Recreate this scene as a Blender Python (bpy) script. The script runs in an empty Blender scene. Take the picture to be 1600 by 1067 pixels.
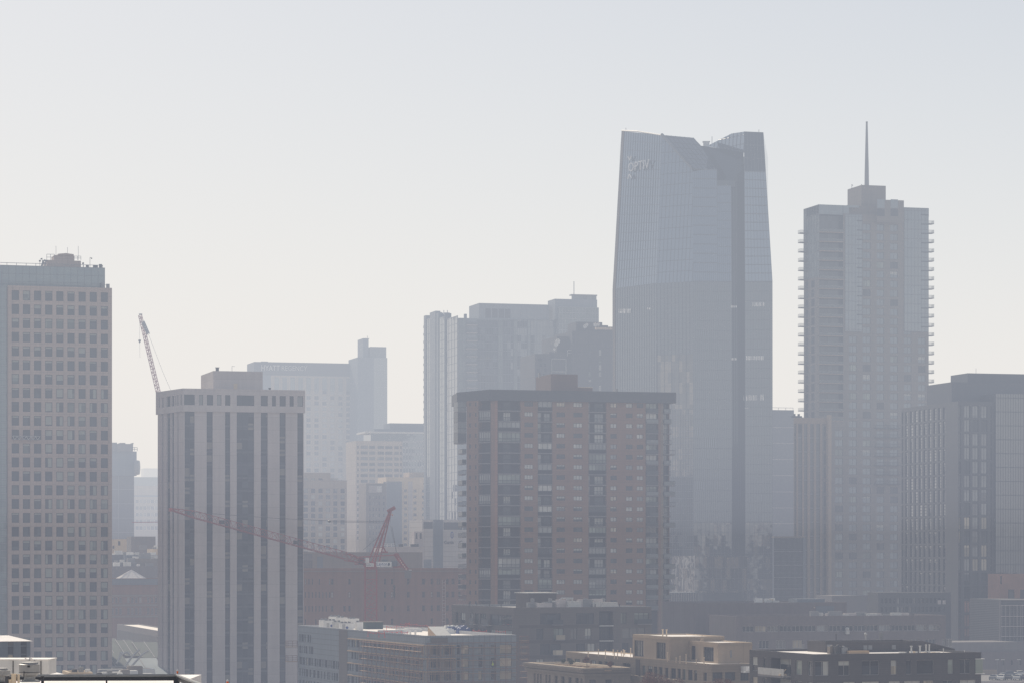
import bpy, math, random
from mathutils import Vector, Matrix
R = math.radians
random.seed(11)
scene = bpy.context.scene
COL = scene.collection

# ------------------------------------------------------------------ camera frame: one pixel of the 1600 px wide photo at depth D
F, HY, HC = 4444.4, 870.0, 40.0
def PX(px, D): return (px - 800.0) / F * D
def PZ(py, D): return HC + (HY - py) / F * D
def at(px, D): return Vector((PX(px, D), D))
def grid_dirs(deg):
    a = R(deg)
    return Vector((math.cos(a), math.sin(a))), Vector((-math.sin(a), math.cos(a)))
U, V = grid_dirs(15.5)
U2, V2 = grid_dirs(20)
def reach(p, d, px):
    k = (px - 800.0) / F
    return (k * p.y - p.x) / (d.x - k * d.y)
def goto(p, d, px): return p + d * reach(p, d, px)
def pxof(p): return 800 + F * p.x / p.y

# ------------------------------------------------------------------ materials
def nodes(name):
    m = bpy.data.materials.new(name); m.use_nodes = True
    nt = m.node_tree
    return m, nt, nt.nodes['Principled BSDF']
def N(nt, t, **kw):
    n = nt.nodes.new(t)
    for k, v in kw.items():
        if k in n.inputs: n.inputs[k].default_value = v
        else: setattr(n, k, v)
    return n
def math_(nt, op, a, b=None, clamp=False):
    n = nt.nodes.new('ShaderNodeMath'); n.operation = op; n.use_clamp = clamp
    for i, x in enumerate((a, b)):
        if x is None: continue
        if isinstance(x, (int, float)): n.inputs[i].default_value = x
        else: nt.links.new(x, n.inputs[i])
    return n.outputs[0]
def scalecol(nt, col, fac):
    n = nt.nodes.new('ShaderNodeVectorMath'); n.operation = 'SCALE'
    if isinstance(col, tuple): n.inputs[0].default_value = col[:3]
    else: nt.links.new(col, n.inputs[0])
    nt.links.new(fac, n.inputs['Scale'])
    return n.outputs[0]

def wallmat(name, col, rough=.85, var=.16, scale=.12, joint=None, streak=.12, spec=.25, jdark=.72):
    """masonry, concrete, render, metal: stains, rain streaks, fine grain and optional panel joints (w, h, thickness in metres)"""
    m, nt, b = nodes(name)
    g = N(nt, 'ShaderNodeNewGeometry')
    n1 = N(nt, 'ShaderNodeTexNoise', Scale=scale, Detail=6.0, Roughness=.65); nt.links.new(g.outputs['Position'], n1.inputs['Vector'])
    mp = N(nt, 'ShaderNodeMapping'); mp.inputs['Scale'].default_value = (1.1, 1.1, .05); nt.links.new(g.outputs['Position'], mp.inputs['Vector'])
    n2 = N(nt, 'ShaderNodeTexNoise', Scale=.9, Detail=3.0); nt.links.new(mp.outputs[0], n2.inputs['Vector'])
    n3 = N(nt, 'ShaderNodeTexNoise', Scale=3.1, Detail=2.0); nt.links.new(g.outputs['Position'], n3.inputs['Vector'])
    f = math_(nt, 'MULTIPLY_ADD', n1.outputs['Fac'], 2 * var); nt.nodes[-1].inputs[2].default_value = 1 - var
    s = math_(nt, 'MULTIPLY_ADD', n2.outputs['Fac'], 2 * streak); nt.nodes[-1].inputs[2].default_value = 1 - streak
    s3 = math_(nt, 'MULTIPLY_ADD', n3.outputs['Fac'], .16); nt.nodes[-1].inputs[2].default_value = .92
    f = math_(nt, 'MULTIPLY', math_(nt, 'MULTIPLY', f, s), s3)
    if joint:
        uv = N(nt, 'ShaderNodeUVMap')
        br = N(nt, 'ShaderNodeTexBrick', offset=0.0, squash=1.0)
        br.inputs['Color1'].default_value = (1, 1, 1, 1); br.inputs['Color2'].default_value = (.93, .93, .93, 1); br.inputs['Mortar'].default_value = (jdark,) * 3 + (1,)
        br.inputs['Scale'].default_value = 1.0; br.inputs['Brick Width'].default_value = joint[0]; br.inputs['Row Height'].default_value = joint[1]
        br.inputs['Mortar Size'].default_value = joint[2]; br.inputs['Mortar Smooth'].default_value = .2
        nt.links.new(uv.outputs[0], br.inputs['Vector'])
        bw = N(nt, 'ShaderNodeRGBToBW'); nt.links.new(br.outputs['Color'], bw.inputs[0])
        f = math_(nt, 'MULTIPLY', f, bw.outputs[0])
    nt.links.new(scalecol(nt, tuple(col), f), b.inputs['Base Color'])
    b.inputs['Roughness'].default_value = rough
    b.inputs['Specular IOR Level'].default_value = spec
    return m

def glassmat(name, col, ior=1.7, rough=.04, tilt=.012, wave=.01, cell=None, var=.5, light=0.0, lightcol=(.45, .45, .42), wscale=.35, tint=(1, 1, 1)):
    """window glass: dark rooms behind a reflecting pane. Each pane (a UV cell, or the object) has its own tone and a slightly different tilt"""
    m, nt, b = nodes(name)
    g = N(nt, 'ShaderNodeNewGeometry')
    wn = N(nt, 'ShaderNodeTexWhiteNoise', noise_dimensions='3D')
    if cell:
        uv = N(nt, 'ShaderNodeUVMap')
        sep = N(nt, 'ShaderNodeSeparateXYZ'); nt.links.new(uv.outputs[0], sep.inputs[0])
        cmb = N(nt, 'ShaderNodeCombineXYZ')
        nt.links.new(math_(nt, 'FLOOR', math_(nt, 'DIVIDE', sep.outputs[0], cell[0])), cmb.inputs[0])
        nt.links.new(math_(nt, 'FLOOR', math_(nt, 'DIVIDE', sep.outputs[1], cell[1])), cmb.inputs[1])
        oi = N(nt, 'ShaderNodeObjectInfo'); nt.links.new(oi.outputs['Random'], cmb.inputs[2])
        nt.links.new(cmb.outputs[0], wn.inputs['Vector'])
    else:
        oi = N(nt, 'ShaderNodeObjectInfo')
        cmb = N(nt, 'ShaderNodeCombineXYZ'); nt.links.new(oi.outputs['Random'], cmb.inputs[0])
        sep = N(nt, 'ShaderNodeSeparateXYZ'); nt.links.new(g.outputs['Position'], sep.inputs[0])
        nt.links.new(math_(nt, 'FLOOR', math_(nt, 'DIVIDE', sep.outputs[2], 3.3)), cmb.inputs[1])
        nt.links.new(math_(nt, 'FLOOR', math_(nt, 'DIVIDE', sep.outputs[0], 2.6)), cmb.inputs[2])
        nt.links.new(cmb.outputs[0], wn.inputs['Vector'])
    val = wn.outputs['Value']
    f = math_(nt, 'MULTIPLY_ADD', val, 2 * var); nt.nodes[-1].inputs[2].default_value = 1 - var
    c = scalecol(nt, tuple(col), f)
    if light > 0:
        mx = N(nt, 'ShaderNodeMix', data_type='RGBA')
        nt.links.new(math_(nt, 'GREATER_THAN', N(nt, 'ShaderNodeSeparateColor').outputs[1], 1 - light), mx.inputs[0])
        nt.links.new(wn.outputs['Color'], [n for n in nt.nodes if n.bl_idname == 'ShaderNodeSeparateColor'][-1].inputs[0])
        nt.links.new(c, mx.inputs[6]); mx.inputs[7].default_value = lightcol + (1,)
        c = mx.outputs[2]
    nt.links.new(c, b.inputs['Base Color'])
    # pane tilt + roller-wave distortion
    nz = N(nt, 'ShaderNodeTexNoise', Scale=wscale, Detail=2.0); nt.links.new(g.outputs['Position'], nz.inputs['Vector'])
    def centred(sock, amp):
        v = N(nt, 'ShaderNodeVectorMath', operation='SUBTRACT'); nt.links.new(sock, v.inputs[0]); v.inputs[1].default_value = (.5, .5, .5)
        w = N(nt, 'ShaderNodeVectorMath', operation='SCALE'); nt.links.new(v.outputs[0], w.inputs[0]); w.inputs['Scale'].default_value = amp
        return w.outputs[0]
    a1 = N(nt, 'ShaderNodeVectorMath', operation='ADD'); nt.links.new(g.outputs['Normal'], a1.inputs[0]); nt.links.new(centred(wn.outputs['Color'], tilt * 2), a1.inputs[1])
    a2 = N(nt, 'ShaderNodeVectorMath', operation='ADD'); nt.links.new(a1.outputs[0], a2.inputs[0]); nt.links.new(centred(nz.outputs['Color'], wave * 2), a2.inputs[1])
    nn = N(nt, 'ShaderNodeVectorMath', operation='NORMALIZE'); nt.links.new(a2.outputs[0], nn.inputs[0])
    nt.links.new(nn.outputs[0], b.inputs['Normal'])
    b.inputs['Roughness'].default_value = rough
    b.inputs['IOR'].default_value = ior
    b.inputs['Specular Tint'].default_value = tuple(tint) + (1,)
    return m

M = {}
M['granite'] = wallmat('pink_granite', (.43, .34, .29), joint=(1.55, 1.95, .05), rough=.6)
M['concrete'] = wallmat('pale_concrete', (.50, .455, .44), joint=(60, 3.6, .08), jdark=.86)
M['concrete_dark'] = wallmat('grey_concrete', (.20, .19, .19))
M['brick'] = wallmat('red_brown_brick', (.232, .142, .100), joint=(90, 2.91, .07), jdark=.8, var=.2)
M['brick_pale'] = wallmat('greyed_brick', (.165, .122, .11))
M['brick_lit'] = wallmat('brick_painted_sunlit', (.30, .16, .11), joint=(90, 2.91, .07))  # paler copy of the brick with sunlight painted in
M['brick_old'] = wallmat('old_warehouse_brick', (.225, .13, .095), var=.3, scale=.08, streak=.25)
M['brick_dark'] = wallmat('charcoal_brick', (.098, .09, .09), joint=(30, .3, .02), var=.2)
M['brown'] = wallmat('brown_brick', (.135, .118, .11), joint=(30, .6, .03), var=.16)
M['brown_dark'] = wallmat('dark_brown_brick', (.085, .07, .065), var=.2)
M['lowbrown'] = wallmat('dusky_brick', (.17, .148, .15), var=.2, streak=.2)
M['tan'] = wallmat('tan_stucco', (.38, .30, .22), joint=(5, 50, .03), var=.1)
M['tan_brick'] = wallmat('tan_brick', (.25, .20, .15), joint=(30, .5, .03))
M['limestone'] = wallmat('weathered_limestone', (.22, .19, .16), var=.22, streak=.2)
M['beige'] = wallmat('beige_precast', (.40, .34, .28), joint=(3.2, 3.2, .06))
M['cream'] = wallmat('cream_stone', (.62, .50, .36))
M['slab'] = wallmat('dark_roof_slab', (.075, .078, .085), rough=.6)
M['darkrecess'] = wallmat('shaded_balcony_wall', (.05, .042, .042), var=.25)  # recess shade put into the wall colour
M['metal_dark'] = wallmat('dark_metal', (.045, .045, .05), rough=.5, spec=.5)
M['metal_grey'] = wallmat('grey_metal', (.22, .225, .23), rough=.45, spec=.5)
M['metal_light'] = wallmat('galvanised_metal', (.5, .5, .48), rough=.45, spec=.5, var=.25, scale=1.2)
M['steelred'] = wallmat('crane_red_paint', (.33, .07, .06), rough=.5)
M['white'] = wallmat('white_paint', (.72, .71, .68), rough=.6)
M['membrane'] = wallmat('white_roof_membrane', (.84, .80, .76), rough=.7, var=.22, scale=.35)
M['gravel'] = wallmat('grey_gravel_roof', (.38, .37, .36), var=.25, scale=.5)
M['insul'] = wallmat('blue_grey_sheathing', (.22, .25, .275), joint=(1.25, 1.25, .07), jdark=.6, var=.12)
M['wood'] = wallmat('bare_timber', (.42, .30, .19))
M['rust'] = wallmat('rusty_scaffold_steel', (.22, .12, .09))
M['green_roof'] = wallmat('green_metal_roof', (.06, .082, .076), var=.3)
M['blue_roof'] = wallmat('pale_blue_roof', (.24, .29, .32))
M['asphalt'] = wallmat('asphalt', (.05, .05, .052), var=.3)
M['pave'] = wallmat('concrete_paving', (.22, .215, .21), var=.2)
M['tarp'] = wallmat('blue_tarpaulin', (.04, .07, .20), rough=.5)
M['redpaint'] = wallmat('red_safety_paint', (.65, .05, .03))
M['orange'] = wallmat('orange_lens', (.75, .16, .02), rough=.3)
M['hivis'] = wallmat('hi_vis_yellow', (.55, .70, .06))
M['skin'] = wallmat('skin', (.42, .26, .19))
M['navy'] = wallmat('navy_cloth', (.03, .035, .06))
M['bark'] = wallmat('bark', (.10, .075, .06))
M['leaf_red'] = wallmat('russet_leaves', (.17, .075, .05), var=.4, scale=.8)
M['leaf_green'] = wallmat('dry_green_leaves', (.09, .10, .05), var=.4, scale=.8)
M['blueink'] = wallmat('blue_lettering', (.03, .07, .25), rough=.5)
M['darkink'] = wallmat('dark_lettering', (.05, .06, .08), rough=.5)
M['signgrey'] = wallmat('pale_grey_lettering', (.64, .64, .64), rough=.5)
M['paleink'] = wallmat('pale_lettering', (.70, .70, .68), rough=.5)
M['louver'] = wallmat('grey_louvres', (.12, .125, .135), joint=(90, .5, .12), jdark=.6)
M['mist'] = wallmat('pale_blue_grey_panel', (.25, .275, .30), joint=(4, 3.43, .06), jdark=.88)
M['bluegrey'] = wallmat('blue_grey_panel_or_shade', (.16, .185, .215), joint=(4, 3.4, .06), jdark=.85)
M['greypanel'] = wallmat('grey_panel', (.135, .135, .14), joint=(11, 7.6, .14), jdark=1.7)
M['frame'] = wallmat('dark_window_frame', (.06, .06, .062), rough=.5)
M['frame_light'] = wallmat('pale_window_frame', (.36, .35, .34), rough=.5)
M['blind'] = wallmat('pale_window_blind', (.46, .46, .42), var=.1)
M['blind_reflect'] = wallmat('grey_green_blind_and_reflection', (.33, .35, .31), var=.2)
M['pane_dim'] = glassmat('dim_green_glass', (.10, .12, .11), ior=1.5, tilt=.03)
M['pane'] = glassmat('window_glass', (.030, .036, .045), ior=1.42, tilt=.02)
M['pane_sky'] = glassmat('sky_reflecting_glass', (.08, .09, .097), ior=1.95, tilt=.03)
M['pane_green'] = glassmat('greenish_glass', (.20, .23, .20), ior=1.5, tilt=.03)
M['pane_pale'] = glassmat('curtained_glass', (.42, .42, .39), ior=1.6, var=.25)
M['pane_warm'] = glassmat('warm_curtained_glass', (.40, .35, .26), ior=1.6, var=.35)
M['teal'] = glassmat('teal_curtain_glass', (.075, .10, .11), ior=2.1, cell=(1.75, 2.0), var=.12, tint=(.85, .95, 1))
M['optiv_low'] = glassmat('lower_curtain_glass', (.03, .036, .045), ior=2.0, cell=(1.5, 4.0), var=.35, tilt=.006, wave=.006, tint=(.86, .93, 1))  # dimmer than the upper glass: darker reflections put into the material
M['optiv'] = glassmat('blue_grey_curtain_glass', (.04, .048, .06), ior=3.0, cell=(1.5, 4.0), var=.25, tilt=.004, wave=.004, tint=(.84, .92, 1))
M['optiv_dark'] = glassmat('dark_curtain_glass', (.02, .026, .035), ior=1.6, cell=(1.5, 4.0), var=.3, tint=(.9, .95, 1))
M['optiv_wavy'] = glassmat('rippled_glass_painted_reflections', (.045, .048, .052), ior=1.9, cell=(1.5, 4.0), var=.6, tilt=.02, wave=.06, wscale=.5, light=.28, lightcol=(.19, .165, .135), tint=(.95, .96, .97))  # tan panes paint in reflections of neighbouring buildings
M['strip'] = glassmat('office_strip_glass', (.03, .033, .042), ior=1.35, cell=(1.6, 1.8), var=.75, light=.09, lightcol=(.20, .18, .15), tilt=.03)
M['fsglass'] = glassmat('pale_blue_curtain_glass', (.05, .062, .072), ior=2.2, cell=(1.6, 3.3), var=.35, tilt=.01, tint=(.88, .95, 1))
M['spireglass'] = glassmat('bluish_apartment_glass', (.08, .092, .105), ior=1.8, cell=(1.8, 3.0), var=.5, tilt=.02)
M['spirelight'] = glassmat('pale_bay_glass', (.19, .215, .215), ior=1.3, cell=(2.0, 3.0), var=.2)
M['rtower'] = glassmat('grey_curtain_glass', (.06, .066, .074), ior=2.0, cell=(1.4, 4.2), var=.2, tilt=.006, wave=.006)
M['spandrel'] = wallmat('dark_spandrel', (.085, .088, .094), rough=.5)
M['mull'] = wallmat('mullion_metal', (.15, .165, .185), rough=.45, spec=.5)
M['mull_dark'] = wallmat('dark_mullion', (.05, .055, .065), rough=.45)
M['mull_light'] = wallmat('pale_mullion', (.34, .35, .36), rough=.45)
def seethrough(name, col, fac):
    m, nt, b = nodes(name); b.inputs['Base Color'].default_value = tuple(col) + (1,); b.inputs['Roughness'].default_value = .1
    t = N(nt, 'ShaderNodeBsdfTransparent'); x = N(nt, 'ShaderNodeMixShader'); x.inputs[0].default_value = fac
    nt.links.new(t.outputs[0], x.inputs[1]); nt.links.new(b.outputs[0], x.inputs[2]); nt.links.new(x.outputs[0], nt.nodes['Material Output'].inputs['Surface']); return m
M['railglass'] = seethrough('clear_rail_glass', (.16, .18, .18), .42)
M['balglass'] = glassmat('balcony_glass', (.13, .145, .15), ior=1.5, var=.2)

# ------------------------------------------------------------------ mesh builder
class MB:
    def __init__(s): s.v, s.f, s.m, s.uv = [], [], [], []
    def poly(s, pts, mi=0, uv=None):
        i = len(s.v); s.v += [Vector(p) for p in pts]; s.f.append(tuple(range(i, i + len(pts)))); s.m.append(mi)
        if uv is None:
            a, b_ = Vector(pts[0]), Vector(pts[1])
            uv = []
            e = (b_ - a); e.z = 0
            if e.length < 1e-6: e = Vector((1, 0, 0))
            e.normalize()
            nrm = (Vector(pts[1]) - a).cross(Vector(pts[2]) - a)
            up = abs(nrm.z) > .7 * nrm.length if nrm.length else False
            for p in pts:
                p = Vector(p)
                uv.append((p.x, p.y) if up else (p.x * e.x + p.y * e.y, p.z))
        s.uv.append(uv)
    def prism(s, pts, z0, z1, mi=0, top=None, bottom=False, skip=()):
        n = len(pts)
        for i in range(n):
            if i in skip: continue
            a, b_ = pts[i], pts[(i + 1) % n]
            s.poly([(a[0], a[1], z0), (b_[0], b_[1], z0), (b_[0], b_[1], z1), (a[0], a[1], z1)], mi)
        if top is not False: s.poly([(p[0], p[1], z1) for p in pts], mi if top is None else top)
        if bottom: s.poly([(p[0], p[1], z0) for p in reversed(pts)], mi)
    def obox(s, o, d, L, W, z0, z1, mi=0):
        """box from corner o along d (length L) and along the left of d (width W)"""
        d = Vector(d).normalized(); e = Vector((-d.y, d.x)); o = Vector(o)
        s.prism([o, o + d * L, o + d * L + e * W, o + e * W], z0, z1, mi, bottom=True)
    def cbox(s, c, d, L, W, z0, z1, mi=0):
        d = Vector(d).normalized(); e = Vector((-d.y, d.x))
        s.obox(Vector(c) - d * L / 2 - e * W / 2, d, L, W, z0, z1, mi)
    def bar(s, p, q, r, mi=0, n=4):
        p, q = Vector(p), Vector(q); d = q - p
        if d.length < 1e-6: return
        d.normalize(); a = d.orthogonal().normalized(); b_ = d.cross(a)
        ra = [(a * math.cos(2 * math.pi * (k + .5) / n) + b_ * math.sin(2 * math.pi * (k + .5) / n)) * r for k in range(n)]
        for k in range(n):
            x, y = ra[k], ra[(k + 1) % n]
            s.poly([p + x, p + y, q + y, q + x], mi)
        s.poly([p + x for x in reversed(ra)], mi); s.poly([q + x for x in ra], mi)
    def cyl(s, x, y, z0, z1, r, r2=None, mi=0, n=14, cap=True):
        r2 = r if r2 is None else r2
        A = [(x + r * math.cos(2 * math.pi * k / n), y + r * math.sin(2 * math.pi * k / n), z0) for k in range(n)]
        B = [(x + r2 * math.cos(2 * math.pi * k / n), y + r2 * math.sin(2 * math.pi * k / n), z1) for k in range(n)]
        for k in range(n):
            j = (k + 1) % n
            s.poly([A[k], A[j], B[j], B[k]], mi)
        if cap: s.poly(B, mi); s.poly(A[::-1], mi)
    def lathe(s, x, y, prof, mi=0, n=18):
        for (r0, z0), (r1, z1) in zip(prof, prof[1:]): s.cyl(x, y, z0, z1, max(r0, .001), max(r1, .001), mi, n, cap=False)
        s.cyl(x, y, prof[-1][1] - .001, prof[-1][1], max(prof[-1][0], .002), None, mi, n)
    def ball(s, c, r, mi=0, n=8, sz=1):
        prof = [(r * math.sin(math.pi * k / n), c[2] - r * sz * math.cos(math.pi * k / n)) for k in range(n + 1)]
        s.lathe(c[0], c[1], prof, mi, 10)
    def add(s, o):
        i = len(s.v); s.v += o.v; s.f += [tuple(k + i for k in f) for f in o.f]; s.m += o.m; s.uv += o.uv
    def data(s, name, mats, off=Vector((0, 0, 0))):
        me = bpy.data.meshes.new(name)
        me.from_pydata([tuple(p - off) for p in s.v], [], s.f)
        for m in mats: me.materials.append(m)
        me.polygons.foreach_set('material_index', s.m)
        l = me.uv_layers.new(name='UVMap')
        flat = [c for u in s.uv for p in u for c in p]
        l.data.foreach_set('uv', flat)
        me.validate(); me.update()
        return me
    def build(s, name, mats, root=None, kind=None, label=None, smooth=False):
        if not isinstance(mats, (list, tuple)): mats = [mats]
        mats = [M[m] if isinstance(m, str) else m for m in mats]
        off = Vector((0, 0, 0))
        p = root
        while p is not None: off += p.location; p = p.parent
        if root is None and s.v:
            xs = [p.x for p in s.v]; ys = [p.y for p in s.v]; zs = [p.z for p in s.v]
            off = Vector(((min(xs) + max(xs)) / 2, (min(ys) + max(ys)) / 2, min(zs)))
        me = s.data(name, mats, off)
        if smooth: me.polygons.foreach_set('use_smooth', [True] * len(me.polygons))
        o = bpy.data.objects.new(name, me); COL.objects.link(o)
        if root is not None: o.parent = root
        else: o.location = off
        if kind: o['kind'] = kind
        if label: o['label'] = label
        return o

def tag(o, label=None, cat=None, group=None, kind=None):
    for k, v in (('label', label), ('category', cat), ('group', group), ('kind', kind)):
        if v: o[k] = v
    return o
def empty(name, loc, label, cat, group=None):
    o = bpy.data.objects.new(name, None); COL.objects.link(o); o.location = loc; o.empty_display_size = .5
    return tag(o, label, cat, group)

# ------------------------------------------------------------------ facades
class Face:
    """a vertical wall plane, p0 -> p1 runs left to right as seen from outside"""
    def __init__(s, p0, p1):
        s.p0, s.p1 = Vector(p0[:2]), Vector(p1[:2]); s.d = (s.p1 - s.p0); s.L = s.d.length; s.d.normalize()
        s.n = Vector((s.d.y, -s.d.x))
    def P(s, a, z, out=0.0):
        q = s.p0 + s.d * a + s.n * out
        return Vector((q.x, q.y, z))
    def s(s, px): return reach(s.p0, s.d, px)
    def xy(s, a, out=0.0): return s.p0 + s.d * a + s.n * out
    def z(s, py, px=None):
        y = s.p0.y if px is None else (s.p0 + s.d * s.s(px)).y
        return PZ(py, y)

def facewall(mb, fc, z0, z1, holes=(), mi=0, mrev=None, s0=0.0, s1=None):
    s1 = fc.L if s1 is None else s1
    mrev = mi if mrev is None else mrev
    holes = [(max(h[0], s0), min(h[1], s1), max(h[2], z0), min(h[3], z1), h[4]) for h in holes if h[1] > s0 and h[0] < s1 and h[3] > z0 and h[2] < z1]
    rd = lambda x: round(x, 3)
    xs = sorted({rd(s0), rd(s1)} | {rd(h[0]) for h in holes} | {rd(h[1]) for h in holes})
    zs = sorted({rd(z0), rd(z1)} | {rd(h[2]) for h in holes} | {rd(h[3]) for h in holes})
    ix = {x: i for i, x in enumerate(xs)}; iz = {z: i for i, z in enumerate(zs)}
    gone = set()
    for h in holes:
        for i in range(ix[rd(h[0])], ix[rd(h[1])]):
            for j in range(iz[rd(h[2])], iz[rd(h[3])]): gone.add((i, j))
    for i in range(len(xs) - 1):
        j = 0
        while j < len(zs) - 1:
            if (i, j) in gone: j += 1; continue
            k = j
            while k < len(zs) - 1 and (i, k) not in gone: k += 1
            a, b_, c, d = xs[i], xs[i + 1], zs[j], zs[k]
            mb.poly([fc.P(a, c), fc.P(b_, c), fc.P(b_, d), fc.P(a, d)], mi, [(a, c), (b_, c), (b_, d), (a, d)])
            j = k
    for a, b_, c, d, dep in holes:
        q = lambda s_, z_, o: fc.P(s_, z_, -o)
        mb.poly([q(a, c, 0), q(b_, c, 0), q(b_, c, dep), q(a, c, dep)], mrev)
        mb.poly([q(a, d, dep), q(b_, d, dep), q(b_, d, 0), q(a, d, 0)], mrev)
        mb.poly([q(a, c, 0), q(a, c, dep), q(a, d, dep), q(a, d, 0)], mrev)
        mb.poly([q(b_, c, dep), q(b_, c, 0), q(b_, d, 0), q(b_, d, dep)], mrev)

def fquad(mb, fc, a, b_, c, d, out=0.0, mi=0):
    mb.poly([fc.P(a, c, out), fc.P(b_, c, out), fc.P(b_, d, out), fc.P(a, d, out)], mi, [(a, c), (b_, c), (b_, d), (a, d)])
def fbox(mb, fc, a, b_, c, d, o0, o1, mi=0):
    """box on a face: s a..b, z c..d, from o0 to o1 outwards"""
    p = [fc.xy(a, o1), fc.xy(b_, o1), fc.xy(b_, o0), fc.xy(a, o0)]
    mb.prism(p, c, d, mi, bottom=True)

def curtain(mb, bl, br, tr, tl, nv, nh, w=.1, proud=.12, mi=0, mj=1, hw=None, floors=None):
    """glass sheet between four corners with a grid of mullions standing proud"""
    bl, br, tr, tl = map(Vector, (bl, br, tr, tl))
    W = ((br - bl).length + (tr - tl).length) / 2; H = ((tl - bl).length + (tr - br).length) / 2
    mb.poly([bl, br, tr, tl], mi, [(0, bl.z), (W, br.z), (W, tr.z), (0, tl.z)])
    n = (br - bl).cross(tl - bl).normalized()
    hw = w if hw is None else hw
    def strip(a, b_, side, ww):
        s_ = side * ww / 2; o = n * proud
        mb.poly([a - s_ + o, a + s_ + o, b_ + s_ + o, b_ - s_ + o] if (b_ - a).cross(n).dot(side) > 0 else [a + s_ + o, a - s_ + o, b_ - s_ + o, b_ + s_ + o], mj)
        mb.poly([a - s_, a - s_ + o, b_ - s_ + o, b_ - s_], mj); mb.poly([a + s_ + o, a + s_, b_ + s_, b_ + s_ + o], mj)
    dx = (br - bl).normalized()
    for i in range(nv + 1):
        t = min(max(i / nv, .002), .998); strip(bl.lerp(br, t), tl.lerp(tr, t), dx, w)
    dz = (tl - bl).normalized()
    ts = [i / nh for i in range(nh + 1)] if floors is None else floors
    for t in ts:
        t = min(max(t, .002), .998); strip(bl.lerp(tl, t), br.lerp(tr, t), dz, hw)

# window styles: pane materials (weights), frame, mullion counts, frame width, share with a blind
STY = {}
def style(name, panes, frame='frame', nx=1, nz=1, fw=.09, blind=0.0, blinds=(.25, .45, .75), bm='blind'):
    STY[name] = dict(bm=bm, panes=panes, frame=frame, nx=nx, nz=nz, fw=fw, blind=blind, blinds=blinds)
TPL = {}
def win_tpl(w, h, st, pane, bf):
    key = (round(w, 2), round(h, 2), st, pane, bf)
    if key in TPL: return TPL[key]
    S = STY[st]; mb = MB()
    e = .03
    q = lambda x0, x1, z0, z1, y, mi: mb.poly([(x0, y, z0), (x1, y, z0), (x1, y, z1), (x0, y, z1)], mi)
    q(-w / 2 - e, w / 2 + e, -h / 2 - e, h / 2 + e, 0, 0)
    fw = S['fw']
    def fr(x0, x1, z0, z1):
        y = -.07
        q(x0, x1, z0, z1, y, 1)
        mb.poly([(x0, 0, z0), (x0, y, z0), (x0, y, z1), (x0, 0, z1)][::-1], 1); mb.poly([(x1, y, z0), (x1, 0, z0), (x1, 0, z1), (x1, y, z1)][::-1], 1)
        mb.poly([(x0, 0, z1), (x0, y, z1), (x1, y, z1), (x1, 0, z1)][::-1], 1); mb.poly([(x0, y, z0), (x0, 0, z0), (x1, 0, z0), (x1, y, z0)][::-1], 1)
    if fw > 0:
        fr(-w / 2, w / 2, h / 2 - fw, h / 2); fr(-w / 2, w / 2, -h / 2, -h / 2 + fw)
        fr(-w / 2, -w / 2 + fw, -h / 2 + fw, h / 2 - fw); fr(w / 2 - fw, w / 2, -h / 2 + fw, h / 2 - fw)
        for i in range(1, S['nx']):
            x = -w / 2 + w * i / S['nx']; fr(x - fw / 2, x + fw / 2, -h / 2 + fw, h / 2 - fw)
        for i in range(1, S['nz']):
            z = -h / 2 + h * i / S['nz']
            if S['nx'] == 1: fr(-w / 2 + fw, w / 2 - fw, z - fw / 2, z + fw / 2)
    if bf < 0:
        x_ = -w / 2 + fw + (w - 2 * fw) * -bf
        (q(-w / 2 + fw, x_, -h / 2 + fw, h / 2 - fw, -.012, 2) if int(bf * 100) % 2 else q(-x_, w / 2 - fw, -h / 2 + fw, h / 2 - fw, -.012, 2))
    if bf > 0: q(-w / 2 + fw, w / 2 - fw, h / 2 - fw - (h - 2 * fw) * bf, h / 2 - fw, -.012, 2)
    TPL[key] = dict(mb=mb, mats=[M[pane], M[S['frame']], M[S['bm']]], mesh=None)
    return TPL[key]

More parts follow.
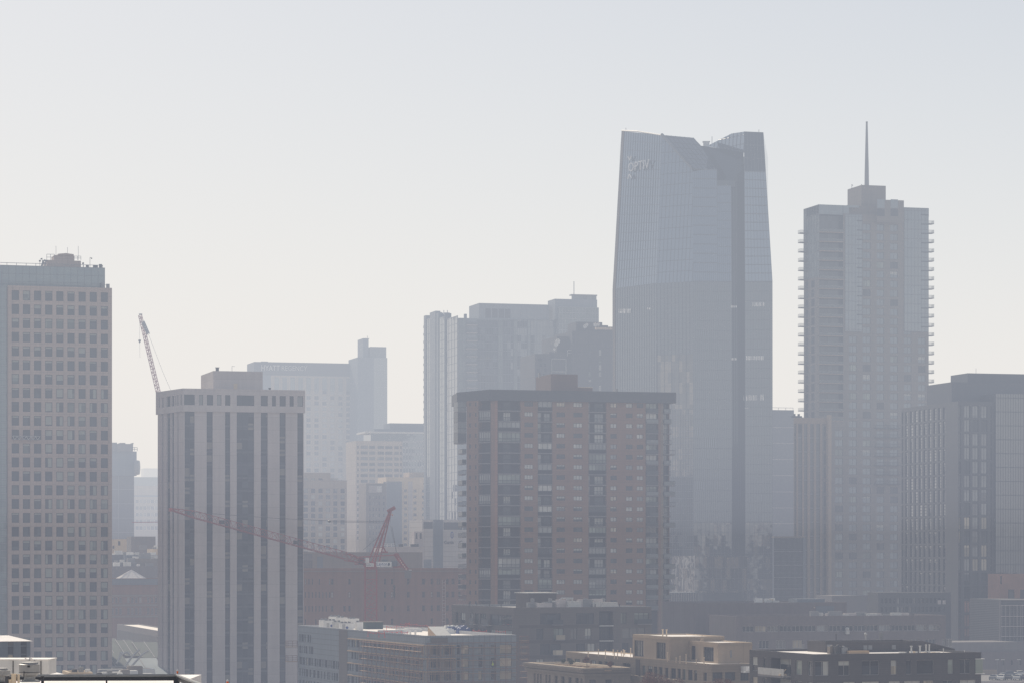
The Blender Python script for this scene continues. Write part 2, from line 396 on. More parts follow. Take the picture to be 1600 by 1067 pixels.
class Bld:
    def __init__(s, name, label, cat='building', base=(0, 0), group=None):
        s.root = empty(name, (base[0], base[1], 0), label, cat, group); s.wins = []
        s.windowname = 'window'
    def part(s, name, mb, mats, parent=None, kind=None, label=None, smooth=False):
        return mb.build(name, mats, parent or s.root, kind, label, smooth)
    def win(s, fc, a, b_, c, d, st, out=-.25, pri=1.0, pane=None, bf=None):
        S = STY[st]
        if pane is None:
            pane = random.choices([p for p, _ in S['panes']], [w for _, w in S['panes']])[0]
        if bf is None: bf = random.choice(S['blinds']) if random.random() < S['blind'] else 0
        s.wins.append((fc, a, b_, c, d, st, out, pri, pane, bf))
    def grid(s, fc, cols, py0, dpy, n, h, st, depth=.25, ref=None, pri=None, skip=None, metres=False):
        """regular windows: cols as pixel pairs, rows from the pixel row py0 downwards; returns the holes to cut"""
        holes = []
        D = (fc.p0 + fc.d * fc.s(ref)).y if ref is not None else fc.p0.y
        k = D / F
        for j in range(n):
            zt = HC + (HY - py0 - j * dpy) * k; zb = zt - h * k
            if zb < 1: break
            for i, (xa, xb) in enumerate(cols):
                if skip and skip(i, j): continue
                a, b_ = (xa, xb) if metres else (fc.s(xa), fc.s(xb))
                a, b_ = max(a, .05), min(b_, fc.L - .05)
                holes.append((a, b_, zb, zt, depth))
                s.win(fc, a, b_, zb, zt, st, -depth, pri if pri else max(.2, 1 - .02 * j))
        return holes
    def finish(s, cap=100):
        if not s.wins: return
        W = sorted(s.wins, key=lambda w: -((w[2] - w[1]) * (w[4] - w[3]) * w[7]))
        rest = MB(); rmats = []
        for k, (fc, a, b_, c, d, st, out, pri, pane, bf) in enumerate(W):
            T = win_tpl(b_ - a, d - c, st, pane, bf)
            ctr = fc.P((a + b_) / 2, (c + d) / 2, out)
            rot = Matrix.Rotation(math.atan2(fc.d.y, fc.d.x), 4, 'Z')
            if k < cap:
                if T['mesh'] is None: T['mesh'] = T['mb'].data('window', T['mats'])
                o = bpy.data.objects.new(s.windowname, T['mesh']); COL.objects.link(o)
                o.parent = s.root
                o.location = ctr - s.root.location; o.rotation_euler = (0, 0, math.atan2(fc.d.y, fc.d.x))
            else:
                mm = []
                for m in T['mats']:
                    if m not in rmats: rmats.append(m)
                    mm.append(rmats.index(m))
                t = T['mb']; i0 = len(rest.v)
                rest.v += [rot @ p + ctr for p in t.v]; rest.f += [tuple(q + i0 for q in f) for f in t.f]
                rest.m += [mm[q] for q in t.m]; rest.uv += t.uv
        if rest.v: rest.build(s.windowname, rmats, s.root, kind='stuff')

def inset(pts, d):
    n = len(pts); L = []
    for i in range(n):
        a, b_ = Vector(pts[i][:2]), Vector(pts[(i + 1) % n][:2]); e = (b_ - a).normalized(); nn = Vector((-e.y, e.x))
        L.append((a + nn * d, e))
    out = []
    for i in range(n):
        (p, e), (q, f) = L[i - 1], L[i]
        den = e.x * f.y - e.y * f.x
        t = ((q - p).x * f.y - (q - p).y * f.x) / den if abs(den) > 1e-6 else 0
        out.append(p + e * t)
    return out
def flat_roof(b, pts, z, ph=.9, th=.4, roof='gravel', wall='concrete', coping=None):
    """parapet rim (top, inner side) with the roof sheet lying lower, as two parts"""
    inn = inset(pts, th); mb = MB(); n = len(pts)
    for i in range(n):
        j = (i + 1) % n
        mb.poly([(*pts[i][:2], z), (*pts[j][:2], z), (*inn[j], z), (*inn[i], z)])
        mb.poly([(*inn[j], z - ph), (*inn[i], z - ph), (*inn[i], z), (*inn[j], z)])
    b.part('parapet', mb, coping or wall)
    m2 = MB(); m2.poly([(*p, z - ph) for p in inn]); b.part('roof', m2, roof)
    return inn
def corner_plan(pl, pc, pr, D, u=U, v=V):
    c = at(pc, D); r = goto(c, u, pr); l = goto(c, v, pl)
    return l, c, r, l + r - c
def text_part(b, txt, fc, s0, z0, size, mat, out=.15, name='lettering', width=None, parent=None, ext=.12):
    cu = bpy.data.curves.new(name, 'FONT'); cu.body = txt; cu.size = size; cu.extrude = ext; cu.resolution_u = 2
    t = bpy.data.objects.new(name, cu); COL.objects.link(t)
    bpy.context.view_layer.update()
    me = bpy.data.meshes.new_from_object(t); bpy.data.objects.remove(t)
    if width:
        xs = [v.co.x for v in me.vertices]; k = width / (max(xs) - min(xs)); x0 = min(xs)
        for v in me.vertices: v.co.x = (v.co.x - x0) * k
    rt = Matrix.Rotation(math.atan2(fc.d.y, fc.d.x), 4, 'Z') @ Matrix.Rotation(math.pi / 2, 4, 'X')
    me.transform(rt); me.materials.clear(); me.materials.append(M[mat])
    o = bpy.data.objects.new(name, me); COL.objects.link(o)
    par = parent or b.root if b else parent
    off = Vector((0, 0, 0)); p = par
    while p is not None: off += p.location; p = p.parent
    o.parent = par; o.location = fc.P(s0, z0, out) - off
    return o
def seg_rail(mb, pts, z, h, r=.05, post=3.0, rails=2, mi=0):
    for a, b_ in zip(pts, pts[1:]):
        a, b_ = Vector(a[:2]), Vector(b_[:2]); L = (b_ - a).length; n = max(1, int(L / post))
        for k in range(n + 1):
            p = a.lerp(b_, k / n); mb.bar((p.x, p.y, z), (p.x, p.y, z + h), r, mi)
        for k in range(rails):
            zz = z + h * (k + 1) / rails; mb.bar((a.x, a.y, zz), (b_.x, b_.y, zz), r, mi)
# ------------------------------------------------------------------ left: granite office tower with its glass wing
style('office', [('pane', 7), ('pane_dim', 1.5)], 'frame', 1, 1, .14, .35, (.12, .2, .35, .6), 'blind_reflect')
def granite_tower():
    c = at(175, 800); l = goto(c, U, 12.5)
    Fm = Face(l, c); zt = Fm.z(450.3, 175)
    b = Bld('office_tower', 'pink granite office tower with a grid of square windows and a glass top storey', 'office tower', c)
    back = [c + V * 34, l + V * 34]
    cols = [(18.3 + 17.42 * i, 29.7 + 17.36 * i) for i in range(9)]
    holes = b.grid(Fm, cols, 453.7, 21.68, 28, 15.4, 'office', .35, ref=18)
    W2 = []
    for i, w in enumerate(b.wins):
        col, row = i % 9, i // 9; w = list(w); p = random.random()
        if row > 6 and col > 2 and p < .75: w[8] = random.choice(['pane_dim', 'pane', 'pane']); w[9] = random.choice([0, -.35, -.5, -.62, -.41, -.73, .9, .95, .95] if col in (3, 4) else [0, -.35, -.5, -.62, -.41, -.73, .4, .3])  # lower rows: pale reflections painted as blind shapes
        elif row <= 6 and p < .25: w[9] = random.choice([.12, .2, .35, .8])
        elif p < .5: w[8] = 'pane'; w[9] = random.choice([0, 0, .15])
        W2.append(tuple(w))
    b.wins = W2
    mb = MB(); facewall(mb, Fm, 0, zt, holes)
    mb.prism([l, c] + back, 0, zt, skip=(0,)); b.part('wall', mb, 'granite')
    # glass wing on the left, standing back a little from the granite
    g1 = l + V * 2.2; g0 = g1 - U * 22
    mb = MB(); curtain(mb, (*g0, 0), (*g1, 0), (*g1, zt), (*g0, zt), 12, 58, .09, .1)
    Fg = Face(g0, g1); b.part('glass_wing', mb, ['teal', 'mull'])
    # glass top storey
    t1 = goto(c + V * 3.0, U, 164); t0 = t1 - U * 46; z1 = PZ(419, t1.y)
    mb = MB(); bk = [t1 + V * 20, t0 + V * 20]
    curtain(mb, (*t0, zt - .1), (*t1, zt - .1), (*t1, z1), (*t0, z1), 24, 1, .1, .1, floors=[0, .09, .26, .62, 1])
    mb.prism([t0, t1] + bk, zt - .1, z1, 2, skip=(0,)); b.part('glass_storey', mb, ['teal', 'mull', 'metal_grey'])
    mb = MB(); seg_rail(mb, [t0 - V * .0 + V * .5, t1 + V * .5 - U * .6], z1, .75, .07, 2.6, 1)
    seg_rail(mb, [t1 + V * .5 - U * .6, t1 + V * 12], z1, .75, .07, 2.6, 1); b.part('roof_railing', mb, 'metal_grey')
    mb = MB(); seg_rail(mb, [g0 + V * -.1 - U * .0, c - V * -.4 - U * 1.0], zt, .85, .06, 6, 1)
    for k in (1.0, 2.4): mb.cbox(c - U * k + V * 1.2, U, .9, .7, zt, zt + 1.2 + .4 * (k > 2))
    b.part('ledge_railing', mb, 'metal_grey')
    # lift penthouse
    k = t1.y + 6
    def blk(x0, x1, y0, y1, dep, off=0, mat='granite', nm='penthouse'):
        a = at(x0, k + off); Fq = Face(a, a + U); e = goto(a, U, x1)
        mb = MB(); mb.prism([a, e, e + V * dep, a + V * dep], PZ(y0, k), PZ(y1, k), bottom=True); return b.part(nm, mb, mat)
    p = blk(73, 126.5, 420, 406.5, 9)
    blk(84.5, 116, 406.5, 398.6, 7, .6, nm='plant_room')
    a = at(91, k + .6); e = goto(a, U, 115.2); m_ = (a + e) / 2
    mb = MB(); mb.poly([(*a, PZ(398.6, k)), (*e, PZ(398.6, k)), (*e, PZ(396.6, k)), (*m_, PZ(395.2, k)), (*a, PZ(396.6, k))])
    mb.poly([(*(e + V * 6), PZ(398.6, k)), (*(a + V * 6), PZ(398.6, k)), (*(a + V * 6), PZ(396.6, k)), (*(m_ + V * 6), PZ(395.2, k)), (*(e + V * 6), PZ(396.6, k))])
    A = [a, m_, e]; Z = [PZ(396.6, k), PZ(395.2, k), PZ(396.6, k)]
    for i in (0, 1): mb.poly([(*A[i], Z[i]), (*A[i + 1], Z[i + 1]), (*(A[i + 1] + V * 6), Z[i + 1]), (*(A[i] + V * 6), Z[i])])
    for q, s_ in ((a, 1), (e, -1)): mb.poly([(*q, PZ(398.6, k)), (*q, PZ(396.6, k)), (*(q + V * 6), PZ(396.6, k)), (*(q + V * 6), PZ(398.6, k))][::s_])
    b.part('gable_cap', mb, 'granite')
    mb = MB()
    def fr(x0, x1, y0, y1, off=.3):
        for x in (x0, (x0 + x1) / 2, x1): p_ = at(x, k + off); mb.bar((*p_, PZ(y0, k)), (*p_, PZ(y1, k)), .06)
        for y in (y1, (y0 + y1) / 2): mb.bar((*at(x0, k + off), PZ(y, k)), (*at(x1, k + off), PZ(y, k)), .06)
    fr(73, 85, 406.5, 397.5); b.part('service_frame', mb, 'metal_grey'); mb = MB(); fr(116, 126.4, 406.5, 400.5); b.part('service_frame', mb, 'metal_grey'); mb = MB()
    for (xa, ya, xb, yb) in ((66, 416, 69, 406.5), (69, 406.5, 74, 408), (64.5, 416, 67, 409), (67, 411, 72, 413), (70, 416, 72, 408), (66, 408, 73, 407.5)):
        mb.bar((*at(xa, k), PZ(ya, k)), (*at(xb, k), PZ(yb, k)), .16)
    b.part('roof_pipework', mb, 'metal_grey')
    for (x, y0, y1) in ((87.5, 398, 383.5), (105.5, 395.5, 385.5), (122.3, 406, 383.5)):
        mb = MB(); mb.bar((*at(x, k + 2), PZ(y0, k)), (*at(x, k + 2), PZ(y1, k)), .05); b.part('antenna', mb, 'metal_grey')
    for (x, y0, y1, hx) in ((140.6, 419, 402.6, 2.4), (66, 417, 403.6, -1.6), (129.8, 419, 411.8, 0), (62.3, 417, 408, 0)):
        mb = MB(); q = at(x, k); mb.bar((*q, PZ(y0, k)), (*q, PZ(y1, k)), .06)
        if hx: mb.bar((*q, PZ(y1, k)), (*at(x + hx, k), PZ(y1 + .6, k)), .05); mb.ball((*at(x + hx, k), PZ(y1 + 1.4, k)), .22)
        else: mb.ball((*q, PZ(y1, k)), .3)
        b.part('roof_lamp', mb, 'metal_dark')
    for x in (136.5, 148, 150.5, 157): mb = MB(); q = at(x, k - 3); mb.cbox(q, U, .8, .8, PZ(420, k), PZ(416.5 - (x > 155) * 1.5, k)); b.part('roof_equipment', mb, 'metal_dark')
    b.finish()
    # window cleaning cradle hanging on the front
    f2 = Face(l, c); z = f2.z(687, 40); r = empty('cleaning_cradle', (*f2.xy(f2.s(41), .9), z), 'grey window cleaning cradle hanging on the granite tower front', 'cradle')
    s0, s1 = f2.s(19), f2.s(62)
    mb = MB(); fbox(mb, f2, s0, s1, z, z + .15, .5, 1.3); mb.build('deck', M['metal_grey'], r)
    mb = MB()
    for o in (.5, 1.3):
        n = 12
        for i in range(n):
            a, b2 = s0 + (s1 - s0) * i / n, s0 + (s1 - s0) * (i + 1) / n
            mb.bar(f2.P(a, z + (.1 if i % 2 else 1.0), o), f2.P(b2, z + (1.0 if i % 2 else .1), o), .06)
        mb.bar(f2.P(s0, z + 1.05, o), f2.P(s1, z + 1.05, o), .07)
    mb.build('guard_rail', M['metal_light'], r)
    for s_ in (s0, s1):
        mb = MB(); mb.bar(f2.P(s_, z, .9), f2.P(s_, zt, .9), .03); mb.build('cable', M['metal_dark'], r)
granite_tower()

# ------------------------------------------------------------------ the striped tower
style('band', [('pane', 5), ('pane_sky', 1)], 'frame', 1, 1, .1)
def striped_tower():
    D = 790
    l, c, r, bk = corner_plan(246.5, 288, 474.5, D, U, Vector((-.47, .883)))
    b = Bld('office_tower', 'pale concrete office tower with dark full height window stripes', 'office tower', c)
    FR, FL = Face(c, r), Face(l, c)
    zs = FR.z(642.5, 288); zb = FR.z(632.3, 288); zw = FR.z(616.0, 288); zt = FR.z(606.5, 288)
    mb = MB(); g = MB
    R_ = [(288.0, 304.0, 2), (323, 332.3, 1), (351.8, 359.7, 1), (370, 397, 3), (407.6, 418.3, 1), (437, 446.3, 1), (464.8, 474.2, 1)]
    L_ = [(253, 255.2, 1), (260.3, 266, 1), (268.3, 271.8, 1), (277, 279, 1)]
    for fc, S in ((FR, R_), (FL, L_)):
        holes = []
        for (x0, x1, n) in S:
            a, e = max(fc.s(x0), .12), min(fc.s(x1), fc.L - .12)
            holes.append((a, e, 2, zs, .5))
            m2 = MB(); curtain(m2, fc.P(a - .02, 2, -.48), fc.P(e + .02, 2, -.48), fc.P(e + .02, zs, -.48), fc.P(a - .02, zs, -.48), n, 1, .1, .06, floors=[])
            z = zs
            k = 0
            while z > 6:
                fquad(m2, fc, a, e, z - .55, z, -.44, 2); z -= 3.6
            b.part('window_strip', m2, ['strip', 'mull_dark', 'spandrel'])
        facewall(mb, fc, 0, zs, holes)
    mb.prism([l, c, r, bk], 0, zs, skip=(0, 1))
    b.part('wall', mb, 'concrete')
    # projecting crown with its own row of windows
    o = .55
    c2 = c - U * o * 0 - V * o - U * o; l2 = l - U * o; r2 = r - V * o + U * .3
    c2 = Vector((c2.x, c2.y)); FR2, FL2 = Face(c2, r2), Face(l2, c2)
    T = [(287.6, 304.3), (310.8, 317.3), (323.3, 333), (339, 346), (351.8, 360), (370, 397.3), (407.6, 418.5), (425, 431.2), (437, 446.6), (452.6, 459), (464.8, 473.6)]
    TL = [(248, 250), (252.6, 255.4), (260, 266.2), (268, 271.8), (273.4, 275.2), (276.8, 279), (282, 284.2)]
    mb = MB()
    for fc, S in ((FR2, T), (FL2, TL)):
        holes = []
        for (x0, x1) in S:
            a, e = max(fc.s(x0), .3), min(fc.s(x1), fc.L - .3)
            holes.append((a, e, zb, zw, .5)); b.win(fc, a, e, zb, zw, 'band', -.5, 1)
        facewall(mb, fc, zs, zt, holes)
    mb.prism([l2, c2, r2, bk], zs, zt, skip=(0, 1), top=False, bottom=True)
    b.part('crown', mb, 'concrete')
    flat_roof(b, [l2, c2, r2, bk], zt, .5, .5, 'gravel', 'concrete')
    # penthouse
    pc = at(333.5, D + 9); pl = goto(pc, V, 314); pr = goto(pc, U, 410.5); k = pc.y
    mb = MB(); zp = PZ(579, k); mb.prism([pl, pc, pr, pl + pr - pc], zt - .6, zp, 0)
    b.part('penthouse', mb, 'concrete')
    Fp = Face(pc, pr); mb = MB(); fbox(mb, Fp, Fp.s(365), Fp.s(371), zt - .5, Fp.z(599, 368), 0, .04); b.part('penthouse_door', mb, 'cream')
    mb = MB(); q = at(339.5, k + 3); mb.cbox(q, U, .8, .8, zp, zp + 1.0); mb.cbox(q, U, 1.1, 1.1, zp + 1.0, zp + 1.15); b.part('vent', mb, 'metal_dark')
    mb = MB(); q = at(362.5, k + 2); mb.bar((*q, zp), (*q, zp + 1.4), .06); mb.bar((*q, zp + 1.4), (q.x + .8, q.y, zp + 1.35), .05); b.part('roof_lamp', mb, 'metal_light')
    mb = MB(); q = at(421.5, D + 14); mb.cyl(q.x, q.y, zt - .5, zt + .7, .25); mb.cyl(q.x, q.y, zt + .7, zt + 1.0, .38); b.part('vent_pipe', mb, 'metal_dark')
    for x in (329, 345, 356): 
        mb = MB(); q = at(x, k - .4); mb.bar((*q, zt), (*q, zt + 1.2 + (x == 345) * 1.4), .05); b.part('antenna', mb, 'metal_light')
    b.finish()
striped_tower()

# ------------------------------------------------------------------ luffing crane behind it
def lattice(mb, p, q, w0, w1, n, r=.08, rd=.05, up=Vector((0, 0, 1)), tri=False):
    p, q = Vector(p), Vector(q); d = (q - p).normalized(); a = d.cross(up).normalized(); e = a.cross(d).normalized()
    def ring(t):
        w = w0 + (w1 - w0) * t; o = p.lerp(q, t)
        return [o + a * w + e * w, o - a * w + e * w, o - a * w - e * w, o + a * w - e * w] if not tri else [o + e * w * 1.3, o - a * w - e * w * .7, o + a * w - e * w * .7]
    rings = [ring(i / n) for i in range(n + 1)]; m = len(rings[0])
    for k in range(m): mb.bar(rings[0][k], rings[-1][k], r)
    for i in range(n):
        for k in range(m):
            j = (k + 1) % m
            if (i + k) % 2: mb.bar(rings[i][k], rings[i + 1][j], rd)
            else: mb.bar(rings[i][j], rings[i + 1][k], rd)
            if i: mb.bar(rings[i][k], rings[i][j], rd)
def far_crane():
    D = 1150
    foot = at(262, D); tip = at(219, D + 6)
    r = empty('luffing_crane', (foot.x, foot.y, 0), 'tower crane boom rising steeply behind the striped tower', 'crane')
    mb = MB(); lattice(mb, (*at(254, D), PZ(640, D)), (*tip, PZ(491, D)), .85, .62, 30, .13, .08, tri=True); mb.build('boom', M['steelred'], r)
    mb = MB(); lattice(mb, (*at(223.2, D + 5), PZ(501, D)), (*at(231.6, D + 4), PZ(521, D)), .42, .42, 4, .15, .15); mb.bar((*at(217.2, D + 6), PZ(489.5, D)), (*at(222.2, D + 6), PZ(489.5, D)), .3)
    mb.build('boom_head', M['metal_grey'], r)
    mb = MB(); lattice(mb, (*at(258, D + 1), 2), (*at(258, D + 1), PZ(640, D)), 1.0, 1.0, 34, .14, .08, up=Vector((0, 1, 0))); mb.build('mast', M['steelred'], r)
    mb = MB(); mb.cbox(at(262, D), Vector((1, 0)), 5, 2.4, PZ(642, D), PZ(630, D)); mb.build('machine_deck', M['metal_grey'], r)
    mb = MB(); mb.bar((*at(232, D + 4), PZ(521, D)), (*at(254.5, D), PZ(581, D)), .05); mb.bar((*at(254.5, D), PZ(581, D)), (*at(268, D), PZ(612, D)), .05); mb.build('pendant_line', M['metal_dark'], r)
    mb = MB(); x = at(218.2, D + 6)
    mb.bar((*x, PZ(491, D)), (*x, PZ(530, D)), .04); mb.bar((*x, PZ(533, D)), (*at(218.6, D + 6), PZ(557, D)), .04); mb.build('hoist_line', M['metal_dark'], r)
    mb = MB(); mb.lathe(x.x, x.y, [(.05, PZ(534.5, D)), (.3, PZ(533, D)), (.55, PZ(530.6, D)), (.5, PZ(529, D))], n=8); mb.build('hook_block', M['metal_dark'], r)
far_crane()

# ------------------------------------------------------------------ things in the gap between the two towers
def box_bld(name, label, px0, px1, pytop, D, mat, depth=20, roof=None, base=0, cat='building', pc=None, group=None):
    """a plain volume whose long front runs px0..px1 along the street grid (or with a left face px0..pc)"""
    if pc is None: c = at(px0, D); l = None
    else: c = at(pc, D)
    r = goto(c, U, px1); l = goto(c, V, px0) if pc is not None else c + V * depth
    b = Bld(name, label, cat, c, group); z = PZ(pytop, D)
    b.pts = [l, c, r, l + r - c]; b.z = z; b.FL, b.FR = Face(l, c), Face(c, r); b.D = D
    return b
def finish_box(b, mat, holesR=(), holesL=(), roof=None, z0=0, ph=.6, cop=None):
    mb = MB(); facewall(mb, b.FR, z0, b.z, holesR); facewall(mb, b.FL, z0, b.z, holesL)
    mb.prism(b.pts, z0, b.z, skip=(0, 1), top=False if roof else None, bottom=z0 > 0); b.part('wall', mb, mat)
    if roof: flat_roof(b, b.pts, b.z, ph, .4, roof, mat, cop)
    b.finish()
def gap():
    # dark topped tower
    b = box_bld('office_tower', 'grey slab tower with dark top and round drum beside the granite tower', 120, 209.5, 742, 1500, 'greypanel', 24)
    finish_box(b, 'greypanel')
    D = 1500
    mb = MB(); a = at(120, D - 1); e = goto(a, U, 213.5); mb.prism([a, e, e + V * 26, a + V * 26], PZ(742, D), PZ(704, D), bottom=True); b.part('top_storeys', mb, 'bluegrey')
    for (x0, x1, y0, y1) in ((170, 183, 704, 690.5), (183, 208, 704, 692.5), (188, 196, 692.5, 691), (207.5, 208.6, 693, 691)):
        mb = MB(); a = at(x0, D + 2); e = goto(a, U, x1); mb.prism([a, e, e + V * 9, a + V * 9], PZ(y0, D), PZ(y1, D), bottom=True); b.part('plant_room', mb, 'concrete_dark')
    mb = MB(); q = at(211.3, D + 4); 
    n = 18; zc = PZ(729.5, D); rz, ry = 4.1, 4.1
    ring = [(ry * math.cos(2 * math.pi * k / n), rz * math.sin(2 * math.pi * k / n)) for k in range(n)]
    x0, x1 = q.x, q.x + 2.2
    for k in range(n):
        j = (k + 1) % n; mb.poly([(x0, q.y + ring[k][0], zc + ring[k][1]), (x0, q.y + ring[j][0], zc + ring[j][1]), (x1, q.y + ring[j][0] * .9, zc + ring[j][1] * .9), (x1, q.y + ring[k][0] * .9, zc + ring[k][1] * .9)])
    mb.poly([(x1, q.y + y * .9, zc + z_ * .9) for y, z_ in ring]); b.part('round_sign', mb, 'metal_grey')
    mb = MB(); seg_rail(mb, [at(206, D), at(214.5, D + 2)], PZ(704, D), 1.9, .12, 1.2, 2); b.part('roof_railing', mb, 'metal_dark')
    # far office
    b = box_bld('office_building', 'far pale office building with a glass top floor in the haze', 190, 252, 744.5, 2300, 'beige', 30)
    h = b.grid(b.FR, [(212 + 6 * i, 216.5 + 6 * i) for i in range(6)], 780, 10.4, 5, 5.2, 'far', .3, ref=230)
    mb = MB(); fquad(mb, b.FR, b.FR.s(195), b.FR.L, b.FR.z(758.5, 230), b.FR.z(745, 230), .25); b.part('glass_floor', mb, 'fsglass')
    mb = MB(); fbox(mb, b.FR, 0, b.FR.L, b.FR.z(775.5, 230), b.FR.z(773, 230), 0, .4); b.part('ledge', mb, 'bluegrey')
    finish_box(b, 'beige', h)
    b = box_bld('office_building', 'faintest far tower top showing over the far pale office', 225, 250, 731, 4200, 'beige', 30); finish_box(b, 'beige')
    mb = MB(); q = at(206, 1250); mb.bar((*q, PZ(815.4, 1250)), (*at(250, 1250), PZ(814.9, 1250)), .16)
    r = empty('crane_jib', (q.x, q.y, PZ(815, 1250)), 'thin reddish crane jib crossing the gap between two towers', 'crane'); mb.build('jib', M['steelred'], r)
    mb = MB(); q2 = at(262, 1250); lattice(mb, (*q2, 2), (*q2, PZ(813, 1250)), .8, .8, 20, .12, .07, up=Vector((0, 1, 0))); mb.build('mast', M['steelred'], r)
    mb = MB(); mb.bar((*at(250, 1250), PZ(814.9, 1250)), (*q2, PZ(814.9, 1250)), .16); mb.build('counter_jib', M['steelred'], r)
    # small rooftop houses
    D = 1120
    b = box_bld('stair_tower', 'small sunlit cream block with two windows beside the granite tower', 140, 198, 841.5, D, 'cream', 8)
    h = [(b.FR.s(184.5), b.FR.s(188.2), b.FR.z(851.5, 186), b.FR.z(845, 186), .3), (b.FR.s(175.8), b.FR.s(178.6), b.FR.z(856.5, 177), b.FR.z(852, 177), .3)]
    for q in h: b.win(b.FR, *q[:4], 'far', -.3)
    finish_box(b, 'cream', h, roof='membrane')
    b = box_bld('warehouse', 'flat grey block with pale roof edge behind the pyramid roof', 205, 243, 837.5, D + 30, 'greypanel', 14)
    mb = MB(); fbox(mb, b.FR, b.FR.s(217), b.FR.s(230), b.FR.z(858, 220), b.FR.z(851, 220), 0, .06); b.part('shutter', mb, 'metal_grey')
    finish_box(b, 'concrete_dark', roof='membrane')
    for i, (x0, x1, y, D, mt) in enumerate(((160, 214, 866, 1090, 'concrete_dark'), (196, 250, 866.5, 1085, 'bluegrey'), (238, 256, 857, 1100, 'cream'), (150, 214, 878, 1062, 'greypanel'), (205, 258, 872, 1070, 'limestone'), (150, 250, 884, 1050, 'concrete_dark'))):
        b = box_bld('low_building', ['grey flat roofed block under the sunlit cream block', 'bluish flat roofed block left of the striped tower', 'small bright block hard against the striped tower edge', 'long grey roof at the granite tower edge', 'stone block with cluttered roof left of the striped tower', 'dark long roof directly behind the pyramid roof'][i], x0, x1, y, D, mt, 14)
        for k in range(5):
            mb = MB(); q = at(x0 + (x1 - x0) * (.12 + .17 * k + random.random() * .06), D + 4 + random.random() * 5); mb.cbox(q, U, 1 + random.random() * 2.5, 1.2, b.z - .5, b.z + .5 + random.random() * 1.2)
            b.part('roof_equipment', mb, random.choice(['metal_light', 'white', 'metal_grey']), kind=None)
        finish_box(b, mt, roof='membrane')
    # brick station with pyramid roof
    D = 1010
    b = box_bld('brick_or_reflected_block', 'brick building with a cream pyramid roof and rows of windows', 130, 262, 903, D, 'brick_old', 26)
    h = []
    for (y0, hh) in ((932.5, 9), (949, 11)):
        h += b.grid(b.FR, [(168 + 6.2 * i, 171.6 + 6.2 * i) for i in range(13) if i % 5 != 4], y0, 40, 1, hh, 'dbl', .3, ref=205)
    for y0, y1 in ((928.5, 931.5), (943.5, 946.5), (961, 964)):
        mb = MB(); fbox(mb, b.FR, 0, b.FR.L, b.FR.z(y1, 205), b.FR.z(y0, 205), 0, .3); b.part('stone_band', mb, 'limestone')
    mb = MB(); fbox(mb, b.FR, 0, b.FR.L, b.FR.z(913, 205), b.FR.z(904, 205), 0, .5); b.part('attic', mb, 'bluegrey')
    ctr = at(205, D + 12); hw = 30 / F * D; z0, z1 = b.z - .3, PZ(889.5, D + 12)
    cs = [ctr + d for d in (-U * hw * .75 - V * hw * .7, U * hw * .75 - V * hw * .7, U * hw * .75 + V * hw * .7, -U * hw * .75 + V * hw * .7)]
    mb = MB()
    for i in range(4): mb.poly([(*cs[i], z0), (*cs[(i + 1) % 4], z0), (*ctr, z1)])
    for i in range(4):
        for t in (0, .25, .5, .75):
            p0 = cs[i].lerp(cs[(i + 1) % 4], t); tt = abs(t - .5) * 2 if t else 1
            mb.bar((*p0, z0 + .05), (*(p0.lerp(ctr, .97)), z0 + (z1 - z0) * .97 + .05), .05)
    b.part('pyramid_roof', mb, 'membrane')
    finish_box(b, 'brick_old', h, roof='gravel')
    # ribbed warehouse with pale roof
    D = 745
    c = at(180, D); 
    D = 850; b = box_bld('warehouse', 'ribbed grey warehouse with a bright flat roof left of the striped tower', 183, 300, 987.5, D, 'concrete_dark', pc=262); b.FR, b.FL = b.FL, b.FR
    mb = MB(); s = .4
    while s < b.FR.L: fbox(mb, b.FR, s, s + .3, 2, b.z - 1.8, 0, .14); s += .9
    b.part('ribbed_cladding', mb, 'metal_grey')
    b.FR, b.FL = b.FL, b.FR; finish_box(b, 'concrete_dark', roof='membrane', ph=.3)
    # green sheds and clutter
    k = 0
    for i, (x0, x1, y, D, mt, lb) in enumerate(((160, 196, 1000, 825, 'green_roof', 'green lean-to roof nearest the granite tower'), (196, 222, 1003, 823, 'green_roof', 'green lean-to roof in the middle of the rail yard'), (222, 262, 1006, 820, 'green_roof', 'green lean-to roof against the striped tower'), (160, 206, 1024, 797, 'green_roof', 'lower green roof beside the granite tower'), (206, 262, 1032, 795, 'blue_roof', 'pale blue glazed roof in front of the green roofs'))):
        c = at(x0, D); r = goto(c, U, x1); z = PZ(y, D); dep = 22
        q = empty('shed', (c.x, c.y, 0), lb, 'shed')
        zl = PZ(y + 21, D)
        mb = MB(); P4 = [c, r, r + V * dep, c + V * dep]
        mb.poly([(*P4[0], zl), (*P4[1], zl), (*P4[2], z), (*P4[3], z)]); mb.build('roof', M[mt], q)
        mb = MB(); mb.poly([(*P4[0], 0), (*P4[1], 0), (*P4[1], zl - .02), (*P4[0], zl - .02)]); mb.poly([(*P4[1], 0), (*P4[2], 0), (*P4[2], z - .02), (*P4[1], zl - .02)]); mb.poly([(*P4[2], 0), (*P4[3], 0), (*P4[3], z - .02), (*P4[2], z - .02)]); mb.poly([(*P4[3], 0), (*P4[0], 0), (*P4[0], zl - .02), (*P4[3], z - .02)]); mb.build('wall', M['concrete_dark'], q)
        mb = MB()
        for t in (0.02, .5):
            p0 = P4[0].lerp(P4[1], t); p1 = P4[3].lerp(P4[2], t); mb.bar((*p0, zl + .1), (*p1, z + .1), .14)
        mb.build('ridge', M['metal_grey'], q)
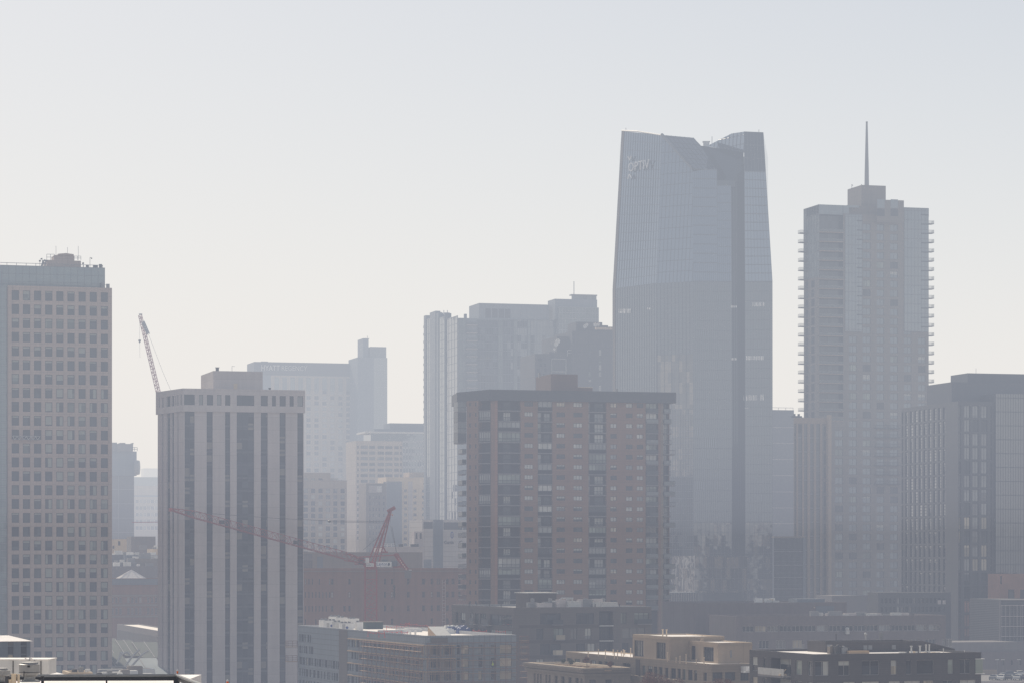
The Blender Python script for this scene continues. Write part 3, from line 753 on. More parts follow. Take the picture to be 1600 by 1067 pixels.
    for i, ps in enumerate((((182, 1036), (190, 1022), (199, 1018), (203, 1023)), ((196, 1040), (206, 1026), (218, 1014)), ((176, 1044), (205, 1041), (222, 1022), (232, 1016)), ((186, 1030), (188, 1019), (195, 1021)))):
        mb = MB(); pp = [Vector((*at(x, 770 + 3 * i), PZ(y, 770 + 3 * i))) for x, y in ps]
        for p, q in zip(pp, pp[1:]): mb.bar(p, q, .28, n=8)
        tag(mb.build('duct_pipe', 'metal_light'), ['bent pale pipe with a hump beside the granite tower foot', 'straight pale pipe climbing over the green roofs', 'long pale pipe bending along the front of the green roofs', 'short hooked pale pipe left of the other pipes'][i], 'pipe')
    mbs = ['metal_light', 'white', 'metal_grey', 'cream', 'limestone']
    for i in range(16):
        D = 640 + random.random() * 60; x = 172 + random.random() * 55; y = 1040 + random.random() * 16
        q = at(x, D); z = PZ(y, D)
        mb = MB(); L = 1.5 + random.random() * 5; mb.cbox(q, U, L, 2.5, z - 2.2, z); mb.cbox(q, U, L * .9, 2.2, z, z + .12)
        for s_ in (-1, 1): mb.bar((*(q + U * L * .4 * s_), 0), (*(q + U * L * .4 * s_), z - 2.2), .12)
        o = mb.build('roof_unit', M[mbs[i % 5]]); tag(o, 'pale box unit among the clutter between the two office towers', 'roof unit', 'pale units cluttering the yard between the office towers')
style('far', [('pane', 3), ('pane_sky', 1)], 'frame', 1, 1, .0)
style('dbl', [('pane', 3), ('pane_sky', 1), ('pane_pale', .8)], 'frame_light', 2, 1, .12)
gap()
M['slate'] = wallmat('slate_panel', (.10, .10, .105), joint=(6, 3.4, .1), jdark=.8)
# ------------------------------------------------------------------ hotel slab with lettering, far
style('hotel', [('pane_sky', 3), ('pane', 2)], 'frame', 1, 1, 0)
def hotel():
    D = 1700
    l, c, r, bk = corner_plan(380, 397, 560, D)
    c = at(397.2, D); r = goto(c, U, 560); l = c + V * 24; bk = r + V * 24
    b = Bld('hotel_tower', 'pale hotel slab with lettering on its dark band and a slim glass tower', 'hotel', c)
    FR = Face(c, r); zt = FR.z(565, 397); zband = FR.z(587, 480)
    cols = [(429 + 12.45 * i, 435.6 + 12.45 * i) for i in range(11)]
    h = b.grid(FR, cols, 592, 8.7, 32, 5.6, 'hotel', .3, ref=480)
    mb = MB(); facewall(mb, FR, 0, zband, h); mb.prism([c, r, bk, l], 0, zband, skip=(0,)); b.part('wall', mb, 'beige')
    mb = MB(); mb.prism([c, r, bk, l], zband, zt); o = b.part('top_band', mb, 'slate')
    mb = MB(); fbox(mb, FR, 0, FR.s(423), 2, zband, 0, .3); b.part('end_bay', mb, 'bluegrey')
    mb = MB()
    for i in range(11): fbox(mb, FR, FR.s(429 + 12.45 * i) , FR.s(435.6 + 12.45 * i), FR.z(610, 480), FR.z(590, 480), .0, .25)
    mb2 = MB()
    for i in range(11):
        a, e = FR.s(429.2 + 12.45 * i), FR.s(435.4 + 12.45 * i); fquad(mb2, FR, a, e, FR.z(609, 480), FR.z(590.5, 480), .28)
    b.part('bay_window', mb, 'spirelight')
    text_part(b, 'HYATT', FR, FR.s(408.2), FR.z(578.6, 420), 4.6, 'paleink', width=FR.s(437) - FR.s(408.2), ext=.2)
    text_part(b, 'REGENCY', FR, FR.s(440.2), FR.z(578.6, 450), 4.2, 'metal_light', width=FR.s(480) - FR.s(440.2), ext=.15)
    # slim tower at the right end
    t0 = at(559, D - 6); t1 = goto(t0, U, 605); bk2 = [t1 + V * 26, t0 + V * 26]
    tm = goto(t0, U, 584); FT = Face(t0, t1); zz = PZ(559, D)
    mb = MB(); mb.prism([t0, tm, tm + V * 26, t0 + V * 26], 0, zz); b.part('stair_shaft', mb, 'bluegrey')
    mb = MB(); curtain(mb, (*(tm + V * .4), 0), (*(t1 + V * .4), 0), (*(t1 + V * .4), zz), (*(tm + V * .4), zz), 4, 36, .22, .15); mb.prism([tm + V * .4, t1 + V * .4, t1 + V * 26, tm + V * 26], 0, zz, 0, skip=(0, 3)); b.part('glass_shaft', mb, ['fsglass', 'mull_light'])
    f0 = goto(t0, U, 569); f1 = goto(t0, U, 577.6)
    mb = MB(); mb.prism([f0 + V * 3, f1 + V * 3, f1 + V * 18, f0 + V * 18], zz, PZ(529, D)); b.part('fin', mb, 'bluegrey')
    g0 = goto(t0, U, 579); g1 = goto(t0, U, 604.3); zc = PZ(542.3, D)
    mb = MB(); curtain(mb, (*(g0 + V * 2), zz), (*(g1 + V * 2), zz), (*(g1 + V * 2), zc), (*(g0 + V * 2), zc), 8, 3, .25, .15); mb.prism([g0 + V * 2, g1 + V * 2, g1 + V * 20, g0 + V * 20], zz, zc, 0, skip=(0,)); b.part('glass_crown', mb, ['spirelight', 'mull'])
    for x, y in ((571.5, 527), (574, 523.5), (576.5, 527)):
        mb = MB(); q = at(x, D + 6); mb.bar((*q, PZ(529, D)), (*q, PZ(y, D)), .14); b.part('antenna', mb, 'metal_grey')
    mb = MB(); q = at(413, D + 8); mb.cbox(q, U, 4, 2, zt, zt + .7); b.part('vent', mb, 'metal_grey')
    b.finish()
hotel()

style('ofc', [('pane_sky', 3), ('pane', 3)], 'frame', 3, 1, .15)
def office_block():
    D = 1450
    c = at(556, D); r = goto(c, U, 690); b = Bld('office_building', 'banded office block with flat cornice and glazed right bay', 'office building', c)
    FR = Face(c, r); zt = FR.z(688, 556)
    h = b.grid(FR, [(558, 560.5), (563.5, 574.5), (577, 586), (590, 600), (602, 613), (616, 623), (625, 628)], 696, 8.85, 17, 4.6, 'ofc', .3, ref=590)
    mb = MB(); facewall(mb, FR, 0, zt, h, s1=FR.s(629)); mb.prism([c, r, r + V * 24, c + V * 24], 0, zt, skip=(0,)); b.part('wall', mb, 'beige')
    a = FR.s(629); n = 20
    mb = MB(); curtain(mb, FR.P(a, 0, .05), FR.P(FR.L, 0, .05), FR.P(FR.L, zt, .05), FR.P(a, zt, .05), 14, 30, .3, .2, hw=1.2); b.part('glazed_bay', mb, ['fsglass', 'mull_light'])
    z1 = FR.z(676.5, 590); a1 = FR.s(580)
    mb = MB(); q = [FR.xy(a1, -1), FR.xy(FR.L, -1), FR.xy(FR.L, -18), FR.xy(a1, -18)]; mb.prism(q, zt, z1); b.part('top_storey', mb, 'fsglass')
    mb = MB(); q = [FR.xy(FR.s(570), .8), FR.xy(FR.L, .8), FR.xy(FR.L, -20), FR.xy(FR.s(570), -20)]; mb.prism(q, z1, FR.z(673.8, 590), bottom=True); b.part('roof_canopy', mb, 'metal_light')
    q = [FR.xy(FR.s(586), -2), FR.xy(FR.L, -2), FR.xy(FR.L, -19), FR.xy(FR.s(586), -19)]; mb = MB(); mb.prism(q, FR.z(673.8, 590), FR.z(669.5, 590)); b.part('upper_parapet', mb, 'bluegrey')
    q = [FR.xy(FR.s(612.5), -5), FR.xy(FR.L, -5), FR.xy(FR.L, -19), FR.xy(FR.s(612.5), -19)]; mb = MB(); mb.prism(q, FR.z(669.5, 590), FR.z(660, 612)); b.part('plant_room', mb, 'bluegrey')
    b.finish()
office_block()

style('apt', [('pane_sky', 3), ('pane', 3), ('pane_pale', .6)], 'frame_light', 1, 1, 0)
def beige_block():
    D = 1250
    c = at(455, D); r = goto(c, U, 542); b = Bld('apartment_block', 'beige apartment block with a grid of square windows behind the striped tower', 'apartment block', c)
    FR = Face(c, r); zt = FR.z(749.8, 520)
    cols = [(474.5, 481), (486, 492.5), (497.6, 504.2), (509.2, 515.8), (520.8, 527), (532.2, 538.6)]
    h = b.grid(FR, cols, 763, 9.78, 12, 6.6, 'apt', .3, ref=510)
    mb = MB(); facewall(mb, FR, 0, zt, h); mb.prism([c, r, r + V * 20, c + V * 20], 0, zt, skip=(0,)); b.part('wall', mb, 'beige')
    q1 = goto(c, U, 516.5); F2 = Face(c, q1); z2 = FR.z(738, 500)
    h2 = [(F2.s(x0), F2.s(x1), F2.z(753, 490), F2.z(746.5, 490), .3) for x0, x1 in ((474.5, 481), (486, 492.5), (497.6, 504))]
    for q in h2: b.win(F2, *q[:4], 'apt', -.3)
    mb = MB(); facewall(mb, F2, zt, z2, h2); mb.prism([c, q1, q1 + V * 20, c + V * 20], zt, z2, skip=(0,)); b.part('upper_storeys', mb, 'beige')
    mb = MB(); q = goto(c, U, 519) + V * 6; mb.prism([q, q + U * 4, q + U * 4 + V * 4, q + V * 4], zt, zt + 1.2); b.part('roof_unit', mb, 'metal_light')
    b.finish()
beige_block()

def twin_tan():
    D = 1330
    c = at(603.5, D); r = goto(c, U, 690); b = Bld('apartment_block', 'slim tan apartment tower with sunlit window columns left of the dark banded glass tower', 'apartment block', c)
    FR = Face(c, r); zt = FR.z(745, 640)
    h = b.grid(FR, [(631, 636), (646, 650.8), (659.5, 663.5), (671, 676)], 764, 9.35, 13, 4.6, 'apt2', .3, ref=640)
    mb = MB(); facewall(mb, FR, 0, zt, h); mb.prism([c, r, r + V * 18, c + V * 18], 0, zt, skip=(0,)); b.part('wall', mb, 'cream')
    mb = MB(); fbox(mb, FR, 0, FR.s(627), 2, FR.z(752, 615), -6, 1.2); b.part('shaded_wing', mb, 'bluegrey')  # blue grey wing and cream front put shadow and lit faces into colour
    for x0, x1 in ((637.8, 644.5),):
        mb = MB(); fbox(mb, FR, FR.s(x0), FR.s(x1), 2, zt - 2, 0, .12); b.part('stone_strip', mb, 'concrete')
    q = goto(c, U, 641); mb = MB(); mb.prism([q + V * 2, q + U * 18 + V * 2, q + U * 18 + V * 14, q + V * 14], zt, FR.z(737, 640)); b.part('penthouse', mb, 'beige')
    mb = MB(); fbox(mb, FR, FR.s(639), FR.s(646), zt - .3, FR.z(749.5 - 5, 640), -.0, .35); b.part('ledge', mb, 'concrete')
    b.finish()
    D = 1300
    c = at(572, D); r = goto(c, U, 604); b = Bld('apartment_block', 'narrow hazy tan building with a pale square panel at its top', 'apartment block', c)
    FR = Face(c, r); zt = FR.z(754.5, 590)
    h = b.grid(FR, [(577, 579), (582.2, 584.4), (587, 589), (591.5, 593.8), (598.5, 601)], 774, 9.3, 11, 5.2, 'apt', .3, ref=590)
    mb = MB(); facewall(mb, FR, 0, zt, h); mb.prism([c, r, r + V * 16, c + V * 16], 0, zt, skip=(0,)); b.part('wall', mb, 'limestone')
    mb = MB(); fbox(mb, FR, FR.s(576), FR.s(597), FR.z(769, 590), FR.z(758, 590), 0, .2); b.part('panel', mb, 'concrete')
    mb = MB(); fbox(mb, FR, FR.s(589), FR.s(596), FR.z(768, 590), FR.z(759, 590), .2, .35); b.part('panel', mb, 'white')
    b.finish()
style('apt2', [('pane_green', 2), ('pane_sky', 3), ('pane', 1)], 'frame_light', 2, 1, .12)
twin_tan()

def sign_block():
    D = 1010
    c = at(660, D); r = goto(c, U, 740); b = Bld('parking_block', 'pale panelled block with lettering and a dark vertical strip behind the brick tower', 'parking block', c)
    FR = Face(c, r); zt = FR.z(811.5, 690)
    mb = MB(); mb.prism([c, r, r + V * 20, c + V * 20], 0, zt); b.part('wall', mb, wallmat('pale_panel', (.48, .46, .445), joint=(60, 1.75, .09), jdark=.75))
    mb = MB(); fbox(mb, FR, FR.s(677), FR.s(692), 2, zt + .05, 0, .1); b.part('glass_strip', mb, 'bluegrey')
    for x0, x1, y0, y1 in ((661.8, 676, 815, 825.5), (693.2, 722, 815.5, 826.8), (724, 737, 815.5, 826.8)):
        mb = MB(); fquad(mb, FR, FR.s(x0), FR.s(x1), FR.z(y1, 690), FR.z(y0, 690), .05); b.part('louvre_panel', mb, 'louver')
    mb = MB(); fquad(mb, FR, FR.s(660.5), FR.s(674), FR.z(888, 665), FR.z(873.5, 665), .05); b.part('gate', mb, 'bluegrey')
    text_part(b, 'Curtis', FR, FR.s(693.9), FR.z(849, 700), 1.6, 'darkink', width=FR.s(708.6) - FR.s(693.9))
    text_part(b, 'C', FR, FR.s(717.2), FR.z(849.2, 718), 1.7, 'darkink')
    mb = MB(); n = 20; cx, cz = FR.s(706.2), FR.z(835.2, 706); rx, rz = .55, 1.25
    for k in range(n):
        a0, a1 = 2 * math.pi * k / n, 2 * math.pi * (k + 1) / n
        q = lambda a, s_: FR.P(cx + rx * s_ * math.cos(a), cz + rz * s_ * math.sin(a), .1)
        mb.poly([q(a0, .7), q(a0, 1), q(a1, 1), q(a1, .7)])
    mb.poly([FR.P(cx - .1, cz - .6, .1), FR.P(cx + .12, cz - .5, .1), FR.P(cx + .05, cz + .6, .1), FR.P(cx - .12, cz + .5, .1)])
    b.part('oval_logo', mb, 'blueink')
    b.finish()
sign_block()

def tan_block():
    D = 930
    c = at(440, D); r = goto(c, U, 660); b = Bld('warehouse', 'long low tan block with a bright roof edge behind the crane', 'warehouse', c)
    FR = Face(c, r); zt = FR.z(862, 560)
    mb = MB(); mb.prism([c, r, r + V * 26, c + V * 26], 0, zt, top=False); b.part('wall', mb, 'limestone')
    flat_roof(b, [c, r, r + V * 26, c + V * 26], zt, .7, .5, 'gravel', 'cream')
    mb = MB(); fquad(mb, FR, FR.s(474), FR.s(488), FR.z(888, 480), FR.z(865, 480), .06); b.part('glazing', mb, 'spireglass')
    mb = MB(); fquad(mb, FR, FR.s(495.5), FR.s(504.5), FR.z(888, 500), FR.z(869, 500), .06); b.part('gate', mb, 'bluegrey')
    b.finish()
    D = 985
    c = at(598, D); r = goto(c, U, 662); b = Bld('low_building', 'low white terrace with railing and rooftop hut left of the lettered block', 'low building', c)
    FR = Face(c, r); zt = FR.z(853.5, 630)
    mb = MB(); mb.prism([c, r, r + V * 14, c + V * 14], 0, zt); b.part('wall', mb, 'concrete')
    mb = MB(); seg_rail(mb, [FR.xy(.3, -.3), FR.xy(FR.s(618), -.3)], zt, 1.0, .06, 1.4, 2); b.part('railing', mb, 'white')
    mb = MB(); a = FR.xy(FR.s(650.5), -3); mb.prism([a, a + U * 3.2, a + U * 3.2 + V * 4, a + V * 4], zt, PZ(829.5, D)); b.part('rooftop_hut', mb, 'concrete')
    mb = MB(); Fh = Face(a, a + U * 3.2); 
    for k in (.5, 2.0): fquad(mb, Fh, k, k + .6, PZ(841, D), PZ(832, D), .04)
    b.part('hut_window', mb, 'pane')
    for x in (626, 645, 650): 
        mb = MB(); q = at(x, D + 4); mb.cbox(q, U, 1.6, 1.2, zt, zt + .9); b.part('roof_unit', mb, 'metal_dark')
    b.finish()
tan_block()

style('ware', [('pane', 4), ('pane_sky', 1), ('pane_pale', .7)], 'frame', 1, 2, .1)
def brick_warehouse():
    D = 862
    c = at(425, D); r = goto(c, U, 760); b = Bld('brick_warehouse', 'long old red brick warehouse with tall windows behind the crane mast', 'warehouse', c)
    FR = Face(c, r); zt = FR.z(887.5, 500)
    xs = [(476.5 + 5.4 * i, 478.4 + 5.4 * i) for i in range(8)] + [(517.5, 521), (536.5, 540), (544.5, 548), (600, 603.5), (611, 614.5), (636, 640), (659.5, 664), (673, 676.5), (682.5, 687.5), (697, 701), (705.5, 710), (716, 719.5)]
    h = []
    for y, hh in ((903.5, 9), (924, 9), (945.5, 9), (966, 9)): h += b.grid(FR, xs, y, 60, 1, hh, 'ware', .35, ref=600, skip=lambda i, j: random.random() < .1)
    mb = MB(); facewall(mb, FR, 0, zt, h); mb.prism([c, r, r + V * 30, c + V * 30], 0, zt, skip=(0,), top=False); b.part('wall', mb, 'brick_old')
    flat_roof(b, [c, r, r + V * 30, c + V * 30], zt, .8, .5, 'gravel', 'brick_old')
    mb = MB(); fbox(mb, FR, 0, FR.L, zt - 1.0, zt - .7, 0, .25); b.part('cornice', mb, 'limestone')
    mb = MB(); fbox(mb, FR, FR.s(691), FR.s(697), 2, 30, 0, .5)
    mb = MB(); s0 = FR.s(690.5)
    for k in range(14): mb.bar(FR.P(s0, 18 + k * 1.1, .4), FR.P(s0 + 1, 18 + k * 1.1, .4), .05)
    for s_ in (s0, s0 + 1): mb.bar(FR.P(s_, 16, .4), FR.P(s_, 33, .4), .06)
    b.part('ladder', mb, 'metal_light')
    b.finish()
brick_warehouse()

# ------------------------------------------------------------------ pale stepped apartment high-rise
def spire_apartments():
    D = 1250
    l, c, r, bk = corner_plan(664.5, 716, 934.5, D)
    b = Bld('apartment_tower', 'pale blue grey apartment tower with glass bays and a stepped roof', 'apartment tower', c)
    FR, FL = Face(c, r), Face(l, c); fl = 3.43
    zL = FL.z(497.5, 716); zR = FR.z(498, 760)
    mb = MB(); mb.prism([l, c, r, bk], 0, zR); b.part('wall', mb, 'mist')
    def bay(fc, x0, x1, y, mat, w=.14, nv=2, out=.5, mull='mull'):
        a, e = max(fc.s(x0), 0.02), min(fc.s(x1), fc.L); z = fc.z(y, x0); n = int(z / fl)
        m2 = MB(); curtain(m2, fc.P(a, 0, out), fc.P(e, 0, out), fc.P(e, z, out), fc.P(a, z, out), nv, 1, w, .1, floors=[(z - k * fl) / z for k in range(n + 1)], hw=.22)
        q = [fc.xy(a, out), fc.xy(a, -.2)]; m2.poly([fc.P(a, 0, 0), fc.P(a, 0, out), fc.P(a, z, out), fc.P(a, z, 0)], 1); m2.poly([fc.P(e, 0, out), fc.P(e, 0, 0), fc.P(e, z, 0), fc.P(e, z, out)], 1)
        m2.poly([fc.P(a, z, out), fc.P(e, z, out), fc.P(e, z, 0), fc.P(a, z, 0)], 1)
        b.part('glass_bay', m2, [mat, mull])
    bay(FL, 668, 674, 499, 'spirelight'); bay(FL, 688, 696.5, 497, 'spirelight'); bay(FL, 697.5, 715.5, 499, 'spireglass', nv=4, out=.2)
    for x0, x1, y in ((664.8, 667.8, 494), (674.2, 683, 489), (684.5, 687.6, 490), (696.7, 697.5, 489)):
        a, e = max(FL.s(x0), .02), FL.s(x1); m2 = MB(); fbox(m2, FL, a, e, 1, FL.z(y, x0), -1.5, .8); b.part('pier', m2, 'mist')
    bay(FR, 716, 727.5, 498, 'spirelight', nv=2)
    bay(FR, 745.5, 777.5, 499.5, 'spireglass', nv=7, out=.15); bay(FR, 778.2, 785, 499.5, 'spirelight'); bay(FR, 786, 801.5, 499.5, 'spireglass', nv=4, out=.15)
    bay(FR, 802.5, 807.5, 499.5, 'spirelight'); bay(FR, 808, 823.5, 499.5, 'spireglass', nv=4, out=.15); bay(FR, 824.2, 828, 499.5, 'spirelight', nv=1); bay(FR, 829, 872, 499.5, 'spireglass', nv=9, out=.15)
    # balconies
    z = FR.z(508, 735); k = 0; a, e = FR.s(727.8), FR.s(745)
    while z > 20 and k < 40:
        m2 = MB(); fbox(m2, FR, a, e, z - .25, z, 0, 1.5); fbox(m2, FR, a, e, z, z + 1.05, 1.4, 1.5, 1); b.part('balcony', m2, ['concrete', 'balglass']); z -= fl; k += 1
    z = FL.z(512, 665); k = 0
    while z > 20 and k < 36:
        m2 = MB(); q = FL.xy(.2, 0); fbox(m2, FL, -1.6, .4, z - .25, z, -1.4, .5); fbox(m2, FL, -1.65, -1.55, z, z + 1, -1.4, .5, 1); b.part('balcony', m2, ['concrete', 'balglass']); z -= fl; k += 1
    # fins and stubs on the roof edge
    for x, y, w_ in ((666, 494.5, 1.2), (678, 488.3, 6.6), (687.6, 491.2, 2.2), (697.6, 490, 1.6), (728.4, 491, 1.5)):
        q = (FL if x < 716 else FR).xy((FL if x < 716 else FR).s(x), -1.5); m2 = MB(); m2.cbox(q, U, w_ * .6, 2, zL - 2, PZ(y, q.y)); b.part('roof_fin', m2, 'bluegrey')
    for x, y in ((693.5, 485), (699, 485)):
        q = at(x, D + 12); m2 = MB(); m2.bar((*q, zR), (*q, PZ(y, q.y)), .14); b.part('antenna', m2, 'metal_grey')
    # upper volumes
    def vol(x0, xc, x1, y, off, mat, nm, zb=zR):
        cc = at(xc, D + off); rr = goto(cc, U, x1); ll = goto(cc, V, x0) if x0 < xc else cc + V * 14
        m2 = MB(); m2.prism([ll, cc, rr, ll + rr - cc], zb, PZ(y, cc.y)); b.part(nm, m2, mat); return Face(cc, rr), PZ(y, cc.y)
    fc, z1 = vol(733, 748.5, 858, 473.8, 3, 'mist', 'plant_storey')
    for x in (758.5, 769, 779, 789):
        m2 = MB(); fquad(m2, fc, fc.s(x), fc.s(x + 8.5), zR + .4, fc.z(482.5, 770), .06); b.part('louvre_panel', m2, 'louver')
    m2 = MB(); fbox(m2, fc, fc.s(813), fc.s(858), zR + .2, fc.z(484.5, 830), 0, .15); b.part('panel', m2, 'mist')
    fc, z2 = vol(856, 867, 933, 467.2, 9, 'mist', 'plant_storey')
    fc, z3 = vol(893, 893.5, 932, 461.8, 12, 'spirelight', 'glass_lantern', z2)
    m2 = MB(); fbox(m2, fc, -.3, fc.L + .3, z3, z3 + .5, -3, .2); b.part('lantern_roof', m2, 'metal_grey')
    f2 = Face(at(873, D + 8), goto(at(873, D + 8), U, 935)); zz = f2.z(480.3, 900)
    m2 = MB(); curtain(m2, f2.P(0, zR - 20, .3), f2.P(f2.L, zR - 20, .3), f2.P(f2.L, zz, .3), f2.P(0, zz, .3), 12, 10, .2, .12); m2.prism([f2.xy(0, .3), f2.xy(f2.L, .3), f2.xy(f2.L, -12), f2.xy(0, -12)], zR - 20, zz, 0, skip=(0,)); b.part('glass_bay', m2, ['spirelight', 'mull_light'])
    q = at(896.8, D + 16); m2 = MB(); m2.bar((*q, z3), (*q, PZ(440, q.y)), .16); b.part('antenna', m2, 'metal_grey')
    b.finish()
spire_apartments()

style('slot', [('pane_sky', 2), ('pane_pale', 1), ('pane', 1)], 'frame_light', 1, 1, 0)
def stepped_dark():
    D = 1140
    b = Bld('stepped_building', 'dark grey stepped building between the pale apartments and the tallest glass tower', 'building', at(836, D))
    def vol(x0, x1, y, off, dep=22, mat='greypanel', y0=None, nm='block'):
        a = at(x0, D + off); e = goto(a, U, x1); m2 = MB(); m2.prism([a, e, e + V * dep, a + V * dep], 0 if y0 is None else PZ(y0, D), PZ(y, a.y)); b.part(nm, m2, mat); return Face(a, e)
    f1 = vol(836, 860, 552.5, 0, mat='slate'); f2 = vol(858, 900, 549.5, 3, mat='slate'); f3 = vol(870, 905, 525.5, 7, mat='slate'); f4 = vol(894, 985, 517, 4, 26, mat='slate')
    f5 = vol(900, 941, 502.8, 10, 12, 'slate', 518, 'plant_room'); vol(940, 950, 508.3, 11, 10, 'slate', 518, 'plant_room'); vol(949, 958, 510.6, 11, 10, 'slate', 518, 'plant_room')
    m2 = MB(); fbox(m2, f4, f4.s(930), f4.L, f4.z(515.3, 940), f4.z(511.8, 940), -.4, 1.0); b.part('bright_canopy', m2, 'cream')
    m2 = MB(); fquad(m2, f3, f3.s(886), f3.L, f3.z(543, 890), f3.z(526, 890), .08); b.part('recess_panel', m2, 'louver')
    for (x0, x1) in ((919.8, 923.4), (935.8, 939.2)):
        for (y0, y1) in ((546.5, 555), (558.5, 566), (570, 578), (581, 588), (593, 596.5), (602, 610), (617, 625)):
            b.win(f4, f4.s(x0), f4.s(x1), f4.z(y1, 930), f4.z(y0, 930), 'slot', .05, pane=random.choice(['pane_sky', 'pane_pale', 'pane_green']))
    for (x0, x1, y0, y1) in ((939, 945, 534, 543), (946, 956, 534, 543)):
        m2 = MB(); fquad(m2, f4, f4.s(x0), f4.s(x1), f4.z(y1, 940), f4.z(y0, 940), .06); b.part('louvre_panel', m2, 'louver')
    # framed loggia
    for fc, (x0, x1, y0, y1) in ((f2, (861.5, 884, 560.5, 600)), (f2, (886.5, 900, 547, 556))):
        m2 = MB(); a, e, z0, z1 = fc.s(x0), fc.s(x1), fc.z(y1, x0), fc.z(y0, x0)
        for (p, q) in (((a, z0), (a, z1)), ((a, z1), (e, z1)), ((e, z1), (e, z0)), ((a, (z0 + z1) / 2), (e, (z0 + z1) / 2))): m2.bar(fc.P(*p, .4), fc.P(*q, .4), .16)
        b.part('loggia_frame', m2, 'metal_light')
    for k in range(10): 
        x = 838 + random.random() * 14; y = 560 + 8 * (k % 6); b.win(f1, f1.s(x), f1.s(x + 3.4), f1.z(y + 4.5, 845), f1.z(y, 845), 'slot', .05, pane='pane')
    for x, y, r_, off in ((871.5, 533, 1.0, 3), (869, 537.5, .9, 2.5), (913.8, 510, .8, 9), (916.8, 507.5, .7, 9), (930, 507.5, .8, 9.5), (935, 507, .7, 9.5), (866, 545.5, .5, 2)):
        q = at(x, D + off); m2 = MB(); zc = PZ(y, q.y); n = 14
        for k in range(n):
            a0, a1 = 2 * math.pi * k / n, 2 * math.pi * (k + 1) / n
            m2.poly([(q.x, q.y + .3, zc), (q.x + r_ * math.cos(a0), q.y, zc + r_ * math.sin(a0)), (q.x + r_ * math.cos(a1), q.y, zc + r_ * math.sin(a1))])
        m2.bar((q.x, q.y + .3, zc), (q.x, q.y + 1.2, zc - 1.4), .08); b.part('satellite_dish', m2, 'white')
    b.finish()
stepped_dark()
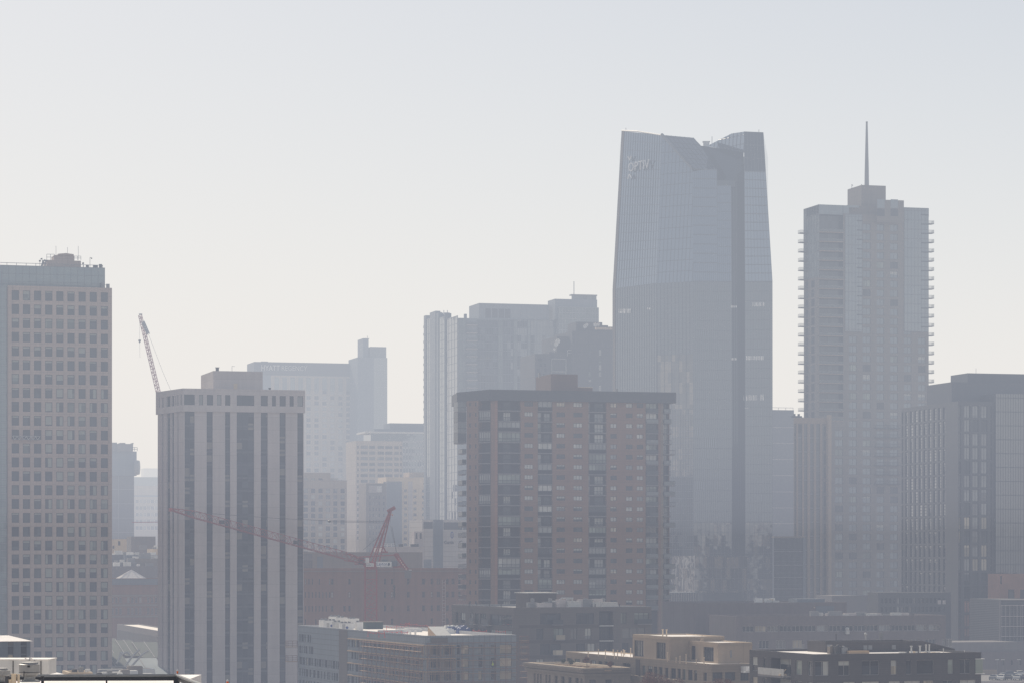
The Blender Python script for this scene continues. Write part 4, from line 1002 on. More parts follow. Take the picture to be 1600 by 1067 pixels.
# ------------------------------------------------------------------ brick apartment tower
style('flat', [('pane', 3), ('pane_pale', 1.7), ('pane_sky', 1.6), ('pane_warm', .5)], 'frame', 3, 1, .09, .35, (.3, .5))
style('flat2', [('pane', 3), ('pane_pale', 1.7), ('pane_sky', 1.6), ('pane_warm', .5)], 'frame', 2, 1, .09, .35, (.3, .5))
style('slit', [('pane', 1)], 'frame', 1, 1, .06)
style('door', [('pane', 4), ('pane_sky', 2), ('pane_pale', .8)], 'frame', 3, 1, .08, .2)
style('encl', [('pane_sky', 3), ('pane_green', 2), ('pane_pale', .8), ('pane', 1)], 'frame', 5, 2, .10)
style('encl3', [('pane_sky', 2), ('pane_green', 2), ('pane_pale', 1), ('pane', 2)], 'frame', 3, 2, .10)
def brick_tower():
    D = 790
    c = at(768, D); r = goto(c, U, 1046); ch = grid_dirs(15.5 + 42); cd = Vector((-math.cos(R(38)), math.sin(R(38))))
    cl = goto(c, cd, 729); bl = cl + Vector((.03, 1)) * 16; bk = r + V * 26; bk2 = bl + U * 20 + V * 10
    b = Bld('apartment_tower', 'brown brick apartment tower with dark overhanging roof slab and stacked balconies', 'apartment tower', c)
    FR, FC = Face(c, r), Face(cl, c); fl = 16.42 / F * D; zt = FR.z(624.5, 768); NF = 34
    ztop = lambda j: FR.z(626.0, 768) - j * fl    # window head of storey j
    mb = MB(); holes = []
    pri = lambda j: max(.25, 1 - .02 * j) if j < 20 else .05
    for j in range(NF):
        z1 = ztop(j) - (0 if j else .1); z0 = z1 - 1.25
        if z0 < 1: break
        for (x0, x1, st) in ((819.5, 833, 'flat'), (869.5, 882.7, 'flat'), (896, 910, 'flat'), (953.8, 963.6, 'flat2'), (978, 988.2, 'flat2'), (994.8, 1005, 'flat2')):
            a, e = FR.s(x0), FR.s(x1); holes.append((a, e, z0, z1, .22)); b.win(FR, a, e, z0, z1, st, -.22, pri(j))
    bays = ((771.5, 773, 813.2, 1.7), (840.3, 840.3, 863, 1.5), (919.6, 919.6, 947.4, 1.5))
    dk = MB()
    for _, x0, x1, dep in bays:
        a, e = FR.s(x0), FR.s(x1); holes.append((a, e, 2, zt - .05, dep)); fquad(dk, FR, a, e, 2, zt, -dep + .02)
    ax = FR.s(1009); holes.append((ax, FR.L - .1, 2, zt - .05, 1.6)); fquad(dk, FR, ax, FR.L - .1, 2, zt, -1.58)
    facewall(mb, FR, 0, zt, holes)
    hC = []
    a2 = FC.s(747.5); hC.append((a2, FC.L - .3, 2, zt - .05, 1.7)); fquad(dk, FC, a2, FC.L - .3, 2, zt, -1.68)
    m3 = MB(); fc_h = []
    for j in range(NF):
        z1 = ztop(j) - .15; z0 = z1 - 1.1
        if z0 < 1: break
        for x0, x1 in ((733.2, 736), (742, 744.6)):
            a, e = FC.s(x0), FC.s(x1); fc_h.append((a, e, z0, z1, .2)); b.win(FC, a, e, z0, z1, 'slit', -.2, pri(j))
    facewall(mb, FC, 0, zt, hC + fc_h)
    mb.prism([bl, cl, c, r, bk, bk2], 0, zt, skip=(1, 2))
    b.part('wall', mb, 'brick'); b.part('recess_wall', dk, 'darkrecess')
    # bright pilasters
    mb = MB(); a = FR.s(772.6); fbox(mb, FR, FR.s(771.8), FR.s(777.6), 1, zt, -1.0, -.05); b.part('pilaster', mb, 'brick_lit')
    mb = MB(); fbox(mb, FR, FR.s(1028.5), FR.s(1032.6), 1, zt, -1.2, .02); b.part('pilaster', mb, 'brick')
    mb = MB(); fbox(mb, FR, FR.s(1032.7), FR.s(1036.6), 1, zt, -1.2, -.1); b.part('pilaster', mb, 'tan_brick')
    # balconies in the recesses, some of them glazed in
    def bal(fc, a, e, j, out0, out1, rail='mull_dark', glass=None, h=1.05, nm='balcony', pr=1):
        z = ztop(j) - fl + .35
        if z < 2: return
        m2 = MB(); fbox(m2, fc, a + .03, e - .03, z - .28, z, out0, out1)
        n = max(3, int((e - a) / .35)); m2.bar(fc.P(a + .05, z + h, out1 - .06), fc.P(e - .05, z + h, out1 - .06), .05, 1)
        if glass: fbox(m2, fc, a + .05, e - .05, z + .05, z + h - .05, out1 - .1, out1 - .05, 2)
        else:
            for k in range(n + 1): p = a + .06 + (e - a - .12) * k / n; m2.bar(fc.P(p, z, out1 - .06), fc.P(p, z + h, out1 - .06), .03, 1)
        b.part(nm, m2, ['concrete_dark', rail, glass or rail])
    for j in range(20):
        for bi, (x00, x0, x1, dep) in enumerate(bays):
            a, e = FR.s(x0), FR.s(x1); z1 = ztop(j) + .1; z0 = ztop(j) - fl + .35
            if bi == 0: a = FR.s(778)
            enclosed = random.random() < (.38 if bi else .4)
            if bi == 0 and j in (3, 7): enclosed = True
            if bi == 1 and j in (4, 6, 8): enclosed = True
            if bi == 2 and j in (4, 6, 12, 14, 17): enclosed = True
            if bi == 1 and j in (1, 2, 5, 9): enclosed = False
            bal(FR, a, e, j, -dep, .12 if bi else .3)
            if enclosed: b.win(FR, a + .1, e - .1, z0 + (.1 if j % 2 else 1.0), z1, 'encl' if bi != 1 else 'encl3', -.12, pri(j))
            else:
                w = (e - a)
                if bi == 0: b.win(FR, a + w * .3, a + w * .62, z0 + .1, z1 - .25, 'door', -dep + .1, pri(j))
                elif bi == 1: b.win(FR, a + .15, a + w * .32, z0 + .1, z1 - .2, 'slit', -dep + .1, pri(j), pane=random.choice(['pane_sky', 'pane_green'])); b.win(FR, a + w * .5, e - .3, z0 + .1, z1 - .4, 'flat2', -dep + .1, pri(j))
                else: b.win(FR, a + w * .4, e - .5, z0 + .1, z1 - .3, 'door', -dep + .1, pri(j)); b.win(FR, a + .1, a + w * .15, z0 + .1, z1 - .2, 'slit', -dep + .1, pri(j), pane='pane_sky')
        # corner recess, left part
        a, e = FC.s(747.8), FC.L - .35
        bal(FC, a, e, j, -1.7, .1)
        if j in (3, 7) or random.random() < .15: b.win(FC, a + .1, e - .1, ztop(j) - fl + .6, ztop(j) + .1, 'encl', -.1, pri(j), pane='pane_sky')
        # right hand glazed balconies
        bal(FR, FR.s(1009.3), FR.s(1028.3), j, -1.5, .35, glass='pane' if random.random() < .6 else 'balglass')
        b.win(FR, FR.s(1010), FR.s(1027), ztop(j) - fl + .7, ztop(j) + .05, 'encl3' if random.random() < .5 else 'door', -.6, pri(j))
        a, e = FR.s(1036.8), FR.L + random.choice([.5, 1.6, 1.6, .3])
        bal(FR, a, e, j, -2.2, .5, glass='balglass' if random.random() < .5 else None)
        b.win(FR, FR.s(1037.4), FR.s(1045.4), ztop(j) - fl + .4, ztop(j) + .05, 'door', -1.2, pri(j), pane=random.choice(['pane_sky', 'pane_green', 'pane', 'pane_pale']))
        # left edge balconies
        s_ = (715.2 if j < 4 else 722.2); fv = Face(bl, cl)
        q0 = goto(cl + V * .5, -U, s_); m2 = MB(); z = ztop(j) - fl + .35
        m2.prism([q0, cl + V * .5, cl + V * 5, q0 + V * 4.5], z - .3, z, bottom=True)
        n = 6
        for (p, q) in ((q0, cl + V * .5), (q0 + V * 4.5, q0)):
            m2.bar((*p, z + 1.1), (*q, z + 1.1), .06, 1)
            if j < 4: m2.poly([(*p, z), (*q, z), (*q, z + 2.6), (*p, z + 2.6)], 2)
            for k in range(n + 1): t = p.lerp(q, k / n); m2.bar((*t, z), (*t, z + (2.6 if j < 4 else 1.1)), .04, 1)
            if j >= 4 and j % 3: m2.poly([(*p, z + .05), (*q, z + .05), (*q, z + 1.0), (*p, z + 1.0)], 2)
        b.part('balcony', m2, ['concrete_dark', 'mull_dark', 'pane' if j % 2 else 'balglass'])
    # roof slab with chamfered corner
    e0 = at(714, D + 13); e1 = at(765, D - 1.6); e2 = goto(e1, U, 1056.5); zs0, zs1 = FR.z(625.5, 768), FR.z(608.6, 768)
    P = [e0, e1, e2, e2 + V * 30, e0 + V * 18 + U * 3]
    mb = MB(); mb.prism(P, zs0, zs1, bottom=True, top=False); b.part('roof_slab', mb, 'slab')
    flat_roof(b, P, zs1, .5, .5, 'gravel', 'brick')
    pc = at(861, D + 9); pl = goto(pc, V, 837.3); pr = goto(pc, U, 902.7); mb = MB(); mb.prism([pl, pc, pr, pl + pr - pc], zs1 - .5, PZ(584, pc.y)); b.part('penthouse', mb, 'brick_pale')
    mb = MB(); q = goto(pc, U, 903) + V * 1; e = goto(pc, U, 927.5) + V * 1; mb.prism([q, e, e + V * 6, q + V * 6], zs1 - .5, PZ(604.2, pc.y)); b.part('penthouse', mb, 'brick_pale')
    mb = MB(); F4 = Face(q, e); fbox(mb, F4, 0, F4.L, PZ(604.2, pc.y), PZ(603.2, pc.y), -5, .1); b.part('coping', mb, 'cream')
    for x, y in ((843, 582), (964, 607)):
        mb = MB(); q = at(x, D + 10); mb.cbox(q, U, .5, .5, PZ(586, D) if x < 900 else zs1 - .4, PZ(y, D + 10)); b.part('vent', mb, 'metal_grey')
    b.finish()
brick_tower()

# ------------------------------------------------------------------ tallest glass tower
def glass_tower():
    b = Bld('glass_tower', 'tallest faceted blue grey glass tower with a notched top and lettering', 'skyscraper', at(1083, 1045))
    P = lambda px, py, D: Vector((PX(px, D), D, PZ(py, D)))
    G = lambda px, D: Vector((PX(px, D), D, 0))
    DA, DB, DC, DD, DE = 1072, 1050, 1042, 1043, 1043.5     # depths at x = 957, 1025, 1083, 1143, 1207
    yb = 440
    # lean of the upper part: the facets tilt back above the break
    def facet(pts, nv, nh, nm, mat, mull='mull', w=.12, hw=.16, proud=.14):
        m2 = MB(); curtain(m2, *pts, nv, nh, w, proud, hw=hw); return b.part(nm, m2, [mat, mull])
    # left facet A
    A0, A1 = G(957.2, DA), G(1026.8, DB); a0, a1 = P(957.6, 452, DA), P(1026.0, yb, DB); ta0, ta1 = P(971.6, 205.5, DA + 4), P(1034.5, 211.5, DB + 6)
    a1 = Vector((a1.x, a1.y, a0.z))
    facet((A0, A1, a1, a0), 18, 37, 'glass_facet', 'optiv_low'); facet((a0, a1, ta1, ta0), 17, 17, 'glass_facet', 'optiv', 'mull', w=.16, proud=.1)
    # facet B
    B1 = G(1083.6, DC); b1 = Vector((PX(1083.2, DC), DC, a0.z))
    zw0, zw1, zw2 = PZ(640, DB), PZ(555, DB), PZ(745, DB)
    lz = lambda z, g: Vector((g.x, g.y, z))
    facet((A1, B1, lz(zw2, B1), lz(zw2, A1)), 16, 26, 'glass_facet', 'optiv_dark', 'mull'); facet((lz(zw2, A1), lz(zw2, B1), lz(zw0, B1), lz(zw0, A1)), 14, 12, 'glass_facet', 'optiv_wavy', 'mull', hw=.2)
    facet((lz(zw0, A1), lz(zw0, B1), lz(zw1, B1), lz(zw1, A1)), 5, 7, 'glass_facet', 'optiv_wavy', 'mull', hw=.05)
    facet((lz(zw1, A1), lz(zw1, B1), b1, a1), 10, 14, 'glass_facet', 'optiv_low')
    tb = P(1082.2, 264.8, DC + 5)                    # lower end of the diagonal cut
    tb_ = P(1120, 265.5, DC + 5.8)
    m2 = MB(); n1 = (b1 - a1).cross(ta1 - a1)
    def clipped(quad, nv, nh, poly):
        """curtain on a polygon: the sheet, then vertical and horizontal bars clipped to it"""
        m2 = MB(); o = Vector(poly[0]); nrm = Vector((0, 0, 0))
        for i in range(len(poly)): nrm += Vector(poly[i]).cross(Vector(poly[(i + 1) % len(poly)]))
        nrm.normalize(); poly = [Vector((p[0], p[1] - (Vector(p) - o).dot(nrm) / nrm.y, p[2])) for p in poly]; ex = Vector((nrm.y, -nrm.x, 0)).normalized() * -1; ey = nrm.cross(ex).normalized()
        if ey.z < 0: ey = -ey; ex = -ex
        P2 = [((p - o).dot(ex), (p - o).dot(ey)) for p in poly]
        m2.poly(poly, 0, [(x, y + o.z) for x, y in P2])
        def cross(ax, t):
            r_ = []
            for i in range(len(P2)):
                p, q = P2[i], P2[(i + 1) % len(P2)]
                if (p[ax] - t) * (q[ax] - t) < 0: k = (t - p[ax]) / (q[ax] - p[ax]); r_.append(p[1 - ax] + k * (q[1 - ax] - p[1 - ax]))
            return sorted(r_)
        for ax, step in ((0, nv), (1, nh)):
            lo, hi = min(p[ax] for p in P2), max(p[ax] for p in P2); t = lo + step
            while t < hi:
                c_ = cross(ax, t)
                for k in range(0, len(c_) - 1, 2):
                    p = (t, c_[k]) if ax == 0 else (c_[k], t); q = (t, c_[k + 1]) if ax == 0 else (c_[k + 1], t)
                    pp = [o + ex * u[0] + ey * u[1] + nrm * .06 for u in (p, q)]; m2.bar(pp[0], pp[1], .09, 1)
                t += step
        return m2
    b.part('glass_facet', clipped(None, 1.6, 4.1, [a1, b1, tb, ta1]), ['optiv', 'mull'])
    # sloped cut of the crown
    n0, n1_ = P(1083.2, 216.2, DC + 24), P(1092.5, 229.5, DC + 26)
    b.part('sloped_facet', clipped(None, 2.2, 3.4, [ta1, tb, tb_, n1_, n0]), ['optiv_low', 'mull'])
    m2 = MB(); m2.bar(ta1 + Vector((-.2, -.2, .3)), tb + Vector((0, -.2, 0)), .55); b.part('edge_trim', m2, 'mull')
    # facet C
    C1 = G(1121, DC + .7); c1 = Vector((PX(1121, DC + .7), DC + .7, a0.z)); D1 = G(1143.5, DD); d1 = Vector((PX(1143, DD), DD, a0.z)); td = P(1142, 290, DD + 5); tc = P(1120.6, 290, DC + 5.7)
    zr = PZ(815, DC); zq = PZ(700, DC)
    for p, q, pm, qm in ((B1, C1, b1, c1), (C1, D1, c1, d1)):
        nv = 6 if p is B1 else 4
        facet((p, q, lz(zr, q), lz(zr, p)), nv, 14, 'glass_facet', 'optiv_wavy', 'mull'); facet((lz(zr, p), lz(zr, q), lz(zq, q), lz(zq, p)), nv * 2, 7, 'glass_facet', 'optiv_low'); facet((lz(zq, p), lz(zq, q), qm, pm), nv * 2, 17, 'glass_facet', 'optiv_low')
    facet((b1, c1, tb_, tb), 12, 12, 'glass_facet', 'optiv', 'mull', hw=.3); facet((c1, d1, td, tc), 7, 11, 'glass_facet', 'optiv')
    # slot
    S0, S1 = G(1143.5, DD + 2.5), G(1164.5, DD + 4); s0, s1 = P(1141, 285, DD + 8), P(1163, 262, DD + 9)
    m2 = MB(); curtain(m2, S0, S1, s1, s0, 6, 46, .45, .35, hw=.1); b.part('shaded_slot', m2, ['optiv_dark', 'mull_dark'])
    m2 = MB(); m2.poly([D1, S0, s0, td]); b.part('slot_side', m2, 'mull_dark')
    # right facet
    E0, E1 = G(1164.5, DD + 1), G(1207, DE); e0 = Vector((PX(1164.2, DD + 1), DD + 1, PZ(yb, DD))); e1 = Vector((PX(1206.8, DE), DE, e0.z)); te0, te1 = P(1162.6, 206.3, DD + 4), P(1192.6, 207.6, DE + 4)
    zE = PZ(266, DD)
    kk = (zE - e0.z) / (te0.z - e0.z); me0, me1 = e0.lerp(te0, kk), e1.lerp(te1, kk)
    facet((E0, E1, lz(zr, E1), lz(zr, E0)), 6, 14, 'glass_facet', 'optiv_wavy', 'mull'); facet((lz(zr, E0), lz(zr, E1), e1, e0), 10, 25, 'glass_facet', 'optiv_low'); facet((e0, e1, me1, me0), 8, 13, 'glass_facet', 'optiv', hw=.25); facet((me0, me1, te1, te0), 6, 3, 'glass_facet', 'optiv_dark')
    # shoulder to the left of the right facet and the dark hollow behind the notch
    h0, h1, h2 = P(1142, 211.2, DD + 14), P(1104.5, 228.3, DD + 24), P(1161.5, 239.5, DD + 10)
    b.part('sloped_facet', clipped(None, 2.4, 3.4, [P(1104.5, 229, DD + 24), P(1161.8, 241, DD + 6), te0, h0]), ['optiv', 'mull'])
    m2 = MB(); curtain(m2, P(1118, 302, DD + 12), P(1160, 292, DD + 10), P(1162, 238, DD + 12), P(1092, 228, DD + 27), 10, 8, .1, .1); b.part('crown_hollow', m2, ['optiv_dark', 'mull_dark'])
    m2 = MB(); m2.poly([P(1119, 289, DD + 6), P(1162, 284, DD + 8), P(1162, 290, DD + 14), P(1119, 293, DD + 14)]); m2.prism([(PX(1119, DD), DD + 5.5), (PX(1151, DD), DD + 6.5), (PX(1151, DD), DD + 12), (PX(1119, DD), DD + 12)], PZ(289, DD), PZ(279, DD)); b.part('crown_beam', m2, 'optiv_dark')
    m2 = MB(); x = P(1103.5, 229, DD + 30); m2.cbox((x.x, x.y), Vector((1, 0)), 2.3, 2, PZ(232, DD + 30), PZ(222.5, DD + 30)); m2.cbox((x.x, x.y), Vector((1, 0)), 2.8, 2.4, PZ(222.5, DD + 30), PZ(221.7, DD + 30)); b.part('roof_unit', m2, 'white')
    # closed back so that nothing hollow shows
    m2 = MB(); bk = [Vector((PX(1200, 1100), 1100)), Vector((PX(968, 1112), 1112))]
    m2.poly([E1, (*bk[0], 0), (*bk[0], te1.z - 2), te1, e1]); m2.poly([(*bk[0], 0), (*bk[1], 0), (*bk[1], ta0.z - 2), (*bk[0], te1.z - 2)]); m2.poly([(*bk[1], 0), A0, a0, ta0, (*bk[1], ta0.z - 2)])
    zr_ = PZ(262, 1060); m2.poly([(*v[:2], zr_) for v in (ta0 + Vector((1, 2, 0)), ta1 + Vector((0, 2, 0)), n0 + Vector((0, 3, 0)), h0 + Vector((0, 16, 0)), te0 + Vector((0, 3, 0)), te1 + Vector((-1, 2, 0)), (*bk[0], 0), (*bk[1], 0))]); b.part('back_wall', m2, 'optiv_dark')
    m2 = MB(); g0 = G(956.6, DA - .2); m2.poly([G(957.1, DA - .4), G(961, DA - 1.6), a0 + Vector((.9, -1.6, 0)), a0 + Vector((-.02, -.4, 0))]); m2.poly([a0 + Vector((-.02, -.4, 0)), a0 + Vector((.9, -1.6, 0)), ta0 + Vector((.8, -1.4, 0)), ta0 + Vector((0, -.4, 0))]); b.part('edge_strip', m2, 'limestone')
    m2 = MB(); m2.bar(ta0 + Vector((0, 0, .2)), ta0.lerp(ta1, .4) + Vector((0, 0, .5)), .3); m2.bar(ta0.lerp(ta1, .4) + Vector((0, 0, .5)), ta1 + Vector((0, 0, -.1)), .3)
    m2.cbox((ta0.x + .9, ta0.y + 1), Vector((1, 0)), 1.4, 1.2, ta0.z - .6, ta0.z + .4); b.part('roof_edge_or_highlight', m2, 'white')  # white bars paint in the highlight along the roof edge
    for p, hh in ((P(978, 206, DA + 4), 1.4), (P(1112.5, 227, DD + 24), 3.2), (P(1185.8, 208, DE + 3), 1.2)):
        m2 = MB(); m2.bar(p, p + Vector((0, 0, hh)), .1); b.part('antenna', m2, 'metal_grey')
    # lit offices, their light painted as pale pane colour
    for (x0, x1, y0, y1, dep, n) in ((1176, 1195, 473, 479, DD + 5, 8), (1142, 1152, 478, 481, DD + 2, 4), (1166, 1194, 556, 562, DD + 3, 11), (1142, 1151.5, 559, 562.5, DD + 2, 4), (1161, 1184, 617, 625, DD + 1.5, 9), (1188, 1194, 616, 625, DD + 7, 3), (1164, 1170, 636.5, 638, DD + 1, 3), (967, 987, 483, 489.5, DA - 5, 9), (1012, 1018, 481.5, 484, DB + 4, 2), (970, 986, 366, 368, DA - 4, 6)):
        for k in range(n):
            x = x0 + (x1 - x0) * k / n; xe = x + (x1 - x0) / n * .5
            if 'A' and x < 1030: f_ = Face(A0.xy, A1.xy)
            elif x < 1150: f_ = Face(C1.xy, D1.xy)
            elif x < 1164: f_ = Face(S0.xy, S1.xy)
            else: f_ = Face(E0.xy, E1.xy)
            if y0 < 440: continue
            b.win(f_, f_.s(x), f_.s(xe), f_.z(y1, x), f_.z(y0, x), 'litwin', .2)
    # lettering on the left facet
    Ft = Face(ta0.xy.lerp(a0.xy, .0), ta1.xy)
    s = (ta1 - ta0).normalized()
    tx = text_part(b, 'OPTIV', Ft, 0, 0, 6.2, 'signgrey', ext=.22)
    me = tx.data; me.transform(tx.matrix_basis.inverted() if 0 else Matrix.Identity(4))
    fa = Face(a0.xy, a1.xy)
    def place(px, py): 
        q = fa.s(px); zz = fa.z(py, px); t = (zz - a0.z) / (ta0.z - a0.z); base = a0.lerp(ta0, t); e_ = a1.lerp(ta1, t)
        f_ = Face(base.xy, e_.xy); return f_.P(f_.s(px), PZ(py, f_.xy(f_.s(px)).y), .75)
    p0, p1 = place(983.8, 269.5), place(1016.8, 264.5)
    k = (p1.xy - p0.xy).length / max(1e-6, max((Vector((v.co.x, v.co.y)).length for v in me.vertices)))
    zs = [v.co.z for v in me.vertices]; kz = (PZ(255.5, 1070) - PZ(269.5, 1070)) / (max(zs) - min(zs)) * 1.02
    me.transform(Matrix.Diagonal((k, k, kz, 1)))
    tx.location = p0 - b.root.location
    m2 = MB()
    for sgn, yc in ((1, 247.5), (-1, 276.5)):
        pc = place(986.5, yc); d = fa.d
        for sx in (-1, 1):
            q = [Vector((0, 0, -sgn * .9)), Vector((sx * .6 * d.x, sx * .6 * d.y, 0)), Vector((sx * 1.05 * d.x, sx * 1.05 * d.y, sgn * .75))]
            m2.bar(pc + q[0], pc + q[1], .3); m2.bar(pc + q[1], pc + q[2], .3)
    b.part('emblem', m2, 'signgrey')
    # podium
    c = at(1085.5, 1012); r = goto(c, U, 1168); Fp = Face(c, r); zt = Fp.z(867.8, 1120)
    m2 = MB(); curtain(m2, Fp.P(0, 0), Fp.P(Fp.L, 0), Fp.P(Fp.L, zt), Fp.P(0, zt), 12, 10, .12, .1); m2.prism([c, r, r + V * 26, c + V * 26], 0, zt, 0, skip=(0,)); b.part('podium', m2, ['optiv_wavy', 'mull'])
    m2 = MB(); fbox(m2, Fp, 0, Fp.s(1158), Fp.z(943, 1120), Fp.z(925, 1120), .15, .5); b.part('podium_canopy', m2, 'optiv_dark')
    b.finish()
M['litpane'] = glassmat('pale_lit_pane', (.75, .75, .72), ior=1.5)
style('litwin', [('litpane', 1)], 'mull', 1, 1, 0)
glass_tower()

def grey_slab_and_mid():
    D = 1190
    c = at(1198, D); r = goto(c, U, 1240.5); b = Bld('office_building', 'plain grey block with pale floor joints right of the tallest glass tower', 'office building', c)
    FR = Face(c, r); zt = FR.z(640.2, 1225); mb = MB(); facewall(mb, FR, 0, zt); mb.prism([c, r, r + V * 18, c + V * 18], 0, zt, skip=(0,)); b.part('wall', mb, 'greyplain')
    k = 0
    for y in (667, 691.5, 717, 742, 767.5, 792.5, 817):
        mb = MB(); fbox(mb, FR, FR.s(1207), FR.L, FR.z(y + .7, 1225), FR.z(y, 1225), 0, .1); b.part('floor_joint', mb, 'concrete')
    mb = MB(); seg_rail(mb, [FR.xy(FR.s(1206), -1), FR.xy(FR.L, -1)], zt, 1.0, .08, 3, 1); b.part('roof_railing', mb, 'metal_grey')
    b.finish()
    D = 940
    c = at(1209, D); r = goto(c, U, 1258); b = Bld('glass_building', 'mid height glass building with a pale edge frame beside the tall apartment tower', 'office building', c)
    FR = Face(c, r); zt = FR.z(838.3, 1230)
    mb = MB(); curtain(mb, FR.P(0, 0), FR.P(FR.L, 0), FR.P(FR.L, zt - .3), FR.P(0, zt - .3), 26, 12, .14, .12, hw=.1); Y_ = Vector((.1, 1)) * 20; mb.prism([c, r, r + Y_, c + Y_], 0, zt - .3, 0, skip=(0,)); b.part('curtain_wall', mb, ['optiv_dark', 'mull'])
    mb = MB(); fbox(mb, FR, 0, FR.L, zt - .3, zt + .2, -2, .3); b.part('roof_edge_or_highlight', mb, 'limestone')
    mb = MB(); fbox(mb, FR, FR.L - .9, FR.L, 0, zt - .35, .13, .5); b.part('edge_frame', mb, 'bluegrey')
    for y in (860.5, 882, 901, 919):
        mb = MB(); fbox(mb, FR, 0, FR.L - 1, FR.z(y + .6, 1230), FR.z(y, 1230), .13, .25); b.part('floor_band', mb, 'mull_light')
    b.finish()
M['reflect_orange'] = wallmat('painted_orange_reflection', (.30, .175, .13), var=.55, scale=.15)
M['greyplain'] = wallmat('plain_grey_cladding', (.105, .112, .125), var=.08)
grey_slab_and_mid()

# ------------------------------------------------------------------ tall apartment tower with the spire
M['fspane'] = glassmat('apartment_pane', (.10, .122, .14), ior=1.8, tilt=.015, var=.3, tint=(.9, .96, 1))
style('fswin', [('fspane', 9), ('pane', 1.5), ('pane_green', .6)], 'frame', 2, 1, .08, .06)
def spire_tower():
    D = 1000
    c = at(1280, D); r = goto(c, U, 1451); l = goto(c, V, 1256)
    b = Bld('apartment_tower', 'tall tan and glass apartment tower with side balconies and a needle spire', 'skyscraper', c)
    FR, FL = Face(c, r), Face(l, c); fl = 14.72 / F * D; k = D / F
    zt = FR.z(319.8, 1280); zR = FR.z(334.5, 1330); zt2 = FR.z(325, 1430)
    zsplit = FR.z(518, 1330); zlow = FR.z(650, 1300); zlow2 = FR.z(654, 1350)
    # rows
    y0 = 347.5
    rows = [HC + (HY - y0) * k - j * fl for j in range(46)]
    holes = []
    cols = [(1305, 1317, 3), (1326.5, 1338.6, 1), (1348, 1360.3, 0), (1369.8, 1381.3, 0), (1391, 1402.8, 0), (1412.4, 1424, 2), (1434.3, 1446, 1)]
    for j, z1 in enumerate(rows):
        z0 = z1 - fl * .70
        if z0 < 2: break
        for x0, x1, t in cols:
            if t == 3 and z1 > zlow2 - 3: continue
            if t == 1 and z1 > zsplit + 1: continue
            if t == 2 and z1 > zsplit + 2: continue
            if x0 > 1405 and z1 < PZ(760, D): continue
            a, e = FR.s(x0), FR.s(x1); tall = 0
            pane = None
            if 745 < HY - (z1 - HC) / k < 768 and x0 > 1360 and x0 < 1405: pane = 'pane'
            holes.append((a, e, z0, z1, .3)); b.win(FR, a, e, z0, z1, 'fswin', -.3, max(.3, 1 - .012 * j), pane=pane)
    aR, aL = FR.s(1317.5), FR.s(1320.3)
    mb = MB()
    a0_ = FR.s(1320.3)
    facewall(mb, FR, 0, zR, [h for h in holes] , s0=aR)
    # balcony recess on the left of the front
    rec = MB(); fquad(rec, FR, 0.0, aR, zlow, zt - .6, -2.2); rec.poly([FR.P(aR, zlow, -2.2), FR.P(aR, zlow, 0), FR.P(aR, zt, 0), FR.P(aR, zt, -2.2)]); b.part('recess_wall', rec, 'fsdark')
    facewall(mb, FR, 0, zlow, [h for h in holes if h[1] < aR], s1=aR)
    # left return
    for j, z1 in enumerate(rows):
        z0 = z1 - fl * .78
        if z0 < 2: break
        if z1 > PZ(432, D): continue
        for x0, x1 in ((1258.6, 1262.8), (1267.8, 1272.6)):
            b.win(FL, FL.s(x0), FL.s(x1), z0, z1, 'far', .03, max(.2, .9 - .02 * j))
    facewall(mb, FL, 0, PZ(432, D), [])
    mb.prism([l, c, r, l + r - c], 0, zR, skip=(0, 1)); b.part('wall', mb, 'fstone')
    m2 = MB(); zz = PZ(432, D); curtain(m2, FL.P(0, zz), FL.P(FL.L, zz), FL.P(FL.L, zt), FL.P(0, zt), 6, 8, .12, .1, hw=.2); m2.prism([l, c, l + r * 0 + U * 8 + (c - l) * 0, l + U * 8], zz, zt, 0, skip=(0, 1)) if 0 else None; b.part('glass_corner', m2, ['spirelight', 'mull'])
    m2 = MB(); q = [l, c, FR.xy(aR, -.1), FR.xy(aR, -.1) + V * 14, l + U * 3]; aX = FR.s(1327); m2.prism([FR.xy(0, -.0), FR.xy(aX, -.25), FR.xy(aX, 0) + V * 12, FR.xy(0, 0) + V * 12], zt - 3.4, zt, 0, skip=()); b.part('glass_parapet', m2, 'fsglass')
    # upper glass bays of the front
    def bay(x0, x1, ya, yb_, nv, out=.16):
        a, e = FR.s(x0), FR.s(x1); z0, z1 = FR.z(yb_, x0), FR.z(ya, x0); n = max(1, int((z1 - z0) / fl)); m2 = MB()
        curtain(m2, FR.P(a, z0, out), FR.P(e, z0, out), FR.P(e, z1, out), FR.P(a, z1, out), nv, 1, .1, .08, hw=.25, floors=[t for i in range(n + 1) for t in ((z1 - 0.8 - i * fl - z0) / (z1 - z0),) if 0 <= t <= 1] + [0, 1]); 
        for s_ in (a, e): m2.poly([FR.P(s_, z0, 0), FR.P(s_, z0, out), FR.P(s_, z1, out), FR.P(s_, z1, 0)], 1)
        m2.poly([FR.P(a, z1, out), FR.P(e, z1, out), FR.P(e, z1, -.2), FR.P(a, z1, -.2)], 1); b.part('glass_bay', m2, ['fsglass', 'mull'])
        z = z1 - 2.0
        while z > z0 + 1:
            m3 = MB(); fbox(m3, FR, e - (e - a) * .3, e, z - .35, z, out + .02, out + .22); b.part('sun_shade', m3, 'mull_dark'); z -= fl
    bay(1320.4, 1346.8, 335, 518, 5); bay(1412.8, 1450.4, 325.5, 518, 7)
    m2 = MB(); m2.prism([FR.xy(FR.s(1412.8), .14), FR.xy(FR.L, .14), FR.xy(FR.L, -16), FR.xy(FR.s(1412.8), -16)], zR - .2, zt2); b.part('upper_storey', m2, 'fsglass')
